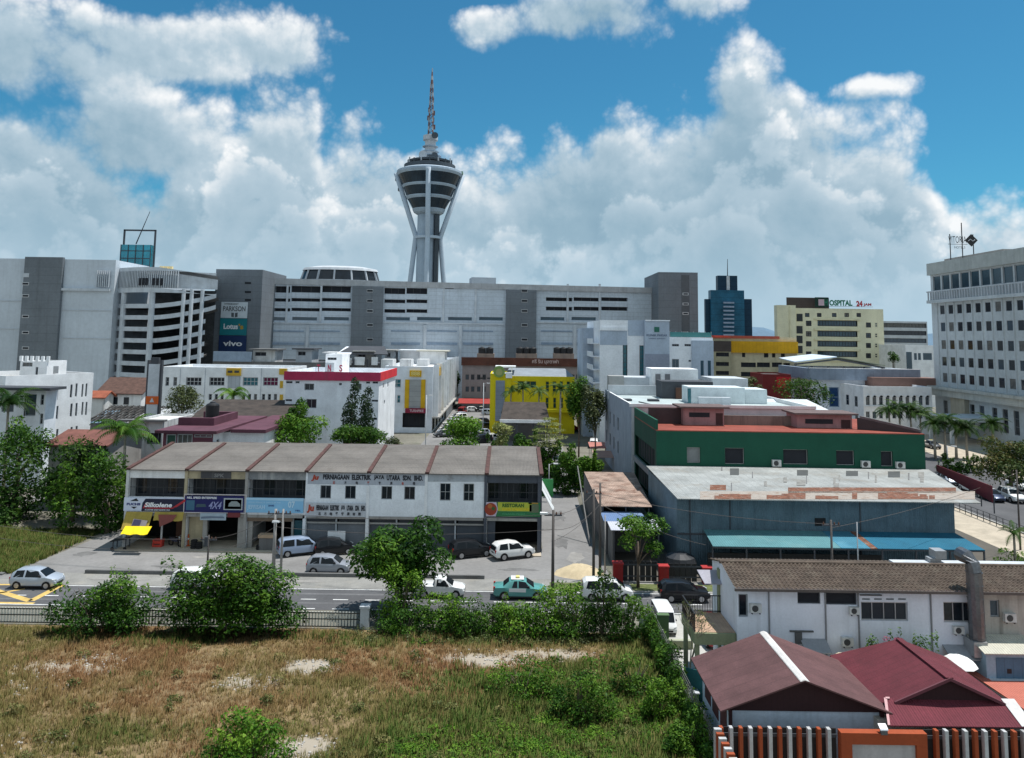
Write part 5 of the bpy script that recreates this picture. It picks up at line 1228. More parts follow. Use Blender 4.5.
# yellow building
YY = 168; yl = M('bright_yellow', (.68, .56, .012), streak=.25, scol=(.45, .36, .02), var=.1)
b = Bld.px('yellow_building', 'bright yellow building with a grey entrance panel, a round green emblem and dark teal windows', 'building', 511, 574.5, 376, YY, 22, pyb=395)
b.win('front', (517.5, 381, 536.5, 388), 3, 1, yl, M('dark_teal_glass', (.02, .06, .05), r=.2), .1, .25)
for x in (545.5, 552.5, 559.5, 566.5): b.win('front', (x, 381.2, x+3.8, 392), 1, 3, yl, M('dark_teal_glass', (.02, .06, .05), r=.2), .1, .25)
for x in (545.5, 553, 560, 567): b.win('front', (x, 397.5, x+3.4, 408.5), 1, 2, yl, M('dark_teal_glass', (.02, .06, .05), r=.2), .1, .25)
b.walls(yl, None, lgrey, .2)
b.band('front', 545, 409, 574.5, 412, yl, 'ledge', 1.2)
for k in range(9): b.band('front', 548+k*3, 377, 548.25+k*3, 380.5, M('yellow_rib', (.62, .5, .015)), 'rib', .08)  # ribs in a slightly deeper yellow than the wall
m = MB(); m.extr([(-1.5, .3, b.h-.3), (b.w+.1, .3, b.h-.3), (b.w-1.5, 9, b.h+1.2), (-.5, 9, b.h+1.2)], (0, 0, .2)); m.extr([(-.5, 9, b.h+1.2), (b.w-1.5, 9, b.h+1.2), (b.w, 20, b.h), (-1, 20, b.h)], (0, 0, .2)); b.part('roof', m, M('grey_sheet_roof', (.26, .29, .32), corr=('x', 3.0), streak=.3))
t = Bld.px('', '', '', 490, 511, 373.5, YY-1.2, 12, root=b, pyb=395); t.walls(yl, None, lgrey, .3)
t.band('front', 495.5, 380.5, 504.5, 421, M('grey_grid_panel', (.22, .26, .32), rows=('z', .9, .4)), 'panel', .25)
xx, zz = t.fr(499.2, 371.5); m = MB(); m.disc((xx, -.3, zz), (0, -1, 0), 1.25, .2, 22); t.part('emblem', m, M('sage_green', (.22, .33, .10))); m = MB(); m.disc((xx, -.51, zz-.1), (0, -1, 0), .75, .04, 18); t.part('emblem', m, M('emblem_pale', (.38, .40, .16)))
t.part('roof_frame', MB().box(1.0, t.w+1, 3, 8, t.h+1.2, t.h+1.5).box(1.2, 1.4, 3.2, 3.4, t.h-.2, t.h+1.2).box(t.w, t.w+.2, 3.2, 3.4, t.h-.2, t.h+1.2), white)
t.part('air_box', MB().box(t.w-1.2, t.w+.2, -.5, .4, t.h-.9, t.h+.3), whitec)
xx, zz = t.fr(500, 401); t.part('door', MB().box(xx-.5, xx+.5, -.32, -.26, 0, 2.2), glass)
# dark pavilion
p0, p1 = at(500.5, 415, 148), at(549.5, 415, 148); t = thing('pavilion', 'open pavilion with a sooty dark roof and white fascia, in front of the yellow building', 'pavilion', ((p0.x+p1.x)/2, 148, 0)); w = (p1.x-p0.x)/2; z0, z1 = at(525, 421, 146.5).z, at(525, 403, 153).z
MB().extr([(-w, -1.5, z0), (w, -1.5, z0), (w-.6, 5, z1), (-w+.6, 5, z1)], (0, 0, .2)).extr([(-w+.6, 5, z1), (w-.6, 5, z1), (w, 11.5, z0), (-w, 11.5, z0)], (0, 0, .2)).build('roof', sooty, t)
MB().box(-w-.1, w+.1, -1.75, -1.52, z0-.35, z0+.25).build('fascia', whitec, t); m = MB()
for x in (-w+.5, -w/3, w/3, w-.5):
    for y in (-1, 10.5): m.box(x-.15, x+.15, y-.15, y+.15, 0, z0)
m.build('post', darkgrey, t); MB().box(-w+.4, w-.4, 8, 8.2, 0, z0-.01).build('back_wall', concdark, t)

# ------------------------------------------------------------------ middle distance, right
b = Bld.px('clinic', 'white and blue-grey clinic block with tall slot windows and a green roof rail', 'clinic', 600, 645, 320, 152, 26, pyb=350)
cw = M('clinic_white', (.76, .79, .82), streak=.15, scol=(.45, .47, .5), sc=.2); cbg = M('clinic_blue_grey', (.38, .45, .54), streak=.1, sc=.2); cdk = M('clinic_grey', (.25, .28, .35), sc=.2)
b.win('front', (622.8, 344.5, 627.4, 376), 1, 7, darkgrey, teal, .12, .35); b.win('front', (639.5, 345.5, 644.6, 376), 1, 7, darkgrey, teal, .12, .35)
b.walls(cw, None, lgrey, .5)
b.band('front', 600, 330.8, 627, 345, cbg, 'panel', .06); b.band('front', 628, 320.3, 644.8, 335.8, cbg, 'panel', .09); b.band('front', 599.8, 327.5, 627, 330.5, cw, 'panel', .3)
t = Bld.px('', '', '', 645, 669.5, 320, 150.5, 20, root=b, pyb=350); t.walls(cbg, None, lgrey, .5); t.band('front', 645, 354, 669.5, 377, cdk, 'panel', .06); t.band('front', 645, 320, 669.6, 321, cw, 'coping', .4)
gx_, gz_ = t.fr(654.2, 332); t.part('emblem', MB().box(gx_, gx_+1.0, -.12, -.07, gz_, gz_+1.0), M('emblem_green', (.03, .14, .10)))
CI = ink((.10, .13, .2)); xx, zz = t.fr(646.5, 336.2); letter('KLINIK PAKAR', CI, t.root, 0, 0, 4.1, .42, .02).matrix_local = t.loc @ Matrix.Translation((xx, -.08, zz)); letter('hospital specialist', CI, t.root, 0, 0, 3.3, .34, .01).matrix_local = t.loc @ Matrix.Translation((xx+.4, -.08, zz-.6))
t = Bld.px('', '', '', 669.5, 713, 337, 152, 22, root=b, pyb=355)
t.win('front', (672, 344, 679, 346.3), 3, 1, grey, slot, .06); t.win('front', (684.5, 344, 691, 346.3), 3, 1, grey, slot, .06); t.win('front', (672, 359, 679, 368.5), 2, 1, grey, glassb, .08); t.win('front', (688.5, 360, 691, 361.8), 1, 1, grey, slot, .05)
t.walls(cw, None, lgrey, .5); t.band('front', 691.6, 340.6, 713, 379, cbg, 'panel', .5)
for x in (700, 707.2): t.band('front', x, 360.5, x+3, 378, M('dark_teal_slot', (.02, .06, .09), r=.2), 'window', .53)
m = MB(); m.box(.2, t.w-.2, .3, .36, t.h+.05, t.h+1.0); t.part('roof_rail', m, M('green_rail_glass', (.06, .22, .22), r=.2)); m = MB()
for k in range(8): m.box(.2+k*(t.w-.4)/7-.05, .2+k*(t.w-.4)/7+.05, .37, .45, t.h-.02, t.h+1.15)
t.part('rail_post', m, alum)
m = MB()
for k in range(7):
    zc = 4+k*2.6; m.box(-1.4, -.002, 1+0*k, 24, zc, zc+.25); m.box(-1.4, -1.3, 1, 24, zc+.252, zc+1.1)
b.part('balcony', m, bluewhite)
b.part('stair_wing', MB().box(-2.2, -.004, 12, 26.2, 0, b.h-1.5), cbg)
# white flat-roofed block with plant on its roof
YQ = 104.2
b = Bld.px('flat_roofed_building', 'pale building with a stained white flat roof full of ducts, behind the green building', 'building', 631.5, 816, 404.5, YQ, 29, pyb=425)
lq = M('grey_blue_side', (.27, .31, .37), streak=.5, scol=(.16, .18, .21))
for k in range(4):
    for zz in (3.5, 7.0): b.win('left', (1.5+k*4.6, zz, 3.0+k*4.6, zz+1.9), 2, 1, grey, glass, .1, .25, pxr=False)
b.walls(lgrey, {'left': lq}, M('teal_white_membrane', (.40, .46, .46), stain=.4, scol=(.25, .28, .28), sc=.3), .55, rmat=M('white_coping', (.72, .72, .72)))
m = MB(); zt = b.h
b.part('roof_edge', MB().box(-.3, b.w, -.25, -.003, zt-.28, zt+.12), M('white_coping', (.74, .74, .72)))
def roofbox(px0, py0, px1, py1, Y, d, mat, name='roof_structure'):
    a = b.inv @ at(px0, (py0+py1)/2, Y); c = b.inv @ at(px1, (py0+py1)/2, Y); z0 = (b.inv @ at((px0+px1)/2, py1, Y)).z; z1 = (b.inv @ at((px0+px1)/2, py0, Y)).z
    return b.part(name, MB().box(a.x, c.x, Y-YQ, Y-YQ+d, min(z0, b.h-.56), z1), mat)
roofbox(608, 385.5, 673, 399, 128, .4, lgrey, 'roof_wall'); roofbox(609, 376, 624, 386, 131, 2.5, M('tan_grey', (.36, .36, .35)), 'roof_room'); roofbox(624, 377.5, 655, 386, 131.5, 6, lgrey, 'roof_room')
roofbox(652, 369, 698, 381.5, 129, 6, whitec, 'plant_enclosure')
for x in (655.5, 665): roofbox(x, 374, x+5, 379, 128.9, .09, M('louvre_grey', (.2, .2, .21), rows=('z', .25, .6)), 'louvre')
roofbox(662, 381.7, 713, 386.5, 122, 5, darkgrey, 'canopy_roof'); roofbox(676, 388, 687, 397, 121.5, .3, M('brown_door', (.12, .06, .04)), 'door')
roofbox(689.5, 387.5, 745, 402, 114, 5, M('aqua_white', (.60, .66, .68), streak=.3, scol=(.4, .45, .46)), 'plant_enclosure'); roofbox(745.2, 389.5, 767, 402, 114.3, 5, M('aqua_white', (.6, .66, .68)), 'plant_enclosure')
roofbox(688, 388.5, 691, 402, 113.9, .3, teal, 'duct_cover'); roofbox(699, 397.5, 731, 402.3, 112, 1, lgrey, 'duct')
roofbox(712, 378.5, 748, 391, 134, 8, lgrey, 'roof_room')
for x in (625, 652): 
    a = b.inv @ at(x, 396, 118); b.part('roof_hatch', MB().box(a.x-.8, a.x+.8, 12, 13.5, b.h-.54, b.h-.25), darkgrey)
a = b.inv @ at(652, 400, 110); b.part('roof_pipe', MB().beam((a.x, 4, b.h-.4), (a.x-1.5, 8, b.h-.3), .15, .15), darkgrey)
t = thing('white_shed', 'long shed with a white corrugated roof, right of the ducts and behind the green parapet', 'shed', (at(780, 405, 118).x, 112, 0)); w = 42*115/F
z0 = at(780, 416, 112).z; z1 = at(780, 401, 118).z; MB().box(-w, w, 0, 12, 0, z0).build('wall', M('aqua_white', (.6, .66, .68)), t); MB().extr([(-w-.3, -.4, z0-.0), (w+.3, -.4, z0-.0), (w-1.5, 8, z1), (-w-.3, 8, z1)], (0, 0, .15)).build('roof', M('white_sheet_roof', (.62, .66, .68), corr=('x', 3), streak=.2, scol=(.4, .45, .48)), t)
# yellow and red roofed cream block
b = Bld.px('shop_building', 'cream block with an orange-yellow screen band and flat red roof, left of the hospital', 'building', 731, 797, 336.5, 218, 18, pyb=360)
for r, n in (((741, 362.5, 756, 367.2), 2), ((757, 362.5, 770, 367.2), 2), ((772, 362.5, 782, 367.2), 2), ((783.5, 363, 790, 367), 1), ((741, 372, 756, 376.5), 2), ((757, 372, 780, 376.5), 3), ((742, 352.8, 745.3, 357.2), 1), ((764, 353, 768.5, 357.5), 1), ((772, 353, 775.5, 357.5), 1), ((781, 353.5, 785, 358), 1)): b.win('front', r, n, 1, darkgrey, slot, .1, .35)
b.walls(cream, None, None)
b.part('roof', MB().box(-4.9, b.w-5, -.5, b.d, b.h-.5, b.h+.25), M('salmon_roof', (.42, .09, .055), streak=.2))
b.band('front', 730, 341.5, 797, 353, M('ochre_screen', (.58, .31, .012), rows=('x', 1.0, .35)), 'screen', .8)
t = Bld.px('', '', '', 713.5, 731, 336.8, 216, 16, root=b, pyb=360)
for y in (352.5, 362, 371): t.win('front', (716, y, 729, y+4), 3, 1, darkgrey, slot, .1, .4)
t.walls(M('dull_cream', (.36, .33, .22), streak=.4), None, None); t.part('roof', MB().box(-.3, t.w, -.3, 14, t.h-.4, t.h), M('salmon_roof', (.42, .09, .055))); t.band('front', 713.5, 341, 731, 351.5, M('brown_screen', (.22, .15, .08)), 'screen', .2)
b = Bld.px('shop_building', 'small dark red block in front of the cream and yellow building', 'building', 763, 791, 374, 190, 10, pyb=382); b.walls(M('dark_red_wall', (.16, .02, .02)), None, concdark, .3); b.band('front', 776.5, 377, 791, 388, M('signal_red', (.42, .02, .025)), 'panel', .2)
# steel pitched canopy
t = thing('canopy', 'open steel canopy with a pitched pale sheet roof, before the hospital', 'canopy', (at(815, 365, 200).x, 200, 0)); k = 200/F
z0, z1, z2 = at(795, 362.5, 200).z, at(838, 357.5, 200).z, at(882, 366, 200).z; m = MB()
m.extr([(-20*k, 0, z0), (22*k, 0, z1), (18*k, 14, z1+.3), (-17*k, 14, z0+.6)], (0, 0, .25)); m.build('roof_sheet', M('pale_blue_sheet_roof', (.52, .60, .68)), t); m = MB(); m.extr([(22*k, 0, z1), (70*k, 0, z2), (70*k, 14, z2), (18*k, 14, z1+.3)], (0, 0, .2)); m.build('roof_sheet', M('dull_green_roof', (.22, .24, .18)), t)
m = MB()
for x in (-18, -2, 14, 30, 50, 68): m.box(x*k-.2, x*k+.2, .5, .9, 0, z2-.3)
m.beam((-20*k, .4, z0-.5), (22*k, .4, z1-.5), .25, .4); m.beam((22*k, .4, z1-.5), (70*k, .4, z2-.5), .25, .4); m.build('frame', darkgrey, t); MB().box(-18*k, 66*k, 6, 6.3, 0, z2-1).build('back_wall', cream, t)
# grey long roof
b = Bld.px('flat_roofed_building', 'blue-grey building with a deep plain roof band and an arched corner window', 'building', 812, 916, 368.5, 188, 20, pyb=380)
b.win('front', (829, 387, 839, 407), 1, 2, bgrey, M('deep_blue_glass', (.012, .05, .14), r=.15), .2); b.win('front', (822, 387, 827.5, 401), 1, 3, bgrey, glass, .2); b.win('front', (883, 381.5, 917, 386), 8, 1, grey, glass, .1)
b.walls(bluewhite, None, lgrey, .4); b.part('roof_band', MB().box(-1, b.w+.5, -1.2, -.003, b.fr(850, 380)[1], b.h+.1), M('blue_grey_band', (.23, .28, .35), streak=.3)); b.part('roof_band', MB().box(-1.2, -.002, -.3, b.d, b.fr(850, 380)[1], b.h+.1), M('blue_grey_band', (.23, .28, .35)))
b.part('edge_strip', MB().box(-1, b.w+.5, -1.25, -.4, b.h+.102, b.h+.2), white)
# white building with arched windows
YA = 176
b = Bld.px('arcade_building', 'white two-storey building with rows of arched windows', 'building', 863.5, 932, 386, YA, 26, pyb=400)
archw = []
for x in [866+k*6.62 for k in range(10)]:
    o = b.win('front', (x, 397, x+3.8, 405.2), 2, 2, grey, glass, .1, .25); b.win('front', (x, 411.5, x+3.8, 418.5), 2, 2, grey, glass, .1, .25)
    archw.append(x)
for k in range(5): b.win('left', (3+k*4.6, b.h-5.0, 4.6+k*4.6, b.h-2.6), 1, 2, grey, glass, .1, pxr=False); b.win('left', (3+k*4.6, b.h-8.6, 4.6+k*4.6, b.h-6.6), 1, 2, grey, glass, .1, pxr=False)
b.walls(whitec, None, lgrey, .5)
for x in archw:
    xa, zz = b.fr(x+1.9, 397); m = MB(); r_ = .5*3.9*YA/F
    m.extr([(xa+r_*math.cos(a), -.003, zz+.0+r_*math.sin(a)) for a in np.linspace(0, math.pi, 9)], (0, -.10, 0)); b.part('arch_light', m, glass)
    m = MB(); pts = [(xa+r_*1.05*math.cos(a), -.1, zz+r_*1.05*math.sin(a)) for a in np.linspace(0, math.pi, 9)]; m.tube(pts, .12, 5); b.part('arch_trim', m, white)
b.band('front', 863, 406.2, 932, 407.2, white, 'string_course', .2); b.part('roof_room', MB().box(6, 22, 8, 14, b.h-.5, b.h+1.6), M('brown_room', (.2, .12, .1)))
# ------------------------------------------------------------------ the shop row
YS = 76.3
SX = [at(p, 490, YS).x for p in (127.5, 186, 246.5, 305.5, 368, 426, 485.5, 542)]
Zs = lambda py: at(330, py, YS).z
ZE, ZF, ZW, ZB, ZSL = Zs(472.3), Zs(480.5), Zs(499.2), Zs(515.6), Zs(518.5)
RY = 9.4; ZR = at(330, 446.3, YS+RY).z
asb = M('asbestos_roof', (.16, .145, .13), var=.22, sc=.35, stain=.55, scol=(.10, .085, .07), rows=('y', 1.45, .45), corr=('x', 2.2), streak=.0)
coping = M('maroon_coping', (.085, .042, .036), var=.3, sc=2, stain=.5, scol=(.09, .05, .045)); shut = M('roller_shutter', (.17, .185, .205), rows=('z', .16, .5), streak=.4, scol=(.1, .1, .1))
shut2 = M('dark_roller_shutter', (.075, .085, .10), rows=('z', .16, .5), streak=.3); louv = M('louvre_window', (.035, .04, .048), r=.4, rows=('z', .22, .7))
shop_lab = ['shophouse with a white top band and yellow awnings, leftmost of the row', 'shophouse with a stained cream top band and an open dark workshop under 4X4', 'shophouse with a stained grey top band over a pale blue signboard', 'white shophouse with two lettered bands and a pair of small windows', 'white shophouse with two small windows behind the crown of the mid-lot tree', 'white shophouse with peeling top edge and two tall cross-barred windows', 'charcoal painted shophouse with a green and yellow signboard, rightmost of the row']
fm_ = [white, M('stained_cream', (.42, .36, .24), streak=.9, scol=(.12, .11, .09), stain=.4), M('stained_grey', (.20, .21, .22), streak=.9, scol=(.5, .5, .48), stain=.5), M('cool_white_wall', (.76, .79, .82), streak=.25, scol=(.5, .53, .56)), M('cool_white_wall', (.5, .57, .65)), M('cool_white_wall', (.5, .57, .65)), M('charcoal_wall', (.075, .085, .105), streak=.3)]
for i in range(7):
    x0, x1 = SX[i], SX[i+1]; w = x1-x0; t = thing('shophouse', shop_lab[i], 'shophouse', (x0, YS, .11), 0, 'row of shophouses'); g = .11
    ze, zf, zw, zb, zs = ZE-g, ZF-g, ZW-g, ZB-g, ZSL-g; wm = fm_[i]; kind = 'wall' if i in (3, 4, 5) else 'open'
    # roof and party wall
    n = 24; m = MB()
    m.extr([(.18, -.35, ze-.02), (w-.0, -.35, ze-.02), (w, RY, ZR-g), (.18, RY, ZR-g)], (0, 0, .10)); m.extr([(.18, RY, ZR-g), (w, RY, ZR-g), (w, 2*RY+.3, ze-.02), (.18, 2*RY+.3, ze-.02)], (0, 0, .10)); m.build('roof', asb, t)
    def pw(x, nm='party_wall', mt=white, xw=.18):
        MB().extr([(x, .02, 0), (x, 2*RY, 0), (x, 2*RY, ze-.04), (x, RY, ZR-g-.04), (x, .02, ze-.04)], (xw, 0, 0)).build(nm, mt, t)
        c_ = MB()
        for k in range(6):
            ya, yb = -.35+k*(RY+.35)/6, -.35+(k+1)*(RY+.35)/6; za = ze+(ZR-g-ze)*k/6; zb2 = ze+(ZR-g-ze)*(k+1)/6
            c_.extr([(x-.08, ya, za+.02), (x-.08, yb, zb2+.02), (x-.08, yb, zb2+.26), (x-.08, ya, za+.22)], (xw+.20, 0, 0))
        c_.extr([(x-.08, RY+.3, ZR-g-.1), (x-.08, 2*RY, ze), (x-.08, 2*RY, ze+.12), (x-.08, RY+.3, ZR-g+.05)], (xw+.2, 0, 0)); c_.build('coping', coping, t)
    pw(0)
    if i == 6: pw(w-.18, 'side_wall', M('charcoal_wall', (.075, .085, .105)))
    MB().box(.18, w-.18 if i == 6 else w, 2*RY-.2, 2*RY, 0, ze).build('back_wall', dirtywhite, t)
    MB().box(.19, w-.19, -.05, 2*RY-.3, zs, zb-.003).build('floor_slab', concrete, t)
    # front
    if kind == 'open':
        MB().box(0, w, -.02, .14, zf, ze-.03).build('top_band', wm, t); MB().box(.181, w-.001, 1.3, 1.4, zb, ze-.1).build('inner_wall', darkgrey, t); MB().box(0, w, -.03, .12, zb, zw).build('balcony_wall', wm if i != 2 else white, t)
        k = 5; m = MB()
        for q in range(k): MB().box(.35+(w-.6)*q/k, .25+(w-.6)*(q+1)/k, 1.24, 1.29, zw+.1, zf-.15).build('louvre_window', louv if (q+i) % 3 else glass, t)
        for q in range(9): m.box(.3+(w-.6)*q/8-.02, .3+(w-.6)*q/8+.02, .05, .09, zw, zf)
        m.box(.2, w-.2, .05, .09, (zw+zf)/2-.02, (zw+zf)/2+.02); m.build('grille', M('grey_grille', (.05, .052, .055)), t)
    else:
        hs = []; ww = 1.05
        for c_ in (.325, .72): hs.append((w*c_-ww/2, (Zs(498.5) if i < 5 else Zs(499))-zb-g, w*c_+ww/2, (Zs(485.3) if i < 5 else Zs(481.5))-zb-g))
        m = MB().holed((0, -.03, zb), (1, 0, 0), (0, 0, 1), w, ze-.03-zb, [(a, b_, c_, d) for a, b_, c_, d in hs] + ([(.3, Zs(521)-zb-g+.0, w-.3, Zs(517)-zb-g)] if False else []), .16)
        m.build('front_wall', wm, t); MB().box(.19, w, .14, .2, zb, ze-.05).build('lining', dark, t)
        for a, b_, c_, d in hs:
            A, P_ = window_meshes(c_-a-.01, d-b_-.01, 2, 1 if i < 5 else 2, alum if i == 5 else grey, glass, .06); o = link('window', A, t, Matrix.Translation((a+.005, .04, zb+b_+.005))); link('pane', P_, o)
        if i == 5: MB().extr([(.05, -.04, ze-.75), (w-.05, -.04, ze-.68), (w-.05, -.04, ze-.06), (.05, -.04, ze-.06)], (0, -.02, 0)).build('peeling_band', M('peeling_band', (.40, .43, .46), sc=1.2, stain=.8, scol=(.14, .13, .12)), t)
    # columns
    for x in ((0, w-.3) if i == 6 else (0,)):
        MB().box(x-.12, x+.16, -.16, -.002, 0, (Zs(485)-g if i == 4 else zb-.3 if i == 3 else ze-.05)).build('column', [dirtywhite, M('stained_cream', (.42, .36, .24)), concrete, white, white, white, M('charcoal_wall', (.075, .085, .105))][i], t)
    # ground floor
    yb = 2.6
    if i in (3, 4, 5):
        zt_ = zs-.5
        for q in range(2): MB().box(.25+q*(w-.2)/2, .05+(q+1)*(w-.2)/2, .30, .36, 0, zt_).build('shutter', shut if i == 3 else shut2, t)
        m = MB(); m.box(w/2-.06, w/2+.08, .2, .42, 0, zs); m.build('shutter_post', lgrey, t); MB().box(.2, w, .1, .44, zt_, zt_+.15).build('lintel', concrete, t)
        m = MB(); m.box(.25, w*.48, .2, .25, zt_+.16, zs-.02); m.box(w*.55, w-.05, .2, .25, zt_+.16, zs-.02); m.build('vent', louv, t)
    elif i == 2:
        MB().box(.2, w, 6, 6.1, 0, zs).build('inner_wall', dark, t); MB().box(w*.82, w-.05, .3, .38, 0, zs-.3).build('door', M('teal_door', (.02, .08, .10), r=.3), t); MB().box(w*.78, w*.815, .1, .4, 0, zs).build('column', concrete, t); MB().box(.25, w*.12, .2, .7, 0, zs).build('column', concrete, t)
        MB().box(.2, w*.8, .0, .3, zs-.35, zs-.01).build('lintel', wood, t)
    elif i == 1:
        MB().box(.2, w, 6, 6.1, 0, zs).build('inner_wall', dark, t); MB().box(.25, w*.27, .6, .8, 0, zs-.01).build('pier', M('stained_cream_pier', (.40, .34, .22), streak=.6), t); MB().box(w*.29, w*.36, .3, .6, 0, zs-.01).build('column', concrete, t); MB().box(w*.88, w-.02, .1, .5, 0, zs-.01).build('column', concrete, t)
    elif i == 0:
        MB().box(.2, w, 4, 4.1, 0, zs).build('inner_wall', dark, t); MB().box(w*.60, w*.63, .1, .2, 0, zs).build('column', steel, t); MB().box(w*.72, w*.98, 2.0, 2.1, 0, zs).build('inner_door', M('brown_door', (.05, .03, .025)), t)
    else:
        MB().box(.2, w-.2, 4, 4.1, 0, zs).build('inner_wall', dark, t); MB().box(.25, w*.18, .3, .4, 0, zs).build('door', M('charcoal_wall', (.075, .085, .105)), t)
# signboards
YG = YS-.20
SB = ink((.015, .018, .045)); SR = ink((.42, .03, .04)); SWt = ink((.80, .82, .86)); SN = ink((.02, .03, .16))
BK = ink((.02, .022, .03)); RD = ink((.42, .06, .03))
sign('signboard', 'black, red and white oil signboard reading Silkolene over the leftmost shop', 123.8, 497.8, 183.5, 511.2, YG, ink((.62, .67, .80)),
     [([(.30, 0), (1, 0), (1, .93), (.36, .93), (.31, .6)], SB)], [('Silkolene', .35, .30, .81, .66, SWt, .04, .18), ('SCOOTER AND RACING OILS', .36, .05, .78, .16, SWt, .02), ('FUCHS', .05, .42, .28, .60, SN, .05), ])
t = LAST[0]
w = 59.7*YG/F; h = 13.4*YG/F
MB().extr([(w*.80, -.02, h*.30), (w*.86, -.02, h*.30), (w*1.0, -.02, h*.72), (w*1.0, -.02, h*.90)], (0, -.008, 0)).extr([(w*.31, -.02, h*.20), (w*.34, -.02, h*.2), (w*.40, -.02, h*.60), (w*.36, -.02, h*.60)], (0, -.008, 0)).extr([(w*.36, -.024, h*.19), (w*.8, -.024, h*.19), (w*.84, -.024, h*.28), (w*.37, -.024, h*.26)], (0, -.008, 0)).build('stripe', SR, t)
MB().extr([(w*.10, -.02, h*.70), (w*.24, -.02, h*.70), (w*.20, -.02, h*.90)], (0, -.008, 0)).extr([(w*.12, -.02, h*.30), (w*.22, -.02, h*.30), (w*.17, -.02, h*.15)], (0, -.008, 0)).build('emblem', BK, t)
sign('signboard', 'navy workshop signboard reading 4X4 with a picture panel at its right', 184.5, 496, 243.8, 512.4, YG, ink((.012, .014, .10)),
     [([(.03, .12), (.17, .12), (.17, .72), (.03, .72)], ink((.05, .14, .22))), ([(.66, .16), (.98, .16), (.98, .88), (.66, .88)], ink((.40, .44, .46))), ([(.68, .22), (.96, .22), (.96, .80), (.68, .80)], ink((.09, .12, .11))), ([(.19, .3), (.37, .34), (.35, .5), (.21, .5)], ink((.05, .09, .11)))],
     [('NKL SPEED ENTERPRISE', .04, .82, .54, .95, SWt, .03), ('4X4', .41, .22, .63, .66, ink((.30, .32, .55)), .02, .3)])
t = LAST[0]; w = 59.3*YG/F; h = 16.4*YG/F
MB().extr([(w*.72, -.03, h*.36), (w*.92, -.03, h*.36), (w*.91, -.03, h*.52), (w*.86, -.03, h*.66), (w*.77, -.03, h*.66), (w*.73, -.03, h*.52)], (0, -.01, 0)).build('picture', ink((.26, .30, .30)), t)
m = MB(); m.box(-.06, w+.06, -.02, .1, h, h+.08); m.box(-.06, w+.06, -.02, .1, -.08, 0); m.box(-.08, 0, -.02, .1, 0, h); m.box(w, w+.08, -.02, .1, 0, h); m.build('frame', M('sign_frame', (.55, .5, .5)), t)
sign('signboard', 'pale blue signboard with faint white lettering over the third shop from the left', 245.2, 498, 303.2, 512.8, YG, ink((.24, .50, .72)),
     [([(.0, .86), (1, .80), (1, 1), (0, 1)], ink((.40, .62, .78)))], [('JEFFISAH', .04, .16, .34, .52, ink((.52, .72, .86)), .01), ('SDN BHD', .40, .42, .50, .54, ink((.02, .05, .2)), .03), ('KEDAI PERABOT DAN ELEKTRIK', .06, .64, .62, .74, ink((.45, .68, .82)), .01), ('07', .74, .35, .86, .80, ink((.55, .74, .86)), .03), ('TEL', .86, .12, .96, .22, ink((.02, .05, .2)), .03)])
t = thing('signboard', 'long grey upper signboard reading PERNIAGAAN ELEKTRIK JAYA UTARA SDN. BHD. across two shops', 'sign', (SX[3]+.2, YS-.06, Zs(484.2))); w = SX[5]-SX[3]-.35; h = Zs(472.8)-Zs(484.2)
MB().box(0, w, 0, .024, 0, h).build('board', M('grey_sign_face', (.42, .45, .50), streak=.3, scol=(.25, .28, .32)), t)
letter('PERNIAGAAN', BK, t, w*.130, h*.42, w*.225, h*.46, .045); letter('ELEKTRIK', BK, t, w*.377, h*.42, w*.165, h*.46, .045); letter('JAYA', BK, t, w*.565, h*.42, w*.09, h*.46, .045); letter('UTARA', BK, t, w*.675, h*.42, w*.115, h*.46, .045); letter('SDN.', BK, t, w*.812, h*.42, w*.075, h*.46, .045); letter('BHD.', BK, t, w*.91, h*.42, w*.075, h*.46, .045)
letter('Ju', RD, t, w*.03, h*.26, w*.065, h*.56, .06, .2)
for k, s in enumerate('北方电器贸易有限'): letter(s, BK if k % 3 else RD, t, w*(.215+.098*k), h*.03, w*.02, h*.27, .03)
t = thing('signboard', 'smaller lower signboard reading PERNIAGAAN ELEKTRIK JAYA UTARA SDN. BHD. on one shop', 'sign', (SX[3]+.15, YS-.19, Zs(516.2))); w = SX[4]-SX[3]-.25; h = Zs(502.8)-Zs(516.2)
MB().box(0, w, 0, .15, 0, h).build('board', M('pale_sign_face', (.50, .52, .55), streak=.3), t)
xx = .175
for s, ww in (('PERNIAGAAN', .20), ('ELEKTRIK', .15), ('JAYA', .065), ('UTARA', .11), ('SDN.', .07), ('BHD.', .07)): letter(s, BK, t, w*xx, h*.46, w*ww, h*.40, .05); xx += ww+.03
letter('Ju', RD, t, w*.02, h*.26, w*.12, h*.62, .06, .1)
for k, s in enumerate('北方电器贸易有限'): letter(s, BK, t, w*(.21+.095*k), h*.10, w*.045, h*.24, .03)
sign('signboard', 'yellow and green restaurant signboard with a round food picture, over the charcoal shop', 486, 502.4, 540.3, 516.6, YG, ink((.03, .16, .06)),
     [([(.22, .38), (.84, .38), (.84, 1), (.22, 1)], ink((.42, .46, .05))), ([(.80, .3), (.97, .3), (.97, .86), (.80, .86)], ink((.12, .15, .09))), ([(.78, .9), (.96, .9), (.96, 1), (.78, 1)], ink((.35, .2, .04))), ([(0, 0), (.18, 0), (.22, .5), (.19, 1), (0, 1)], ink((.50, .42, .50)))],
     [('RESTORAN', .30, .66, .70, .92, ink((.05, .12, .02)), .05), ('NASI KANDAR', .30, .42, .80, .62, ink((.62, .50, .03)), .05), ('MASAKAN PANAS', .30, .12, .72, .24, ink((.08, .34, .15)), .02)])
t = LAST[0]; w = 54.3*YG/F; h = 14.2*YG/F
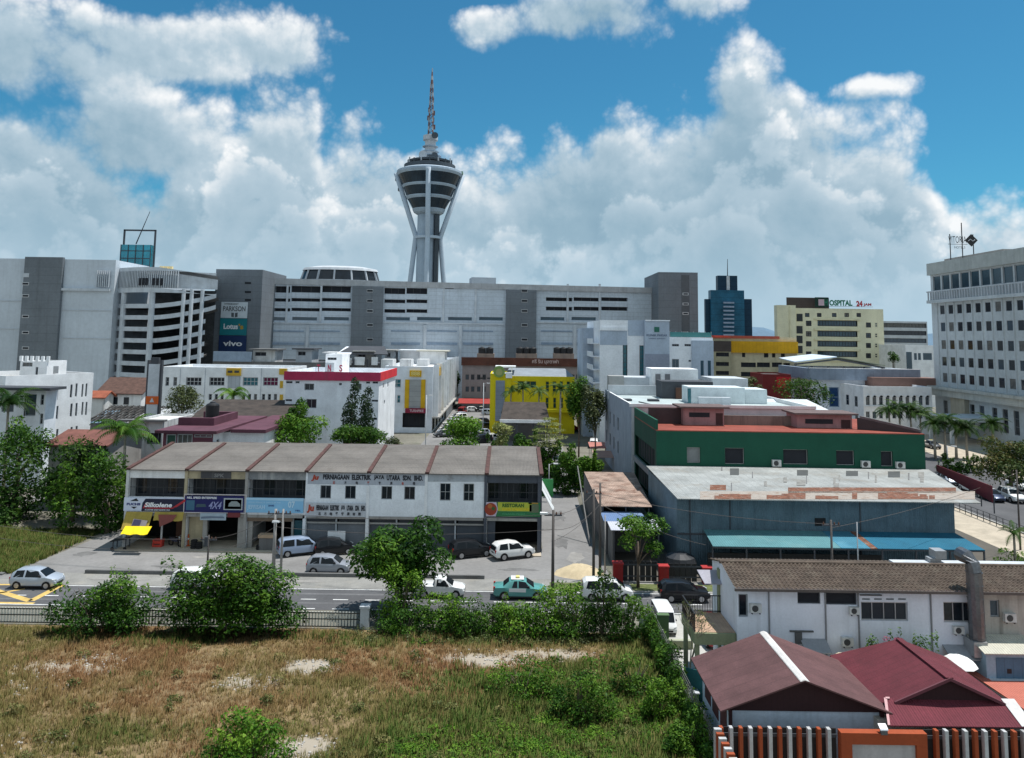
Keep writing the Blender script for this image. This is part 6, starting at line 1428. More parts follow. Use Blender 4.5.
m = MB(); m.disc((w*.085, -.012, h*.48), (0, -1, 0), h*.42, .01, 18); m.build('food_picture', ink((.30, .05, .025)), t); m = MB(); m.disc((w*.13, -.023, h*.52), (0, -1, 0), h*.12, .01, 10); m.build('food_picture', ink((.05, .12, .03)), t); MB().disc((w*.07, -.023, h*.68), (0, -1, 0), h*.16, .01, 10).build('food_picture', ink((.42, .14, .04)), t)
sign('signboard', 'small blank dark plate on the stained cream top band', 201, 471.8, 231, 478.6, YS-.09, M('dark_plate', (.07, .07, .075), streak=.6, scol=(.18, .18, .17)), (), [('SPK', .45, .2, .78, .75, ink((.22, .22, .22)), .03)], .06)
sign('banner', 'faded pale blue banner hanging askew under the navy 4X4 signboard', 200, 513.4, 226, 520.2, YS-.4, M('faded_banner', (.34, .42, .48), stain=.6, scol=(.12, .14, .18)), [([(.04, .2), (.5, .3), (.96, .3), (.9, .55), (.4, .6), (.05, .5)], ink((.14, .18, .24)))], (), .05, cat='banner')
sign('banner', 'dim red banner beside the faded pale blue one', 227.5, 512.8, 240, 517.4, YS-.3, ink((.16, .03, .035)), (), (), .05, cat='banner')
# awnings of the first shop
def awning(label, pxs, zy, drop, Y0, Y1, mat, nm='awning'):
    a, c = at(pxs[0], zy, Y0), at(pxs[1], zy, Y0); t = thing(nm, label, 'awning', (a.x, Y0, a.z)); w = c.x-a.x
    m = MB(); k = 8
    for q in range(k):
        u0, u1 = w*q/k, w*(q+1)/k; s0 = .05*math.sin(q*1.7); s1 = .05*math.sin((q+1)*1.7)
        m.extr([(u0, 0, s0*0), (u1, 0, 0), (u1, Y1-Y0, -drop+s1), (u0, Y1-Y0, -drop+s0)], (0, -.02, .03))
    m.build('canvas', mat, t); return t
awy = M('yellow_canvas', (.78, .58, .01), var=.12); awo = M('dull_ochre_canvas', (.40, .29, .06), streak=.4, scol=(.2, .15, .05))
a = at(121, 528, 73.6)
t = awning('bright yellow lower awning of the leftmost shop', (125.5, 152), 526.2, .55, 74.9, 74.0, awy)
t = awning('dull ochre upper awning with a grey poster, at the left of the leftmost shop', (126.5, 153), 511.9, 1.5, 75.9, 75.0, awo)
MB().extr([(1.0, -.52, -.52), (2.4, -.62, -.66), (2.3, -.92, -1.26), (.95, -.92, -1.26)], (0, -.03, .02)).build('poster', M('grey_poster', (.25, .22, .24)), t); MB().extr([(1.1, -.62, -.56), (1.8, -.66, -.62), (1.75, -.9, -1.1), (1.05, -.9, -1.1)], (0, -.05, .04)).build('poster', M('dark_blue_poster', (.05, .05, .10)), t)
t = awning('ochre valance with a reddish banner, at the right of the leftmost shop', (155, 184), 512, .75, 75.9, 75.6, awo)
MB().extr([(.5, -.34, -.15), (2.3, -.34, -.15), (1.9, -.36, -.75), (.7, -.36, -1.3)], (0, -.03, 0)).build('banner', M('faded_red_banner', (.22, .07, .06)), t)
# things in front of the row
p = G(165, 547); t = thing('motorcycle', 'dark motorcycle parked beside red crates in front of the leftmost shop', 'motorcycle', (p.x+1.0, p.y, .11), rad(-25))
for x in (-.62, .62):
    m = MB(); m.tube([(x+.29*math.cos(a), 0, .30+.29*math.sin(a)) for a in np.linspace(0, 6.283, 15)], .06, 6); m.build('wheel', TYRE, t)
MB().extr([(-.75, -.09, .55), (-.3, -.09, .45), (.2, -.09, .42), (.35, -.09, .8), (.1, -.09, .72), (-.25, -.09, .78), (-.8, -.09, .85)], (0, .18, 0)).build('body', M('bike_body', (.04, .05, .08), r=.3), t); MB().box(-.75, .05, -.12, .12, .76, .84).build('seat', black, t)
MB().tube([(.62, 0, .3), (.42, 0, .95), (.40, -.3, 1.02)], .025, 5).tube([(.42, 0, .95), (.40, .3, 1.02)], .025, 5).build('handlebar', steel, t); MB().disc((.5, 0, .85), (1, 0, 0), .09, .05, 10).build('headlight', HL, t)
for k, (dx, dz, lb) in enumerate(((0, 0, 'red plastic crate on the pavement, lowest of its stack'), (.03, .36, 'red plastic crate on top of another, beside the motorcycle'))):
    t = thing('crate', lb, 'crate', (p.x-.6+dx, p.y-.2, .11+dz), 0, 'red crates before the shop'); m = MB(); m.box(-.45, .45, -.3, -.26, 0, .34); m.box(-.45, .45, .26, .3, 0, .34); m.box(-.45, -.41, -.26, .26, 0, .34); m.box(.41, .45, -.26, .26, 0, .34); m.box(-.41, .41, -.26, .26, .0, .04); m.build('shell', M('red_plastic', (.50, .05, .035)), t); MB().box(-.3, .3, -.305, -.301, .2, .28).build('grip', black, t)
p = G(188, 547); t = thing('traffic_post', 'slim orange post standing on the pavement before the cream pier', 'post', (p.x, p.y, .11)); MB().lathe([(.2, 0), (.2, .06), (.07, .07), (.06, 1.1), (.0, 1.15)], 10).build('post', orange, t); MB().lathe([(.075, .6), (.075, .75)], 10).build('band', white, t)
p = G(121, 549); t = thing('pushcart', 'black flat pushcart with a sloping board, on the forecourt left of the yellow awning', 'cart', (p.x, p.y, 0)); MB().extr([(-.9, -.5, .75), (.8, -.5, 1.05), (.8, .5, 1.05), (-.9, .5, .75)], (0, 0, .08)).build('board', black, t); m = MB()
for x, z_ in ((-.6, .78), (.6, 1.0)):
    for y in (-.4, .4): m.box(x-.04, x+.04, y-.04, y+.04, .1, z_)
m.build('leg', darkgrey, t)
for x in (-.6, .6): MB().disc((x, -.5, .16), (0, -1, 0), .16, .06, 12).build('wheel', TYRE, t)
p = G(320, 545); t = thing('display_box', 'white box with a tan lid standing behind the parked blue car', 'box', (p.x-4.6, 76.0, .11)); MB().box(-.7, .7, -.3, .3, 0, 1.15).build('box', concdark, t); MB().box(-.8, .8, -.4, .4, 1.152, 1.45).build('lid', M('tan_lid', (.42, .30, .2)), t)
p = G(337, 551); t = thing('notice_board', 'small white notice board on legs behind the black hatchback', 'sign', (p.x, 75.7, .11)); MB().box(-.85, .85, -.03, .03, .8, 1.9).build('board', white, t); MB().box(-.6, -.54, -.02, .02, 0, .8).box(.54, .6, -.02, .02, 0, .8).build('leg', steel, t)
# white hanging sheet on the right end
x = SX[7]; t = thing('hanging_sheet', 'torn white sheet awning on the right end of the shop row', 'awning', (x+.05, 77, 3.2)); m = MB(); k = 7
for q in range(k):
    y0, y1 = q*1.5, (q+1)*1.5; m.extr([(0, y0, 2.6), (0, y1, 2.6), (1.1+.15*math.sin(q*2.2+2), y1, .6+.15*math.sin(q*1.9+1)), (1.1+.15*math.sin(q*2.2), y0, .6+.15*math.sin(q*1.9))], (.03, 0, .02))
m.build('sheet', M('white_canvas', (.62, .64, .64), stain=.3), t)
t = thing('sign_panel', 'small green board jutting from the right end wall of the shop row', 'sign', (x+.05, 86, 3.4)); MB().box(0, 1.6, 0, .1, 0, 1.9).build('board', M('leaf_green_paint', (.05, .25, .08)), t)

# ------------------------------------------------------------------ green building
YGB = 88; gx0, gx1 = at(656.5, 460, YGB).x, at(925.5, 460, YGB).x; zg = at(790, 432.8, YGB).z
b = Bld('green_building', 'dark green walled building with a red roof terrace and pink roof rooms', 'building', (gx0, YGB), gx1-gx0, 15.6, zg)
gw = M('green_paint', (.010, .078, .047), var=.12, sc=.4, streak=.25, scol=(.008, .048, .03))
for r, n in (((687, 447.3, 700.3, 463), 1), ((725, 448, 744.3, 464.2), 3), ((783.3, 449.5, 808, 464.5), 3), ((836.3, 450.6, 854.5, 465.3), 2), ((881, 451.3, 893, 466.5), 1)): b.win('front', r, 1, 1, M('pale_frame', (.33, .35, .33)), slot if n > 1 or r[0] > 800 else M('half_blind', (.22, .23, .23)), .06, .3)
for zz in (2.2, 5.6):
    b.win('left', (.6, zz, b.d-1.0, zz+2.6), 8, 1, M('dark_green_frame', (.015, .05, .035)), slot, .12, .5, pxr=False)
b.walls(gw, {'left': M('shaded_green_side', (.012, .06, .04), streak=.4)}, None)  # left side in a darker green, its shade put into the colour
m = MB(); m.box(.0, b.w, .0, b.d, b.h+.001, b.h+.10); b.part('terrace_floor', m, M('red_terrace', (.25, .06, .04), var=.25, stain=.4, scol=(.2, .07, .05)))
b.part('side_strip', MB().box(-.25, -.002, .3, b.d-.5, 4.85, 5.5), M('grey_band', (.2, .21, .22)))
m = MB(); m.box(-.002, .25, .25, b.d, b.h+.101, b.h+1.2); b.part('parapet', m, gw); m = MB(); m.box(b.w-.25, b.w+.002, .6, b.d, b.h+.101, b.h+.5); b.part('parapet', m, concdark); 
pink = M('faded_pink', (.34, .19, .19), streak=.8, scol=(.12, .07, .07), stain=.3)
def proom(px0, px1, py0, Y, d, door=True):
    a = b.inv @ at(px0, 420, Y); c = b.inv @ at(px1, 420, Y); z1 = (b.inv @ at((px0+px1)/2, py0, Y)).z; y = Y-YGB
    b.part('roof_room', MB().box(a.x, c.x, y, y+d, b.h+.101, z1), pink); b.part('room_roof', MB().box(a.x-.5, c.x+.5, y-.7, y+d+.3, z1+.003, z1+.2), M('stained_slab', (.14, .10, .095), streak=.6))
    w = c.x-a.x; b.part('room_opening', MB().box(a.x+w*.15, a.x+w*.65, y-.03, y-.003, z1-1.1, z1-.55), slot)
    if door: b.part('room_door', MB().box(a.x+w*.80, a.x+w*.97, y-.03, y-.003, b.h+.15, z1-.6), M('brown_door2', (.06, .03, .03)))
proom(683, 724, 408, 93.5, 3.5); proom(797, 852, 414.5, 92.2, 3.5)
b.part('terrace_wall', MB().box(.3, 6.5, 6.5, 6.8, b.h+.101, b.h+2.0), M('brown_stained', (.06, .04, .042), streak=.7)); m = MB(); q = b.inv @ at(724, 420, 94.2); q2 = b.inv @ at(797, 420, 94.2); m.box(q.x, q2.x, 6.2, 6.5, b.h+.101, b.h+1.25); b.part('terrace_wall', m, M('black_stained', (.20, .15, .13), streak=.9, scol=(.04, .035, .03)))
m = MB(); q = b.inv @ at(853, 425, 92.5); m.extr([(q.x, 3.2, b.h+.101), (b.w-.3, .3, b.h+.101), (b.w-.3, .3, b.h+.25), (q.x, 3.2, b.h+1.5)], (0, .2, 0)); b.part('terrace_wall', m, M('soot_wall', (.05, .04, .042), streak=.6))
for (px, py, lb) in ((776, 466, 'first'), (865, 467, 'second'), (899.5, 468, 'third')):
    p = at(px, py, YGB-.03); air_con((p.x, YGB-.03, p.z), 0, 'air conditioner unit low on the green wall, %s from the left' % lb, 1.15)

# ------------------------------------------------------------------ grey roofed shed with blue awning
YW = 72.6
zr0 = at(820, 501.5, YW-1.2).z; zr1 = at(790, 468.5, 87.6).z
xl, xr = at(677, 505, YW).x, at(955, 530, YW).x
t = thing('warehouse', 'long blue-walled shed with a stained pale grey sheet roof, before the green building', 'warehouse', ((xl+xr)/2, YW, 0)); w = (xr-xl)/2
WH = t; bluew = M('dull_blue_wall', (.10, .155, .19), streak=.8, scol=(.04, .07, .09), var=.25, corr=('x', 1.5))
MB().box(-w, w, 0, 14.8, 0, zr0-.12).build('wall', bluew, t)
gr = M('stained_grey_roof', (.30, .31, .30), var=.25, sc=.35, stain=.8, scol=(.23, .205, .17), corr=('x', 1.6), rows=('x', .85, .3))
xr2 = at(981, 503, YW-1.2).x-(xl+xr)/2; xr3 = at(926, 470, 87.6).x-(xl+xr)/2+.4
MB().extr([(-w-.2, -1.2, zr0), (xr2, -1.2, zr0), (max(xr3, xr2), 15.2, zr1), (-w-.2, 15.2, zr1)], (0, 0, .08)).build('roof', gr, t)
sl_ = lambda y: zr0+(zr1-zr0)*(y+1.2)/16.4+.085
rs = M('rusty_sheet', (.17, .07, .04), var=.55, sc=2.6, stain=.7, scol=(.30, .27, .235), corr=('x', 1.6))
def patch(px0, px1, py0, py1, mt, nm='roof_patch', dz=0):
    P = []
    for px, py in ((px0, py1), (px1, py1), (px1, py0), (px0, py0)):
        d = ray(px, py); best = None
        for k in range(300):
            Y = 70+k*.08; p = CAM+d*(Y/d.y)
            if p.z <= sl_(Y-YW)+.004: best = p; break
        P.append((best.x-(xl+xr)/2, best.y-YW, sl_(best.y-YW)+.003+dz) if best else None)
    if all(P): MB().extr(P, (0, 0, .012)).build(nm, mt, WH)
patch(788, 956, 487.6, 493.2, rs); patch(710, 726, 485, 490.3, rs); patch(700, 975, 491.5, 499.6, M('stained_strip', (.34, .30, .26), sc=2, stain=.8, scol=(.22, .12, .07), corr=('x', 1.6)))
patch(730, 739, 468.5, 475, M('skylight', (.085, .09, .09), spec=.1)) ; patch(797, 808, 470, 475.5, M('skylight', (.085, .09, .09), spec=.1)); patch(846, 858, 471, 476, M('skylight', (.085, .09, .09), spec=.1)); patch(888, 900, 471.5, 477.5, M('skylight', (.085, .09, .09), spec=.1))
for a in ((721, 722.5, 467, 471), (752, 753, 472, 478), (731, 732, 483, 491), (806, 807, 476, 484), (868, 869, 472, 479), (908, 909.5, 473, 480)): patch(*a, concdark, 'roof_stain')
a = at(820, 518, YW); q = a.x-(xl+xr)/2; MB().box(q-.5, q+.5, -.05, -.003, a.z-.7, a.z).build('vent', dark, t); MB().box(-w-.01, w+.01, -.06, -.004, 2.9, 3.05).build('rail', darkgrey, t)
for px in (690, 730, 860): q = at(px, 520, YW).x-(xl+xr)/2; MB().box(q-.04, q+.04, -.1, -.004, .1, zr0-.2).build('downpipe', darkgrey, t)
# awning
t = thing('awning', 'long sheet awning, faded teal at one end and bright blue at the other', 'awning', ((xl+xr)/2, YW, 0)); YA2 = 68.2
xa, xb = at(703.5, 530, YW-.1), at(955, 531, YW-.1); xc, xd = at(713, 548, YA2), at(985, 549, YA2); cx_ = (xl+xr)/2
zt_, zb_ = xa.z, at(850, 548.8, YA2).z
def aw(u0, u1, mt):
    f = lambda a, c, u: a.x+(c.x-a.x)*u-cx_
    MB().extr([(f(xc, xd, u0), YA2-YW, zb_), (f(xc, xd, u1), YA2-YW, zb_), (f(xa, xb, u1), -.1, zt_), (f(xa, xb, u0), -.1, zt_)], (0, 0, .06)).build('sheet', mt, t)
aw(0, .47, M('faded_teal_sheet', (.09, .22, .24), stain=.5, scol=(.16, .27, .27), corr=('x', 1.5))); aw(.471, .58, M('mid_blue_sheet', (.05, .19, .27), corr=('x', 1.5), stain=.5, scol=(.16, .35, .42))); aw(.581, .605, rs); aw(.606, 1, M('bright_blue_sheet', (.012, .115, .19), corr=('x', 1.5), stain=.3, scol=(.03, .16, .22)))
m = MB()
for k in range(9):
    x = xc.x-cx_+(xd.x-xc.x)*k/8; m.box(x-.06, x+.06, YA2-YW+.1, YA2-YW+.22, 0, zb_-.01)
m.box(xc.x-cx_, xd.x-cx_, YA2-YW+.05, YA2-YW+.12, zb_-.14, zb_-.005); m.build('post', darkgrey, t)
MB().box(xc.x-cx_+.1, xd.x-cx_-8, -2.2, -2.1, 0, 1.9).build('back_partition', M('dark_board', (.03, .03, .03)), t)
# railing at the right of the awning
t = thing('railing', 'grey pipe railing at the right end of the blue awning', 'railing', (at(940, 560, 68.3).x, 68.0, 0)); m = MB()
for k in range(7): m.tube([(k*.8, 0, 0), (k*.8, 0, 1.1)], .03, 5)
for z_ in (.55, 1.1): m.tube([(0, 0, z_), (4.8, 0, z_)], .03, 5)
m.build('rail', steel, t)
# maroon sheet wall
t = thing('sheet_fence', 'maroon corrugated sheet fence running beside the shed roof', 'fence', (45.3, 73, 0)); MB().extr([(0, 0, zr0-.2), (3.4, 15.5, zr1-.2), (3.4, 15.5, zr1+.5), (0, 0, zr0+1.3)], (.08, 0, 0)).build('panel', M('maroon_sheet', (.13, .02, .03), corr=('y', 1.5), streak=.4), t); m = MB()
for k in range(6): m.box(.1+k*.65, .18+k*.65, k*3-.04, k*3+.04, zr0-1.2, zr0+.5+k*.2)
m.build('post', darkgrey, t)
# rusty sheds along the alley
def lean(label, px, Ya, Yb, za, zb, mt, wall=concdark, posts=True):
    (a0, a1), (b0, b1) = px
    A0, A1 = at(*a0, Ya), at(*a1, Ya); B0, B1 = at(*b0, Yb), at(*b1, Yb); t = thing('shed', label, 'shed', ((A0.x+A1.x)/2, Ya, 0)); c = (A0.x+A1.x)/2
    MB().extr([(A0.x-c, 0, za), (A1.x-c, 0, za), (B1.x-c, Yb-Ya, zb), (B0.x-c, Yb-Ya, zb)], (0, 0, .06)).build('roof', mt, t); m = MB()
    MB().box(A0.x-c+.15, A0.x-c+.25, .2, Yb-Ya-.2, 0, min(za, zb)-.02).build('side_wall', wall, t)
    for x in (A0.x-c+.3, (A0.x+A1.x)/2-c, A1.x-c-.3): m.box(x-.06, x+.06, .1, .22, 0, za-.01)
    m.build('post', darkgrey, t); MB().box(A0.x-c+.3, A1.x-c-.2, Yb-Ya-.3, Yb-Ya-.2, 0, zb-.02).build('back_wall', wall, t); return t
rr = M('rust_roof', (.30, .215, .17), var=.5, sc=.7, stain=.9, scol=(.15, .065, .04), corr=('x', 1.6))
za = at(625, 508, 79.5).z
z4 = 4.0
lean('rusty brown sheet-roofed shed beside the alley', (((600, 508), (652, 504)), ((584, 475), (634, 469))), 79.5, 98.5, at(625, 507, 79.5).z, at(608, 472.5, 98.5).z, rr)
lean('shed with a faded blue sheet roof, between the rusty shed and the white sheet roof', (((604, 522), (650, 520)), ((600, 513), (640, 511))), 76.4, 80.0, at(625, 522, 76.4).z, at(620, 512, 80.0).z, M('faded_blue_sheet', (.12, .19, .34), stain=.5, scol=(.3, .34, .4), corr=('x', 1.6)))
lean('shed with a whitish sheet roof behind the roadside tree', (((611, 533), (662, 529)), ((606, 521), (655, 517))), 73.0, 77.5, at(636, 531, 73).z, at(630, 519.5, 77.5).z, M('whitish_sheet', (.48, .49, .54), stain=.4, scol=(.25, .26, .32), corr=('x', 1.6)))
# wall and red gate posts along the road
YP_ = 68.0
for k, (px, pz0) in enumerate(((617.8, 562), (663.5, 565), (707, 566.5))):
    p = at(px, 575, YP_); t = thing('gate_post', 'red square gate post by the road, ' + ('left', 'middle', 'right')[k] + ' of three', 'gate post', (p.x, YP_, 0), 0, 'red gate posts'); zt_ = at(px, pz0, YP_).z
    MB().box(-.4, .4, -.35, .35, 0, zt_-.12).build('post', M('gatepost_red', (.30, .02, .02), streak=.4), t); MB().box(-.46, .46, -.41, .41, zt_-.118, zt_).build('cap', M('gatepost_red2', (.36, .03, .03)), t)
def wall_run(name, label, x0, x1, y, z, mt, cat='wall', th=.15):
    t = thing(name, label, cat, ((x0+x1)/2, y, 0)); w = (x1-x0)/2
    m = MB()
    for k in range(int(w*2/.5)): m.box(-w+.5*k+.03, -w+.5*k+.46, -.04, .04, .08, z)
    m.build('panel', mt, t); MB().box(-w, w, -.07, -.041, z*.25, z*.32).box(-w, w, -.07, -.041, z*.8, z*.87).build('rail', darkgrey, t)
gp = M('black_gate_sheet', (.022, .022, .024), r=.5)
wall_run('gate', 'black sheet gate between the left and middle red posts', at(622.5, 575, YP_).x, at(659, 575, YP_).x, YP_+.1, 1.75, gp, 'gate')
wall_run('gate', 'black sheet gate between the middle and right red posts', at(668.5, 575, YP_).x, at(702, 575, YP_).x, YP_+.1, 1.6, gp, 'gate')
t = thing('tarp_covered_heap', 'black domed tarpaulin over goods in the yard behind the gate', 'tarpaulin', (at(680, 566, 71).x, 71, 0)); MB().lathe([(1.5, 0), (1.5, .9), (1.3, 1.4), (.6, 1.7), (.01, 1.75)], 14).build('cover', M('tarp_black', (.03, .032, .036), r=.5), t)
sheet('yard', rectp(9.5, 50.5, 68.3, 88), .006, M('yard_ground', (.10, .09, .075), stain=.5))
p = G(577, 577); t = thing('sand_pile', 'heap of pale sand at the mouth of the alley', 'sand pile', (p.x+.3, p.y+.9, 0)); prof = [(2.0, 0), (1.75, .22), (1.3, .55), (.7, .85), (.25, .98), (.01, 1.0)]; m = MB()
rr_ = random.Random(4); vs = []; fs = []; n = 22
for r_, z_ in prof:
    for j in range(n): a = 6.283*j/n; q = 1+rr_.uniform(-.07, .07); vs.append((1.15*r_*q*math.cos(a), .8*r_*q*math.sin(a), z_*.85*(1+rr_.uniform(-.05, .05))))
for i in range(5):
    for j in range(n): fs.append((i*n+j, i*n+(j+1) % n, (i+1)*n+(j+1) % n, (i+1)*n+j))
m.add(vs, fs); m.build('heap', M('pale_sand', (.52, .42, .27), sc=2, bump=.3), t, smooth=True)
sheet('verge', [(3.6, 65.6), (9, 65.6), (9, 67.6), (3.6, 67.6)], .018, M('verge_grass_ground', (.10, .12, .04), var=.4, sc=2)); sheet('verge', [(10.5, 65.8), (24, 65.8), (24, 67.5), (10.5, 67.5)], .018, M('verge_grass_ground', (.1, .12, .04)))
t = thing('railing', 'low dark railing between the boulevard and the beige pavement', 'railing', (56.2, 78, 0)); m = MB()
for k in range(34): m.box(-.03, .03, k*1.2-.03, k*1.2+.03, 0, 1.1)
m.build('post', darkgrey, t); m = MB()
for z_ in (.3, .7, 1.1): m.box(-.03, .03, 0, 40, z_, z_+.05)
m.build('rail', darkgrey, t)

# rust runs and sheet joints on the shed roof, clutter before the shops, patched asphalt
rr_ = random.Random(17)
for k in range(16):
    px = rr_.uniform(700, 930); patch(px, px+rr_.uniform(3, 22), 492.5+rr_.uniform(0, 4), 499.3, rs, dz=.016+k*.0005)
for k in range(9):
    px = rr_.uniform(700, 940); y0 = rr_.uniform(472, 484); patch(px, px+rr_.uniform(1.2, 9), y0, y0+rr_.uniform(2, 7), M('grey_stain_sheet', (.22, .215, .20), var=.3, sc=2, corr=('x', 1.6)), 'roof_stain', dz=.016+k*.0005)
for k, (px, n) in enumerate(((196, 4), (201, 3), (262, 2))):
    p = G(px, 548); t = thing('tyre_stack', 'stack of black tyres before the workshop, ' + ('tallest, by the cream pier', 'shorter one beside the tallest', 'low one under the pale blue signboard')[k], 'tyre stack', (p.x, 76.0, .11), 0, 'tyre stacks before the workshops'); m = MB()
    for q in range(n): m.lathe([(.16, q*.2), (.30, q*.2), (.33, q*.2+.1), (.30, q*.2+.19), (.16, q*.2+.19)], 14)
    m.build('tyres', TYRE, t)
pa_ = M('dark_asphalt_patch', (.145, .143, .14), r=.95, var=.25, sc=.8); pb_ = M('pale_asphalt_patch', (.25, .24, .225), r=.95, var=.2, sc=.8, stain=.4, scol=(.15, .145, .14))
def blob(cx, cy, rx, ry, z, mt, n=16):
    sheet('road_patch', [(cx+rx*math.cos(6.283*k/n)*rr_.uniform(.45, 1.15), cy+ry*math.sin(6.283*k/n)*rr_.uniform(.5, 1.15)) for k in range(n)], z, mt)
for cx, cy, rx, ry in ((-30, 70.5, 2.2, .5), (-22, 72.5, 1.6, .4), (-12, 70, 2.5, .45), (-6, 73, 1.5, .6), (1, 71, 2, .5), (5.5, 80, 1.1, 2.2), (6, 92, 1.0, 3), (-40, 74, 1.2, 1)): blob(cx, cy, rx, ry, .0185, pa_)
for cx, cy, rx, ry in ((-33, 66.8, 3, .5), (-18, 67, 3.5, .5), (-9, 71.8, 2.2, .5), (-27, 73.6, 3, .6), (6.5, 75, 1.2, 2)): blob(cx, cy, rx, ry, .0190, pb_)
for y in (61.6, 63.7): sheet('tyre_track', rectp(-160, 57, y, y+.35), .0155, M('worn_track', (.125, .125, .128), r=.85, var=.25, sc=.3))
# ------------------------------------------------------------------ white house with tile roof (right foreground)
YH = 47.0
hx0 = at(737, 620, YH).x; ze = at(737, 588, YH-.35).z
hx1 = 36.0
tile = M('brown_roof_tile', (.095, .07, .053), var=.35, sc=1.6, stain=.5, scol=(.20, .17, .13))
hxs = at(979, 610, YH).x
b = Bld('house', 'white two-storey house with a weathered brown tile roof and a steel flue, at the right', 'house', (hx0, YH), hxs-hx0, 5.5, ze+.05)
WF = hx1-hx0
b2 = Bld('', '', '', (hxs+.002, YH), hx1-hxs, 5.5, ze+.05, root=b)
for r, nx_, fr_ in (((738.5, 594, 748, 617), 1, grey), ((797.5, 592.3, 820.3, 603.8), 1, darkgrey), ((824.8, 592.3, 857, 604.8), 1, darkgrey), ((861, 602, 908, 621), 4, alum), ((943.5, 602, 974.5, 622.5), 3, alum)):
    b.win('front', r, nx_, 1, fr_, glass if nx_ > 1 or r[0] < 740 or r[0] > 980 else slot, .07, .18)
for x in (862, 874, 886, 898): b.win('front', (x, 598.2, x+8, 600), 1, 1, grey, slot, .03, .1)
for x in (944.5, 955.5): b.win('front', (x, 600-.8, x+8, 600+.6), 1, 1, grey, slot, .03, .1)
hwall = M('house_white_wall', (.72, .74, .80), streak=.35, scol=(.36, .36, .38), var=.08)
b.walls(hwall, None, None); b2.win('front', (990, 600, 999.5, 617), 1, 1, grey, glass, .07, .18); b2.walls(M('beige_stained_wall', (.40, .38, .34), streak=.9, scol=(.15, .14, .12), stain=.3), None, None)
# tile roof: rows of barrel tiles, each row lapping the next
def tiles(x0, x1, y0, z0, y1, z1, rows, pitch=.26, amp=.085):
    nx = int((x1-x0)/pitch*6); V = []; Fs = []
    L_ = math.hypot(y1-y0, z1-z0); nx1 = nx+1; rr = random.Random(2)
    for r in range(rows):
        for e in (0, 1):
            t_ = (r+e)/rows
            for i in range(nx1):
                x = x0+(x1-x0)*i/nx; hh = amp*(.5+.5*math.cos(2*math.pi*i/6))+(.03 if e == 0 else 0)
                V.append((x, y0+(y1-y0)*t_, z0+(z1-z0)*t_+hh))
        o = r*2*nx1
        for i in range(nx): Fs.append((o+i, o+i+1, o+nx1+i+1, o+nx1+i))
        if r: 
            for i in range(nx): Fs.append((o-nx1+i, o-nx1+i+1, o+i+1, o+i))
    return V, Fs
Yr = 49.6; zr = at(820, 564, Yr).z
xL = -.25
V, Fs = tiles(xL, WF+.2, -.45, ze-.02, Yr-YH, zr, 9); b.part('roof', MB().add(V, Fs), tile)
V, Fs = tiles(xL, WF+.2, 2*(Yr-YH)+.6, ze-.1, Yr-YH+.002, zr, 9); b.part('roof', MB().add(V, Fs), tile)
b.part('ridge_cap', MB().tube([(xL-.05, Yr-YH, zr+.06), (WF+.2, Yr-YH, zr+.06)], .11, 8), tile)
b.part('gutter', MB().box(xL, WF+.2, -.53, -.44, ze-.14, ze+.02), M('gutter', (.12, .10, .09)))
b.part('gable', MB().poly([(.0, 0, b.h), (.0, 2*(Yr-YH), b.h), (.0, Yr-YH, zr)]), hwall)
xx, zz = b.fr(890, 563); b.part('roof_panel', MB().box(b.fr(918, 563)[0], WF, Yr-YH+.35, Yr-YH+1.0, zr-.06, zr+.06), lgrey)
# flue
fx = b.fr(969, 600)[0]; m = MB(); z0, z1 = b.fr(973, 650, -.6)[1], b.fr(968, 572, -.6)[1]
m.tube([(fx+.05, -.62, z0), (fx, -.62, z1)], .43, 12); m.tube([(fx, -.62, z1), (fx-.05, -.55, z1+.45), (fx-.12, -.2, z1+.75), (fx-.25, .35, z1+.8)], .42, 12)
for k in range(7): zc = z0+(z1-z0)*k/6; m.lathe([(.455, zc-.02), (.455, zc+.03)], 12, (fx+.05*(1-k/6), -.62))
b.part('flue', m, M('flue_steel', (.17, .175, .185), metal=.75, r=.35, var=.3), smooth=False)
m = MB(); q = b.fr(976, 648, -.6); m.box(q[0]-.4, q[0]+.4, -1.1, -.1, q[1]-.35, q[1]+.5); b.part('fan_box', m, steel)
q = b.inv @ at(936, 566, Yr+.4); m = MB(); m.box(q.x-.35, q.x+.35, Yr-YH+.4, Yr-YH+1.0, zr-.3, q.z+.45); m.box(q.x-.05, q.x+.65, Yr-YH+.3, Yr-YH+1.1, q.z+.452, q.z+.95); b.part('chimney', m, steel)
m = MB()
for px in (769, 825.5, 858.5, 931): x = b.fr(px, 620)[0]; m.box(x-.035, x+.035, -.09, -.004, .2, ze-.3)
b.part('downpipe', m, M('pipe_grey', (.22, .22, .23)))
m = MB(); q = b.fr(803, 631); m.box(q[0]-.8, q[0]+.6, -.1, -.004, q[1]-.04, q[1]+.04); m.box(q[0]-.5, q[0]-.1, -.12, -.004, q[1]-.7, q[1]-.05); q = b.fr(868, 597); m.box(q[0]-.5, q[0]+.8, -.1, -.004, q[1]+.1, q[1]+.16); b.part('pipe', m, M('pipe_dark', (.1, .1, .1)))
q0, q1 = b.fr(944, 647), b.fr(974, 652); b.part('awning', MB().extr([(q0[0]-.1, -1.0, q1[1]-.1), (q1[0], -1.0, q1[1]-.1), (q1[0], -.003, q0[1]+.1), (q0[0]-.1, -.003, q0[1]+.1)], (0, 0, .05)), M('grey_awning', (.30, .31, .33)))
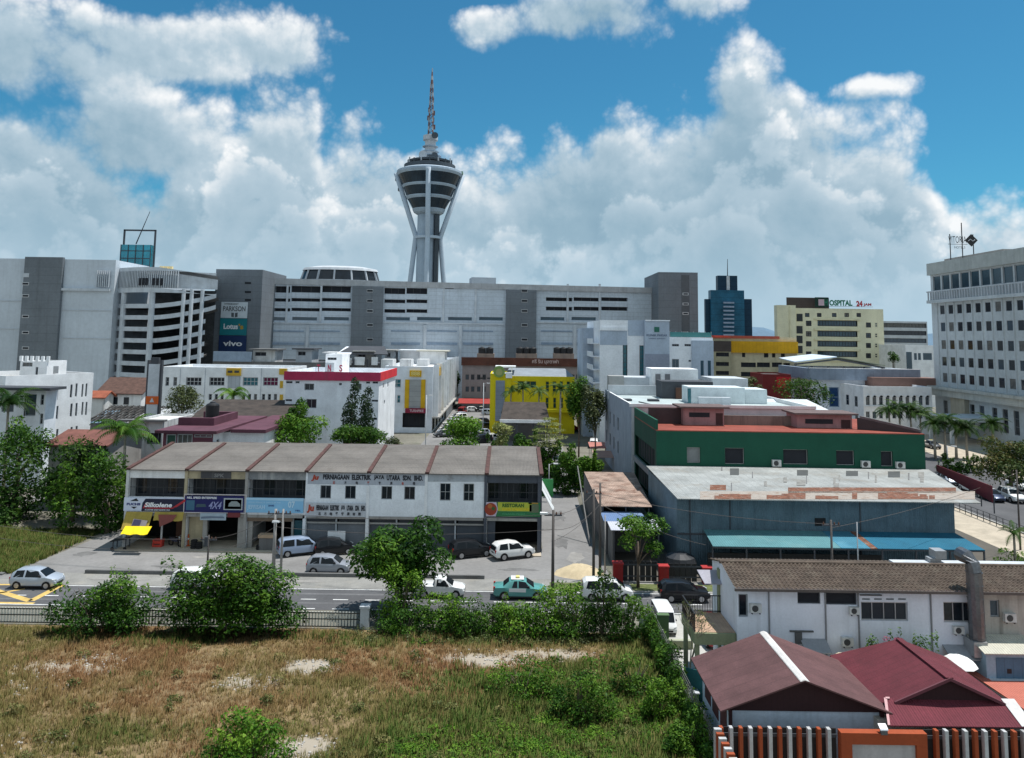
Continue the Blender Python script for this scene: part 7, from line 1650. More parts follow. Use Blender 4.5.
q0, q1 = b.fr(802, 641), b.fr(826, 648); b.part('awning', MB().extr([(q0[0]-.1, -.9, q1[1]), (q1[0], -.9, q1[1]), (q1[0], -.003, q0[1]+.1), (q0[0]-.1, -.003, q0[1]+.1)], (0, 0, .05)), M('grey_awning', (.30, .31, .33)))
for px, py, lb, s_ in ((755, 611.5, 'beside the tall narrow window at the left of the white house', 1), (853.5, 613.5, 'under the dark louvred opening of the white house', .85), (846.5, 645, 'low on the white house wall above the cream parasol', 1), (957.5, 633, 'under the three-pane window of the white house', .9), (1008.5, 621, 'boxy unit on the right end of the white house', 1)):
    p = at(px, py, YH-.03); air_con((p.x, YH-.03, p.z), 0, 'air conditioner '+lb, s_*.78)
# terrace over the car porch
yt = YH+.1; zt_ = at(715, 633, yt).z; zb_ = at(715, 645, yt).z; tx0 = at(694.5, 640, yt).x
yf = next(Y for Y in np.arange(47, 60, .05) if at(710, 612, Y).z <= zt_)
t = thing('porch_terrace', 'brick paved terrace with black railings over a car porch, left of the white house', 'terrace', ((tx0+hx0)/2, yt, 0)); w = (hx0-tx0)/2; gwl = M('moss_green_wall', (.26, .28, .17), streak=.6, scol=(.09, .1, .06))
MB().box(-w, w-.02, 0, yf-yt, zb_, zt_-.03).build('slab', gwl, t); MB().box(-w+.06, w-.03, .12, yf-yt-.06, zt_-.029, zt_).build('paving', M('brick_paving', (.42, .28, .19), sc=2, rows=('x', .25, .5), stain=.3, scol=(.25, .17, .12)), t)
m = MB()
for x, y in ((-w+.2, .2), (-w+.2, yf-yt-.3), (w-.6, .2)): MB().box(x-.12, x+.12, y-.12, y+.12, 0, zb_).build('column', gwl, t)
rl = MB()
n = int((yf-yt)/.16)
for k in range(n+1): y = .1+(yf-yt-.2)*k/n; rl.box(-w+.05, -w+.08, y-.012, y+.012, zt_, zt_+1.0)
n = int(2*w/.16)
for k in range(n+1): x = -w+.05+(2*w-.1)*k/n; rl.box(x-.012, x+.012, yf-yt-.1, yf-yt-.07, zt_, zt_+1.0)
for z_ in (zt_+.05, zt_+1.0): rl.box(-w+.03, -w+.1, .1, yf-yt-.05, z_, z_+.05); rl.box(-w+.04, w, yf-yt-.12, yf-yt-.05, z_, z_+.05)
rl.build('railing', black, t)
m = MB(); zz = ze-.1
for px in (721, 731): x = at(px, 600, yf+.2).x-(tx0+hx0)/2; m.box(x-.2, x+.2, yf-yt+.0, yf-yt+.4, 0, zz)
m.build('pillar', gwl, t); q = at(714, 577, yf); MB().extr([(q.x-(tx0+hx0)/2-.7, yf-yt-.4, q.z-.35), (q.x-(tx0+hx0)/2+.7, yf-yt-.4, q.z-.35), (q.x-(tx0+hx0)/2+.5, yf-yt+.8, q.z+.15), (q.x-(tx0+hx0)/2-.9, yf-yt+.8, q.z+.15)], (0, 0, .06)).build('lean_sheet', M('grey_lean_sheet', (.32, .31, .35)), t)
# driveway, gate, planter
sheet('driveway', rectp(10.3, 40, 44.6, 60.3), .012, M('pale_concrete_yard', (.42, .41, .38), stain=.4, scol=(.25, .25, .22), sc=.5)); sheet('driveway', rectp(10.2, 13.4, 33, 44.6), .012, pave)
p = G(649, 637); t = thing('gate', 'white lattice gate beside the green gate post, next to the white van', 'gate', (p.x, p.y, 0)); zt_g = at(649, 615.5, p.y).z; m = MB(); k = 9*p.y/F
for q in range(7): x = -k+2*k*q/6; m.box(x-.035, x+.035, -.02, .02, .1, zt_g)
for q in range(6): z_ = .1+(zt_g-.1)*q/5; m.box(-k, k, -.03, -.021, z_-.03, z_+.03)
m.build('lattice', whitec, t); MB().box(-k, k, .021, .04, .15, zt_g-.1).build('backing', M('pale_panel', (.42, .48, .47)), t)
p = G(663, 639); t = thing('gate_post', 'broad green gate post between the lattice gate and the white van', 'gate post', (p.x, p.y, 0)); zt_g = at(663, 614, p.y).z; MB().box(-.38, .38, -.2, .2, 0, zt_g-.06).build('post', M('deep_green_wall', (.06, .12, .05), streak=.4), t); MB().box(-.42, .42, -.24, .24, zt_g-.058, zt_g).build('cap', M('deep_green_cap', (.09, .15, .07)), t)
p0, p1 = G(652, 649), G(693, 649); t = thing('low_wall', 'low mossy green wall running from the gate post to the terrace', 'wall', (p0.x, p0.y, 0)); MB().box(0, p1.x-p0.x, 0, .25, 0, .5).build('wall', gwl, t); MB().box(-.02, p1.x-p0.x, -.03, .28, .502, .58).build('coping', M('moss_pale', (.36, .37, .27)), t)
p0, p1 = at(684, 698, 47), at(712, 690, 44.8); t = thing('tarp_screen', 'teal tarpaulin screen beside the brown-roofed house', 'screen', (p0.x, 47, 0)); m = MB(); v = [(0, 0), (1.0, -.6), (1.7, -1.6), (2.1, -2.6)]
for (a_, b_), (c_, d_) in zip(v, v[1:]): m.extr([(a_, b_, 0), (c_, d_, 0), (c_, d_, 1.7), (a_, b_, 1.7)], (.04, .03, 0))
m.build('sheet', M('teal_tarp', (.02, .12, .14), streak=.3), t); m = MB()
for a_, b_ in v: m.tube([(a_+.1, b_+.08, 0), (a_+.1, b_+.08, 1.85)], .03, 6)
m.build('post', steel, t)
p = G(688, 702); t = thing('planter', 'green box planter with pale rim and seedlings, at the foot of the bare tree', 'planter', (p.x, p.y, 0)); MB().box(-.55, .55, -.35, .35, 0, .6).build('box', M('planter_green', (.08, .16, .06)), t); MB().box(-.6, .6, -.4, .4, .601, .66).build('rim', lgrey, t); canopy('seedlings', [(0, 0, .75, .5, .3, .15, .6)], 120, .12, L_MID, t, 3)
# parasols and hut
for px, py, lb, r_, mt in ((844, 657.5, 'cream garden parasol between the two maroon roofs', .85, M('cream_canvas', (.62, .54, .38), var=.06)), (958, 659, 'white garden parasol behind the right maroon roof', 1.0, M('white_canvas_clean', (.80, .80, .78), var=.04))):
    p = at(px, py, YH-1.6); t = thing('parasol', lb, 'parasol', (p.x, YH-1.6, 0)); m = MB(); n = 10
    m.lathe([(r_, p.z-.28), (r_*.85, p.z-.12), (r_*.5, p.z+.12), (.03, p.z+.26)], n); m.build('canopy', mt, t); MB().tube([(0, 0, 0), (0, 0, p.z+.3)], .03, 6).build('pole', steel, t)
    m = MB()
    for k in range(n): a = 6.283*k/n; m.beam((0, 0, p.z), (r_*.97*math.cos(a), r_*.97*math.sin(a), p.z-.29), .02, .02)
    m.build('rib', steel, t)
q0, q1 = at(986, 656, 45.5), at(1040, 656, 45.5); t = thing('utility_hut', 'pale blue hut with a pale corrugated roof, at the right edge under the white house', 'hut', (q0.x, 45.5, 0)); w = q1.x-q0.x; zt_g = at(1000, 653, 45.5).z
MB().box(0, w, 0, 1.4, 0, zt_g).build('wall', M('hut_blue', (.30, .42, .52), streak=.3), t); MB().box(.55, w, -.03, -.003, 0, zt_g-.25).build('door', M('hut_slate_blue', (.08, .16, .24), rows=('x', .5, .4)), t); MB().box(1.15, 1.4, -.05, -.031, zt_g-1.1, zt_g-.85).build('vent', black, t)
MB().extr([(-.25, -.3, zt_g+.02), (w, -.3, zt_g+.02), (w, 1.45, zt_g+.45), (-.25, 1.45, zt_g+.45)], (0, 0, .05)).build('roof', M('hut_roof', (.50, .48, .40), stain=.4, scol=(.28, .26, .22), corr=('x', 2)), t)

# ------------------------------------------------------------------ maroon roofed houses
def solve(px, py, z, lo=30, hi=60):
    return next(Y for Y in np.arange(lo, hi, .02) if at(px, py, Y).z <= z)
YG1 = 38.3; ap = at(805, 682, YG1); eL, eR = at(720.5, 713, YG1), at(893, 715, YG1); zA, zEv = ap.z, (eL.z+eR.z)/2
Yb = solve(768, 633, zA); t = thing('house', 'house with a brownish maroon gable roof and a pale ridge strip, behind the slatted fence', 'house', (ap.x, YG1, 0)); cx_ = ap.x; D = Yb-YG1
mar = M('brown_maroon_roof', (.118, .058, .058), var=.22, sc=.8, stain=.6, scol=(.10, .05, .05), corr=('y', 3.0), rows=('y', .8, .3), bump=.1)
for sx_, e in ((-1, eL), (1, eR)):
    ex = e.x-cx_; MB().extr([(ex, 0, zEv), (0, 0, zA), (0, D, zA), (ex, D, zEv)], (0, 0, .07)).build('roof', mar, t)
MB().extr([(-.22, -.03, zA+.015), (0, -.03, zA+.09), (.22, -.03, zA+.015), (0, -.03, zA+.075)], (0, D+.06, 0)).extr([(-.20, 0, zA+.02), (0, 0, zA+.095), (0, D, zA+.095), (-.20, D, zA+.02)], (0, 0, .02)).extr([(.20, 0, zA+.02), (0, 0, zA+.095), (0, D, zA+.095), (.20, D, zA+.02)], (0, 0, .02)).build('ridge_cap', M('pale_flashing', (.58, .56, .54), stain=.4, scol=(.35, .33, .3)), t)
wl, wr = eL.x-cx_+.55, eR.x-cx_-.35
MB().box(wl, wr, .5, D-.4, 0, zEv-.05).build('wall', M('bluish_house_wall', (.45, .52, .60), streak=.3), t)
k = (zA-zEv); MB().extr([(wl-.3, .48, zEv-.08), (wr+.1, .48, zEv-.08), (wr+.1, .48, zEv+.05), (0, .48, zA-.08), (wl-.3, .48, zEv+.05)], (0, -.05, 0)).build('gable', M('dark_maroon_gable', (.035, .014, .016), rows=('x', .3, .3)), t)
m = MB(); m.box(wl-.05, wl+.1, .3, .45, 0, zEv); m.box(wr-.1, wr+.05, .3, .45, 0, zEv); m.build('corner_post', M('dark_maroon_gable', (.035, .014, .016)), t)
for y in (.9, 2.4, 3.9): MB().box(wl-.04, wl-.003, y, y+1.1, zEv-1.5, zEv-.35).build('window', M('maroon_shutter', (.08, .03, .03)), t)
# second house
zA2 = zA-.1; Y2 = solve(950, 680, zA2); a2 = at(950, 680, Y2); Yb2 = solve(903, 640, zA2); D2 = Yb2-Y2; cx_ = a2.x
gl, gr_ = at(897, 703, Y2), at(1003, 704, Y2); zg_ = (gl.z+gr_.z)/2
t = thing('house', 'house with a bright maroon hipped roof and small front gable, right of the brownish one', 'house', (a2.x, Y2, 0)); mr2 = M('maroon_sheet_roof', (.12, .023, .032), var=.2, sc=.7, stain=.5, scol=(.095, .024, .03), corr=('y', 3.0), rows=('y', .5, .35)); mr3 = M('maroon_sheet_skirt', (.135, .026, .037), var=.2, corr=('x', 2.4), stain=.4, scol=(.15, .03, .04), rows=('x', .3, .5))
ul, ur = gl.x-cx_, gr_.x-cx_; sl2 = (zA2-zg_)/abs(ul)
for ux in (ul, ur):
    s_ = (zA2-zg_)/abs(ux); ex = ux*1.28; MB().extr([(ux, -.0, zg_), (0, -.0, zA2), (0, D2, zA2), (ex, D2+1.2, zA2-s_*abs(ex)), (ex, .5, zA2-s_*abs(ex))], (0, 0, .06)).build('roof', mr2, t)
m = MB()
m.extr([(ul-.12, -.06, zg_-.1), (0, -.06, zA2-.03), (0, -.06, zA2+.11), (ul-.12, -.06, zg_+.05)], (0, .1, 0)); m.extr([(ur+.12, -.06, zg_-.1), (0, -.06, zA2-.03), (0, -.06, zA2+.11), (ur+.12, -.06, zg_+.05)], (0, .1, 0)); m.build('bargeboard', M('maroon_barge', (.12, .04, .05)), t)
MB().extr([(ul, .25, zg_), (ur, .25, zg_), (0, .25, zA2)], (0, .05, 0)).build('gable', M('dark_maroon_gable', (.035, .014, .016)), t)
MB().beam((0, .0, zA2+.07), (0, D2, zA2+.07), .34, .07).build('ridge_cap', mr2, t)
sk0, sk1 = at(889, 727, Y2-1.3), at(1020, 728, Y2-1.3); zs0 = (sk0.z+sk1.z)/2
MB().extr([(sk0.x-cx_, -1.3, zs0), (sk1.x-cx_+.4, -1.3, zs0), (ur+.35, .3, zg_+.02), (ul-.5, .3, zg_+.02)], (0, 0, .05)).build('skirt_roof', mr3, t)
MB().extr([(sk1.x-cx_+.1, -1.3, zs0+.06), (sk1.x-cx_+.75, -1.2, zs0+.06), (ur+.75, .3, zg_+.10), (ur+.1, .3, zg_+.10)], (0, 0, .03)).build('flashing', M('pale_flashing', (.58, .56, .54)), t)
MB().extr([(ul-.45, .2, zg_+.08), (ul-.25, .2, zg_+.08), (ul-.2, .32, zg_+.10), (ul-.4, .32, zg_+.10)], (0, 0, .03)).extr([(sk0.x-cx_-.05, -1.3, zs0+.06), (sk0.x-cx_+.06, -1.3, zs0+.06), (ul-.35, .28, zg_+.09), (ul-.5, .28, zg_+.09)], (0, 0, .02)).build('flashing', M('pink_flashing', (.5, .3, .3)), t)
MB().box(sk0.x-cx_-.2, ur+1.0, -.6, D2+1, 0, zs0-.03).build('wall', M('beige_house_wall', (.42, .40, .36), streak=.3), t)
# orange roof at the edge
q0 = at(976, 674, 46.0); t = thing('house', 'house with a plain salmon-orange roof, at the right edge behind the maroon roof', 'house', (q0.x+4, 42, 0)); zA3 = at(1000, 673, 46.5).z; zB3 = at(1010, 715, 41.0).z
MB().extr([(-4.2, -1.0, zB3), (8, -1.0, zB3), (8, 4.5, zA3), (-4.2, 4.5, zA3)], (0, 0, .07)).build('roof', M('salmon_tile', (.44, .14, .10), var=.12, sc=1, rows=('y', .5, .15), corr=('x', 2)), t); MB().box(-3.6, 7, -.4, 4, 0, zB3-.1).build('wall', lgrey, t)
# slatted fence with orange gate frame
YFn = 37.3; zf_ = at(800, 728.5, YFn).z; fx0 = at(716, 728, YFn).x; osl = M('orange_slat', (.31, .062, .02), streak=.4, scol=(.25, .07, .03)); wsl = M('white_slat', (.46, .46, .46), streak=.8, scol=(.14, .13, .12))
t = thing('slatted_fence', 'fence of alternating orange and white upright slats with an orange gate frame', 'fence', (fx0, YFn, 0)); gx0, gx1 = at(841, 745, YFn-.1).x-fx0, at(927, 745, YFn-.1).x-fx0; k = 0; x = .25
while x < 20:
    if not gx0-.2 < x < gx1+.2:
        MB().box(x-.08, x+.08, -.06, .20, 0, zf_).build('slat', osl if k % 2 == 0 else wsl, t)
    x += .4545; k += 1
for q in range(14):
    y = -.42*q-.1; MB().box(-.12, .22, y-.10, y+.10, 0, zf_).build('slat', wsl if q % 2 == 0 else osl, t)
m = MB(); m.box(.1, gx0-.05, .24, .3, .8, 1.0); m.box(.1, gx0-.05, .24, .3, zf_-.5, zf_-.35); m.box(gx1+.05, 20, .24, .3, .8, 1.0); m.box(gx1+.05, 20, .24, .3, zf_-.5, zf_-.35); m.box(.24, .3, -6, 0, .8, 1); m.build('rail', darkgrey, t); MB().box(.1, gx0-.05, .31, .35, 0, zf_-.12).build('backing', M('slat_gap_shade', (.03, .026, .026)), t); MB().box(gx1+.05, 20, .31, .35, 0, zf_-.12).build('backing', M('slat_gap_shade', (.03, .026, .026)), t)  # near-black boards added behind the slats to stand for shade in the gaps
zt_g = at(884, 733, YFn-.1).z; MB().box(gx0, gx0+.5, -.15, .25, 0, zt_g).box(gx1-.5, gx1, -.15, .25, 0, zt_g).box(gx0+.501, gx1-.501, -.15, .25, zt_g-.5, zt_g-.001).build('gate_frame', osl, t)
MB().box(gx0+.5, gx1-.5, .0, .08, 0, zt_g-.5).build('gate_panel', M('gate_grey', (.40, .38, .38), streak=.3), t)
t = thing('floodlight', 'small floodlight on the top of the orange gate frame', 'lamp', (fx0+(gx0+gx1)/2, YFn, zt_g)); MB().box(-.03, .03, -.03, .03, 0, .12).build('stem', black, t); MB().extr([(-.18, -.2, .14), (.18, -.2, .14), (.18, .06, .28), (-.18, .06, .28)], (0, .02, .06)).build('panel', M('solar_panel_pale', (.55, .58, .62), r=.3), t); MB().box(-.15, .15, -.2, -.05, -.05, .12).build('lamp', M('lamp_dark', (.1, .1, .1)), t)

# ------------------------------------------------------------------ field fences
t = thing('railing_fence', 'white picket railing with dark rails between the vacant lot and the road', 'fence', (-25, 56.7, 0)); m = MB(); m2 = MB(); x = -25.0; zp = at(100, 608.5, 56.7).z
while x < 14.3: m.box(x-.065, x+.065, -.03, .03, .12, zp); x += .22
m.build('picket', M('white_picket', (.62, .62, .56), streak=.4), t)
for z_ in (.12, zp*.55, zp-.1): m2.box(-25, 14.5, -.06, -.031, z_, z_+.07)
m2.build('rail', M('dark_rail', (.05, .05, .045)), t)
x = at(365, 620, 56.7).x; t = thing('fence_pillar', 'grey concrete pillar at the end of the white picket railing', 'pillar', (x, 56.7, 0)); zt_g = at(365, 605, 56.7).z; MB().box(-.3, .3, -.3, .3, 0, zt_g-.15).build('shaft', lgrey, t); MB().box(-.36, .36, -.36, .36, zt_g-.148, zt_g).build('cap', lgrey, t)
t = thing('wire_fence', 'ivy-grown wire fence along the right side of the vacant lot', 'fence', (10.2, 48, 0)); m = MB()
for k in range(10): y = -15+k*2.7; m.box(-.05+.012*y*1.0*0, .05, y-.05, y+.05, 0, 2.0)
m.build('post', concrete, t); m = MB()
for k in range(9): m.box(-.01, .01, -15, 9.3, .2+k*.22, .215+k*.22)
for k in range(120): y = -15+k*.2; m.box(-.008, .008, y, y+.012, .1, 2.0)
m.build('mesh_panel', M('wire_grey', (.18, .18, .17)), t)

# ------------------------------------------------------------------ poles and wires
def pole(name, label, px, pyb, pyt, r=.12, mat=polemat, lamp=None, cat='pole', Y=None, arm=True):
    p = G(px, pyb) if Y is None else at(px, pyb, Y); zt = at(px, pyt, p.y).z; t = thing(name, label, cat, (p.x, p.y, 0))
    MB().tube([(0, 0, -.1), (0, 0, zt)], [r, r*.7], 8).build('shaft', mat, t, smooth=True)
    if arm: MB().box(-.7, .7, -.06, .06, zt-.45, zt-.35).build('crossarm', darkgrey, t); m = MB(); [m.lathe([(.05, zt-.35), (.07, zt-.28), (.05, zt-.2), (.03, zt-.15)], 8, (q, 0)) for q in (-.6, 0.25, .6)]; m.build('insulator', M('insulator_brown', (.12, .06, .04)), t)
    if lamp:
        dx, dz = lamp; MB().tube([(0, 0, zt-dz), (dx*.6, -.1, zt-dz+.25), (dx, -.15, zt-dz+.2)], .03, 5).build('arm', steel, t); MB().box(dx-.35, dx+.25, -.3, 0, zt-dz+.1, zt-dz+.24).build('lamp_head', M('lamp_white', (.7, .7, .7)), t)
    return Vector((p.x, p.y, zt))
A = pole('utility_pole', 'thick concrete utility pole on the kerb before the blue signboard', 273, 576, 509, .17)
B_ = pole('street_lamp', 'slimmer lamp pole with a white lamp head just right of the thick utility pole', 280.5, 578, 509, .12, lamp=(-.5, 1.2), cat='street lamp')
C_ = pole('utility_pole', 'short dark pole with a box, on the forecourt before the 4X4 shop', 207, 573, 535, .10, poledark)
p = bpy.data.objects['utility_pole.001']; MB().box(-.28, .0, -.25, .05, 2.3, 3.1).build('meter_box', darkgrey, p)
D_ = pole('utility_pole', 'dark utility pole at the right end of the shop row', 552.5, 606, 510, .14, poledark, lamp=(-.7, .4))
E_ = pole('utility_pole', 'tall dark utility pole by the alley, left of the pair', 593.5, 582, 489, .13, poledark); F_ = pole('utility_pole', 'tall dark utility pole by the alley, right of the pair', 600, 578, 483, .13, poledark, arm=False)
pole('utility_pole', 'short pale pole leaning on the shed wall by the alley', 605, 573, 515, .08, polemat, arm=False)
t = thing('leaning_pole', 'slim pale pole leaning beside the alley, behind the pair of dark poles', 'pole', (at(590, 520, 80).x, 80, 0)); q = at(577.5, 466, 84); MB().tube([(0, 0, 0), (q.x-t.location.x, 4, q.z)], [.08, .06], 6).build('shaft', polemat, t)
H_ = pole('utility_pole', 'dark utility pole standing before the blue awning', 832, 560, 520, .12, poledark, Y=61.5); pole('utility_pole', 'thin steel pole right of the dark pole before the blue awning', 858, 560, 522, .06, steel, Y=62, arm=False)
I_ = pole('street_lamp', 'slim dark lamp post at the right edge by the boulevard', 1021, 560, 470, .10, poledark, Y=80, arm=False, cat='street lamp')
pole('street_lamp', 'tall grey lamp post beside the boulevard, before the hotel palms', 948, 470, 446, .1, steel, Y=125, arm=False, lamp=(1.2, .2), cat='street lamp')
pole('street_lamp', 'lamp post between the parked cars of the car park street', 483, 425, 383, .1, lgrey, Y=158, arm=False, lamp=(1.0, .2), cat='street lamp'); pole('street_lamp', 'lamp post behind the shop row beside the white tower building', 425.5, 440, 395, .1, lgrey, Y=140, arm=False, lamp=(.8, .2), cat='street lamp')
pole('street_lamp', 'green topped lamp beside the alley behind the shop row', 549, 480, 464, .08, steel, Y=100, arm=False, lamp=(.9, .1), cat='street lamp')
def wire(label, pts, sag=.5, r=.018):
    m = MB()
    for a, c in zip(pts, pts[1:]):
        a, c = Vector(a), Vector(c); q = [a.lerp(c, k/10)-Vector((0, 0, sag*4*(k/10)*(1-k/10))) for k in range(11)]; m.tube(q, r, 4)
    tag(m.build('overhead_cable', poledark), label, 'cable')
z_ = Vector((0, 0, -.3)); lw = at(-10, 524, 72)
wire('sagging overhead cable from the left edge to the alley poles, upper strand', [lw, C_+z_, A+z_, D_+z_, E_+z_]); wire('sagging overhead cable from the left edge to the alley poles, lower strand', [lw-Vector((0, 0, 1.1)), C_+z_*4, A+z_*5, D_+z_*5, E_+z_*6])
wire('overhead cable from the alley poles to the pole before the blue awning', [E_+z_, H_+z_]); wire('overhead cable from the pole before the blue awning to the right edge', [H_+z_*2, I_+z_]); wire('overhead cable low across the alley to the red gate posts', [D_+z_*8, F_+z_*6, at(706, 545, 66)], .4)
# small palm and shrub things come with the plants
# ------------------------------------------------------------------ vehicles
car_px('hatchback', P_SIL, 37, 586.5, 0, 'silver-blue hatchback driving on the road at the left edge', cat='car', name='parked_car')
car_px('hatchback', P_WHITE, 196, 587, 0, 'white car half hidden behind the large roadside bush', name='parked_car')
car_px('mpv', P_BLUE, 300, 554, 26, 'light blue MPV parked before the shutters, rearmost on the left', name='parked_car')
car_px('hatchback', P_BLACK, 334, 553.5, 20, 'black hatchback parked right beside the light blue MPV', name='parked_car')
car_px('hatchback', P_GREY, 329, 572.5, 0, 'grey hatchback parked along the kerb with the divider', name='parked_car')
car_px('pickup', P_WHITE, 440, 595.5, 0, 'small white pickup on the road just right of the mid-lot tree', name='pickup_truck', cat='pickup')
car_px('suv', P_BLACK, 471, 556, 22, 'black SUV parked before the white shophouse', name='parked_car', s=.93)
car_px('suv', P_WHITE, 512.5, 557.5, 24, 'white SUV parked before the charcoal shophouse', name='parked_car', s=.93)
o = car_px('sedan', P_TEAL, 520, 597, 0, 'white and teal taxi on the road below the white SUV', name='taxi', cat='taxi')
MB().box(-.75, .30, -.50, .50, 1.475, 1.505).box(-.9, .45, .868, .878, .55, .9).box(-.9, .45, -.878, -.868, .55, .9).build('white_panel', P_WHITE, o); MB().box(-.35, -.05, -.22, .22, 1.507, 1.62).build('roof_sign', M('taxi_sign', (.6, .55, .2)), o)
car_px('mpv', P_WHITE, 607, 598.5, 0, 'white MPV on the road behind the slim roadside tree', name='parked_car', s=.98)
car_px('suv', P_BLACK, 684, 600, 0, 'black crossover on the road before the red gate posts', name='parked_car', s=.90)
p = G(667, 636); car('van', P_WHITE, p.x+.05, p.y+1.5, -90, 'white van facing the vacant lot beside the green gate post', name='van', cat='van', s=.80)
p = G(703, 608, 1.2); car('hatchback', P_RED, p.x, p.y-3.0, -90, 'red car mostly hidden behind the brick terrace', name='parked_car')
for px, py, k, pt_, rz, lb in ((1012, 501, 'suv', P_WHITE, -95, 'white SUV on the boulevard at the right edge'), (991, 500, 'sedan', P_NAVY, -92, 'dark blue sedan under the large boulevard tree'), (972, 492, 'mpv', P_WHITE, -92, 'white MPV at the head of the boulevard cars'), (1018, 489, 'sedan', P_WHITE, -95, 'white sedan behind the white SUV at the right edge'), (948, 484, 'hatchback', P_SIL, -92, 'silver hatchback behind the maroon sheet fence'), (932, 448, 'sedan', P_DKGREY, -90, 'dark sedan far along the boulevard')):
    car_px(k, pt_, px, py, rz, lb, name='parked_car', cat='car')
G1 = 'cars parked along the terrace in the car park street'; G2 = 'cars parked by the yellow building'
cols = [P_WHITE, P_SIL, P_BLACK, P_DKGREY, P_WHITE, P_GREY, P_RED, P_SIL, P_NAVY, P_WHITE]; kinds = ['hatchback', 'sedan', 'mpv', 'suv', 'sedan']
nm = {P_WHITE: 'white', P_SIL: 'silver', P_BLACK: 'black', P_DKGREY: 'dark grey', P_GREY: 'grey', P_RED: 'red', P_NAVY: 'navy', P_TEAL: 'teal'}
word = {'hatchback': 'hatchback', 'sedan': 'sedan', 'mpv': 'MPV', 'suv': 'SUV', 'van': 'van', 'pickup': 'pickup'}
place = ['nearest the camera', 'second from the near end', 'third from the near end', 'fourth from the near end', 'fifth from the near end', 'sixth from the near end', 'seventh from the near end', 'eighth from the near end', 'farthest of the row']
left = [('sedan', P_DKGREY), ('mpv', P_SIL), ('hatchback', P_WHITE), ('sedan', P_GREY), ('suv', P_WHITE), ('hatchback', P_BLACK), ('sedan', P_SIL), ('mpv', P_WHITE), ('hatchback', P_SIL)]
for i, (k, c) in enumerate(left): car(k, c, -13.6+.25*(i % 2)+i*.1, 160+i*4.6+(i % 3)*.2, 205 if i % 2 else 200, '%s %s in the left row of the car park street, %s' % (nm[c], word[k], place[i]), group=G1, name='parked_car')
right = [('suv', P_BLACK), ('sedan', P_BLACK), ('hatchback', P_SIL), ('sedan', P_RED), ('mpv', P_DKGREY), ('sedan', P_WHITE), ('hatchback', P_BLACK)]
for i, (k, c) in enumerate(right): car(k, c, -5.6-.2*i, 152+i*5.2, -22 if i % 2 else 200, '%s %s in the right row by the yellow building, %s' % (nm[c], word[k], place[i] if i < 6 else place[8]), group=G2, name='parked_car')
for px, py, k, c, lb in ((462.5, 414, 'van', P_RED, 'red van before the long red awning'), (473, 412, 'hatchback', P_WHITE, 'white hatchback under the long red awning'), (447, 402, 'sedan', P_WHITE, 'white sedan at the far end of the car park street'), (482, 412, 'sedan', P_BLACK, 'black sedan under the long red awning, beside the white hatchback'), (493, 441, 'sedan', P_WHITE, 'white sedan half hidden by the pale yellow bush'), (453, 399.5, 'hatchback', P_SIL, 'silver hatchback at the far end of the car park street'), (489, 415, 'mpv', P_SIL, 'silver MPV at the foot of the yellow building')):
    car_px(k, c, px, py, 80 if k == 'van' else 10, lb, name='parked_car')
for px, py, k, c, rz, lb in ((594, 447, 'suv', P_WHITE, 82, 'white SUV parked against the pale building behind the alley'), (572, 431, 'sedan', P_RED, 5, 'red car at the foot of the yellow building')): car_px(k, c, px, py, rz, lb, name='parked_car')
for i, (px, py, mt, lb) in enumerate(((597, 448, M('salmon_sheet', (.42, .17, .14)), 'salmon sheet canopy beside the pale building, farther of two'), (602, 458, M('pinkish_sheet', (.38, .24, .2), stain=.4), 'dusty pink sheet canopy beside the pale building, nearer of two'))):
    p = G(px+3, py+12); t = thing('canopy', lb, 'canopy', (p.x, p.y, 0), 0, 'sheet canopies beside the pale building'); MB().extr([(-1.9, -1.8, 2.2), (1.9, -1.8, 2.2), (1.9, 1.8, 2.7), (-1.9, 1.8, 2.7)], (0, 0, .06)).build('sheet', mt, t); m = MB()
    for x in (-1.7, 1.7):
        for y in (-1.6, 1.6): m.tube([(x, y, 0), (x, y, 2.3)], .04, 5)
    m.build('post', darkgrey, t)
p = at(585, 455, 112)

# ------------------------------------------------------------------ plants
def bush_px(label, px0, px1, pyt, pyb, nb, n, size, mat, seed, dy=.7, **k):
    p = G((px0+px1)/2, pyb); Y = p.y+1.2; a = at(px0, (pyt+pyb)/2, Y); c = at(px1, (pyt+pyb)/2, Y); h = at((px0+px1)/2, pyt, Y).z; rx = (c.x-a.x)/2
    return bush(label, (a.x+c.x)/2, Y, (rx, min(rx, 2.6)*dy, h), nb, n, size, mat, seed, **k)
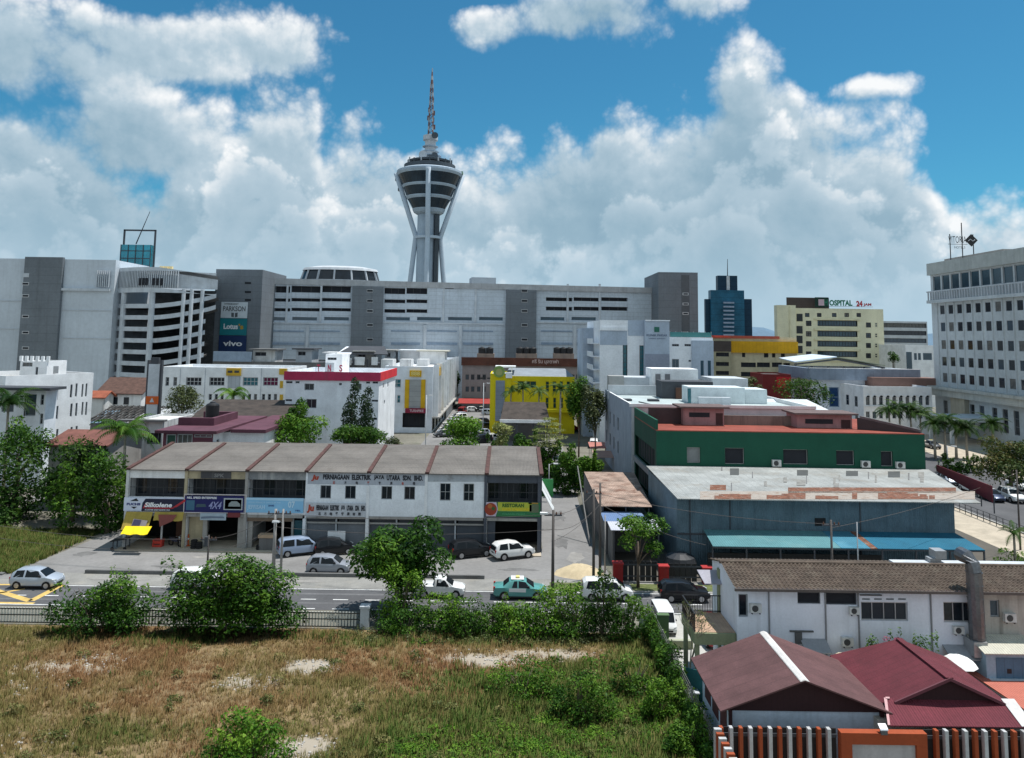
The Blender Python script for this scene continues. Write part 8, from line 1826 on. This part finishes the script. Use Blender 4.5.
# big roadside bushes
bush_px('loose yellow-green bush by the picket railing, left of the largest bush', 52, 146, 582, 640, 16, 7000, .26, L_MID, 11, up=.6)
bush_px('largest dark green bush by the picket railing, spreading before the forecourt', 160, 302, 570, 641, 30, 19000, .28, L_MID, 12, up=1.1)
bush_px('light sprig of young growth at the left bush', 108, 135, 572, 606, 5, 900, .2, L_BRIGHT, 13)
t = tree_px('round dark green tree standing alone between the lot and the road', 357, 446, 516, 592, 60.0, 19, 9500, .38, L_MID, 21, name='tree', trunk=.2, extra=[[-.6, -.2, 3.0, .8, .8, .9, .2], [.5, 0, 2.4, .9, .8, .9, .35], [1.4, 0, 3.4, 1.1, .9, 1.0, .5]], rel=(.30, .46), up=.7)
bush_px('low leafy bush at the foot of the lone tree', 378, 424, 570, 634, 8, 2200, .22, L_BRIGHT, 22)
bush_px('bright creeper-covered bush right of the lone tree', 424, 470, 596, 640, 9, 2800, .2, L_BRIGHT, 23); bush_px('mid green bush in the hedge below the taxi', 462, 528, 600, 638, 9, 3200, .2, L_MID, 24); bush_px('tall loose bush before the white MPV', 520, 590, 588, 642, 10, 3600, .22, L_BRIGHT, 25); bush_px('dark conifer-like bush before the white MPV', 584, 622, 572, 645, 9, 3200, .2, L_DARK, 26)
bush_px('leafy bush at the corner of the lot by the lattice gate', 608, 648, 600, 650, 8, 2600, .2, L_MID, 27)
t = thing('hedge', 'dark clipped hedge along the road behind the bushes', 'hedge', (at(500, 620, 57.2).x, 57.2, 0)); canopy('foliage', [[x, 0, .75, .7, .45, .65, .3+.3*random.random()] for x in np.arange(-9.5, 9.5, .8)], 6000, .16, L_DARK, t, 31)
canopy_stems = MB()
for x in np.arange(-9, 9, .6): canopy_stems.tube([(x, 0, -.05), (x+.1, 0, .9)], .03, 5)
canopy_stems.build('stem', BARK, t)
t = thing('ivy', 'leafy ivy covering the wire fence on the right side of the lot', 'creeper', (10.15, 48, 0)); rr = random.Random(9)
canopy('foliage', [[rr.uniform(-.35, .15), y, rr.uniform(.5, 1.7), .5, .6, .6, rr.uniform(.2, .9)] for y in np.arange(-9, 8.8, .42)], 9500, .19, L_MID, t, 32); m = MB()
for y in np.arange(-9, 8.8, .8): m.tube([(0, y, 0), (.05, y+.2, 1.7)], .02, 4)
m.build('stem', BARK, t)
# bushes inside the lot
for i, (px0, px1, pyt, pyb, nb, n, s_, mt, lb) in enumerate((
    (204, 292, 716, 776, 10, 3400, .20, L_BRIGHT, 'bright green bush at the bottom edge of the dry lot'), (486, 560, 664, 704, 9, 2600, .17, L_BRIGHT, 'bright low bush left of the dark round bush in the lot'), (548, 616, 668, 730, 11, 3600, .18, L_MID, 'dark round leafy bush in the green part of the lot'),
    (608, 660, 660, 704, 8, 2200, .17, L_MID, 'mid green bush right of the dark round bush in the lot'), (640, 676, 684, 732, 8, 2400, .17, L_BRIGHT, 'bright upright bush against the ivy fence'), (662, 714, 722, 768, 9, 2800, .17, L_MID, 'leafy bush at the bottom corner beside the slatted fence'), (500, 540, 690, 712, 6, 1200, .16, L_MID, 'small bush at the edge of the bare patch'), (428, 470, 728, 748, 5, 700, .15, L_BRIGHT, 'small yellowish weed clump in the lot'), (410, 432, 640, 652, 4, 400, .14, L_BRIGHT, 'small tussock of weeds near the pillar'))):
    bush_px(lb, px0, px1, pyt, pyb, nb, n, s_, mt, 40+i)
t = thing('ground_cover', 'thick green undergrowth over the right corner of the lot', 'undergrowth', (4, 43, 0)); rr = random.Random(3); bl = []
for k in range(320):
    px, py = rr.uniform(380, 700), rr.uniform(690, 775)
    if py < 752-(px-380)*.22+rr.uniform(-12, 12): continue
    p = G(px, py); bl.append([p.x-4, p.y-43, .12, rr.uniform(.4, .8), rr.uniform(.3, .6), rr.uniform(.15, .40), rr.uniform(.15, .9)])
canopy('foliage', bl, 34000, .13, L_BRIGHT, t, 52, up=.9); t['kind'] = 'stuff'
for c in t.children: c['kind'] = 'stuff'
t = thing('weeds', 'tangled weeds along the foot of the road hedge', 'weeds', (-2, 54.5, 0)); bl = []
for k in range(70): bl.append([rr.uniform(-10, 11), rr.uniform(-.6, 1.6), .15, rr.uniform(.4, .8), rr.uniform(.3, .5), rr.uniform(.2, .5), rr.uniform(.2, .9)])
canopy('foliage', bl, 6500, .15, L_OLIVE, t, 53, up=.6); t['kind'] = 'stuff'
for c in t.children: c['kind'] = 'stuff'
# bare tree by the driveway
p = G(690, 690); t = thing('bare_tree', 'thin nearly bare tree with pale twigs beside the driveway', 'tree', (p.x, p.y, 0)); m = MB(); rr = random.Random(5); tips = []
def grow(a, d, L_, r, n):
    b_ = a+d*L_; m.tube([a, b_], [r, r*.7], 5)
    if n == 0: tips.append(b_); return
    for k in range(3 if n > 1 else 2):
        e = (d+Vector((rr.uniform(-.7, .7), rr.uniform(-.7, .7), rr.uniform(-.05, .5)))).normalized(); grow(b_, e, L_*rr.uniform(.6, .85), r*.62, n-1)
grow(Vector((0, 0, 0)), Vector((.02, 0, 1)), 1.5, .07, 4); m.build('trunk', M('pale_twig', (.30, .27, .20)), t)
canopy('leaf_tufts', [[*q, .22, .22, .18, rr.uniform(.4, 1)] for q in tips], 420, .12, L_OLIVE, t, 5)
# roadside tree by the red gates
t = tree_px('open-crowned tree beside the red gate posts', 604, 672, 508, 566, 66.6, 13, 2800, .30, L_MID, 61, trunk=.15, rel=(.20, .32), limbs=6, up=.8)
# left group
grp = 'trees left of the shop row'
tree_px('dark broad tree at the left edge, before the pale blue house', -30, 52, 446, 545, 86, 18, 5200, .45, L_DARK, 71, trunk=.3, group=grp); tree_px('rounded tree topping the left group, below the white block', -5, 45, 418, 480, 90, 13, 3400, .42, L_MID, 72, trunk=.3, group=grp)
tree_px('bright green tree nearest the leftmost shop', 84, 135, 448, 540, 81.5, 15, 4800, .40, L_MID, 73, trunk=.25, group=grp); tree_px('dense green tree in the middle of the left group', 44, 104, 440, 530, 86, 17, 5200, .42, L_DARK, 74, trunk=.3, group=grp); tree_px('small light green tree low at the edge of the left grass', 46, 80, 470, 540, 82, 9, 2000, .36, L_MID, 75, trunk=.15, group=grp)
tree_px('sprawling tree beside the side street, low behind the yellow awning', 100, 140, 495, 545, 84, 9, 1800, .36, L_DARK, 76, trunk=.15, group=grp)
tree_px('dark tree at the far left edge in front of the grass', -40, 20, 480, 550, 83, 10, 2600, .4, L_DARK, 77, trunk=.2, group=grp)
c = at(127, 430, 88); palm('coconut palm rising left of the purple roof', c.x, 88, c.z-.4, 4.4, 24, 3, trunk=.18, mat=L_MID); c = at(10, 404, 100); palm('dark palm at the left edge before the pale blue house', c.x, 100, c.z, 4.6, 26, 4, trunk=.18, mat=L_DARK)
# middle trees
tree_px('olive thin-leaved tree before the white school block', 158, 206, 384, 418, 122, 12, 2600, .42, L_OLIVE, 81, trunk=.2); c = at(232, 392, 126); palm('banana-like palm before the white school block', c.x, 126, c.z-.5, 4.3, 11, 6, trunk=.2, mat=L_BRIGHT, droop=1.2)
tree_px('spreading light green tree before the crimson building', 264, 326, 412, 454, 104, 13, 5000, .42, L_BRIGHT, 82, trunk=.2); tree_px('slim blue-green tree rising above the light green one', 284, 312, 394, 440, 105, 8, 1800, .36, L_MID, 83, trunk=.18, rel=(.3, .5))
for i, (x0, x1, y0, lb) in enumerate(((343, 360, 381, 'tall slender cypress-like tree, left of the pair'), (356, 373, 390, 'tall slender cypress-like tree, right of the pair'))):
    c = at((x0+x1)/2, 430, 104); zt = at((x0+x1)/2, y0, 104).z; t = thing('cypress', lb, 'tree', (c.x, 104, 0), 0, 'slender trees before the crimson building'); R_ = (x1-x0)/2*104/F; rr = random.Random(i+3)
    canopy('crown', [[rr.uniform(-.4, .4)*R_, rr.uniform(-.4, .4)*R_, 2+(zt-2.6)*k/11, 1.9*R_*(.85-.055*k)+.15, 1.8*R_*(.8-.05*k), 1.1, rr.uniform(.1, .7)] for k in range(12)], 5200, .34, LEAF('leaf_casuarina', (.014, .03, .014), (.03, .055, .024), (.06, .09, .04)), t, 84+i, droop=1); MB().tube([(0, 0, -.1), (0, 0, zt*.9)], [.16, .04], 6).build('trunk', BARK, t)
tree_px('dense round bushy tree below the slender pair', 328, 383, 420, 458, 103, 12, 5000, .36, L_MID, 86, trunk=.2); tree_px('shrubby olive growth right of the slender pair', 378, 402, 436, 456, 101, 6, 900, .3, L_OLIVE, 87, trunk=.1)
tree_px('bright round tree behind the shop row, left of the pale yellow bush', 434, 488, 416, 458, 104, 12, 5200, .38, L_BRIGHT, 88, trunk=.2); tree_px('pale yellow-green bush-like tree behind the shop row', 489, 514, 421, 446, 108, 8, 1500, .34, L_PALE, 89, trunk=.14)
c = at(549, 440, 118); t = thing('tiered_tree', 'pale tree with flat tiered branches before the dark pavilion', 'tree', (c.x, 118, 0)); rr = random.Random(8)
zz = [at(549, y, 118).z for y in (419, 424, 430, 437, 444)]
canopy('crown', [[math.cos(a)*r_*.6, math.sin(a)*r_*.6, z_, r_*.55, r_*.55, .22, rr.uniform(.2, .9)] for z_, r_ in zip(zz, (1.1, 1.8, 2.3, 2.7, 2.6)) for a in np.linspace(0, 5.2, 6)], 3600, .28, L_PALE, t, 97, up=1.2); MB().tube([(0, 0, 0), (0, 0, zz[0])], [.14, .04], 6).build('trunk', BARKP, t)
for i, (px, py, lb) in enumerate(((510, 388, 'leftmost of the three'), (524, 385, 'middle of the three'), (538, 388, 'rightmost of the three'))): c = at(px, py, 158); palm('palm before the wide teal window of the yellow building, '+lb, c.x, 158, c.z-.8, 2.9, 18, 20+i, group='palms before the yellow building', mat=L_PALM)
c = at(560, 391, 150); palm('taller palm with a clear trunk before the right side of the yellow building', c.x, 150, c.z+.3, 3.0, 18, 24, group='palms before the yellow building', trunk=.2)
tree_px('tall loose tree between the yellow building and the clinic, left', 566, 592, 374, 428, 136, 14, 4200, .46, L_MID, 101, trunk=.16); tree_px('tall olive tree between the yellow building and the clinic, right', 582, 610, 378, 436, 130, 14, 4200, .44, L_OLIVE, 102, trunk=.16)
tree_px('dark tree at the far end of the car park street', 445, 461, 368, 396, 226, 8, 1400, .6, L_MID, 103, trunk=.2)
tree_px('dense dark tree left of the arcade building', 772, 832, 376, 416, 158, 14, 3800, .5, L_DARK, 104, trunk=.3); tree_px('small dry tree before the cream and yellow block', 744, 764, 376, 392, 180, 6, 800, .45, L_OLIVE, 105, trunk=.15); tree_px('small tree before the white block left of the hotel', 885, 900, 352, 366, 240, 6, 600, .6, L_MID, 106, trunk=.2)
for i, (px, py) in enumerate(((889, 411), (900, 409), (911, 410), (920, 414))): c = at(px, py, 150); palm('fan palm before the arcade building, ' + ('leftmost', 'second from the left', 'third from the left', 'rightmost')[i] + ' of four', c.x, 150, c.z, 3.5, 26, 30+i, mat=L_DARK, group='palms before the arcade building', trunk=.2)
for i, (px, py) in enumerate(((934, 424), (944, 421), (955, 424), (966, 428), (992, 424))): c = at(px, py, 140); palm('palm on the hotel forecourt, ' + ('leftmost', 'second from the left', 'third from the left', 'fourth from the left', 'rightmost, behind the large tree')[i], c.x, 140, c.z, 3.6, 26, 36+i, mat=L_DARK, group='palms on the hotel forecourt', trunk=.22)
for i, (x0, x1, y0, y1) in enumerate(((936, 954, 456, 474), (952, 968, 458, 476), (964, 982, 456, 474))): bush_px('rounded shrub on the hotel forecourt, ' + ('left', 'middle', 'right')[i], x0, x1, y0, y1, 6, 900, .4, L_DARK, 110+i, group='shrubs on the hotel forecourt')
tree_px('large dull brown-green tree over the boulevard cars', 970, 1050, 429, 490, 108, 18, 6000, .45, L_BROWN, 114, trunk=.35, rel=(.26, .42))
c = at(1014, 534, 74); palm('young palm at the right edge beside the pavement', c.x, 74, c.z, 2.0, 11, 44, trunk=.12); bush_px('green shrub at the right edge above the tile roof', 994, 1040, 552, 570, 7, 1400, .22, L_BRIGHT, 116)
p = at(926, 645, 45.8); bush('bright green shrub behind the right maroon roof', p.x, 45.8, (.95, .5, p.z), 9, 3000, .15, L_BRIGHT, 117)
p = at(882, 650, 45.9); t = bush('bougainvillea with pink flowers against the white house wall', p.x, 45.9, (1.3, .5, p.z+.5), 9, 3200, .15, L_MID, 118); rr = random.Random(4)
canopy('flowers', [[rr.uniform(-1.1, 1.1), rr.uniform(-.4, .1), p.z+rr.uniform(-.2, .7), .25, .2, .18, .5] for k in range(9)], 420, .11, LEAF('petal_pink', (.4, .03, .12), (.5, .05, .16), (.6, .1, .25)), t, 119)

# thick growth along the alley and the lot edges
for i, (px0, px1, pyt, pyb, mt, lb) in enumerate(((486, 512, 440, 468, L_DARK, 'dark leafy bush behind the shop roofs, left of the alley'), (508, 536, 434, 470, L_MID, 'leafy bush behind the shop roofs, second from the alley'), (532, 560, 446, 478, L_MID, 'leafy bush behind the shop roofs, next to the alley'), (552, 582, 452, 496, L_MID, 'broad bush spilling over the alley'), (576, 604, 456, 490, L_BRIGHT, 'bright bush against the rusty shed'))):
    bush_px(lb, px0, px1, pyt, pyb, 11, 5200, .42, mt, 130+i, dy=1.0)
for i, (px0, px1, pyt, pyb, mt, lb) in enumerate(((376, 432, 606, 640, L_MID, 'leafy bush in the hedge, right of the pillar'), (440, 490, 602, 642, L_MID, 'rounded bush in the hedge, below the pickup'), (490, 545, 606, 644, L_BRIGHT, 'feathery light bush in the hedge, below the taxi'), (545, 600, 600, 646, L_MID, 'bushy clump in the hedge, under the slim dark bush'))):
    bush_px(lb, px0, px1, pyt, pyb, 9, 2600, .2, mt, 140+i)

# tall weed clumps and rubble scattered over the lot
t = thing('tall_weeds', 'taller weed clumps scattered through the dry grass of the lot', 'weeds', (-12, 46, 0)); rr = random.Random(23); bl = []
for k in range(85):
    px, py = rr.uniform(-10, 640), rr.uniform(640, 770); p = G(px, py); h = rr.uniform(.12, .38); r_ = rr.uniform(.15, .55); bl.append([p.x+12, p.y-46, h, r_, r_*.7, h, rr.uniform(.1, .9)])
canopy('foliage', bl, 8000, .15, LEAF('leaf_weed', (.05, .075, .018), (.13, .145, .045), (.24, .21, .08)), t, 61, up=.5); t['kind'] = 'stuff'
for c in t.children: c['kind'] = 'stuff'
m = MB(); rr = random.Random(29)
for cx, cy, rx, ry, g in BARE:
    for k in range(70):
        a = rr.uniform(0, 6.28); q = rr.random()**.5; x, y = cx+rx*1.1*q*math.cos(a), cy+ry*1.1*q*math.sin(a); s = rr.uniform(.03, .11); b_ = rr.uniform(0, 6)
        if x > 10: continue
        m.lathe([(s, .02), (s*.8, .06+s*.5), (.01, .07+s*.7)], 5, (x, y))
tag(m.build('rubble', M('pale_rubble', (.40, .38, .35), var=.4, sc=6)), 'pale stones and broken concrete lying on the bare patches of the lot', 'rubble', kind='stuff')
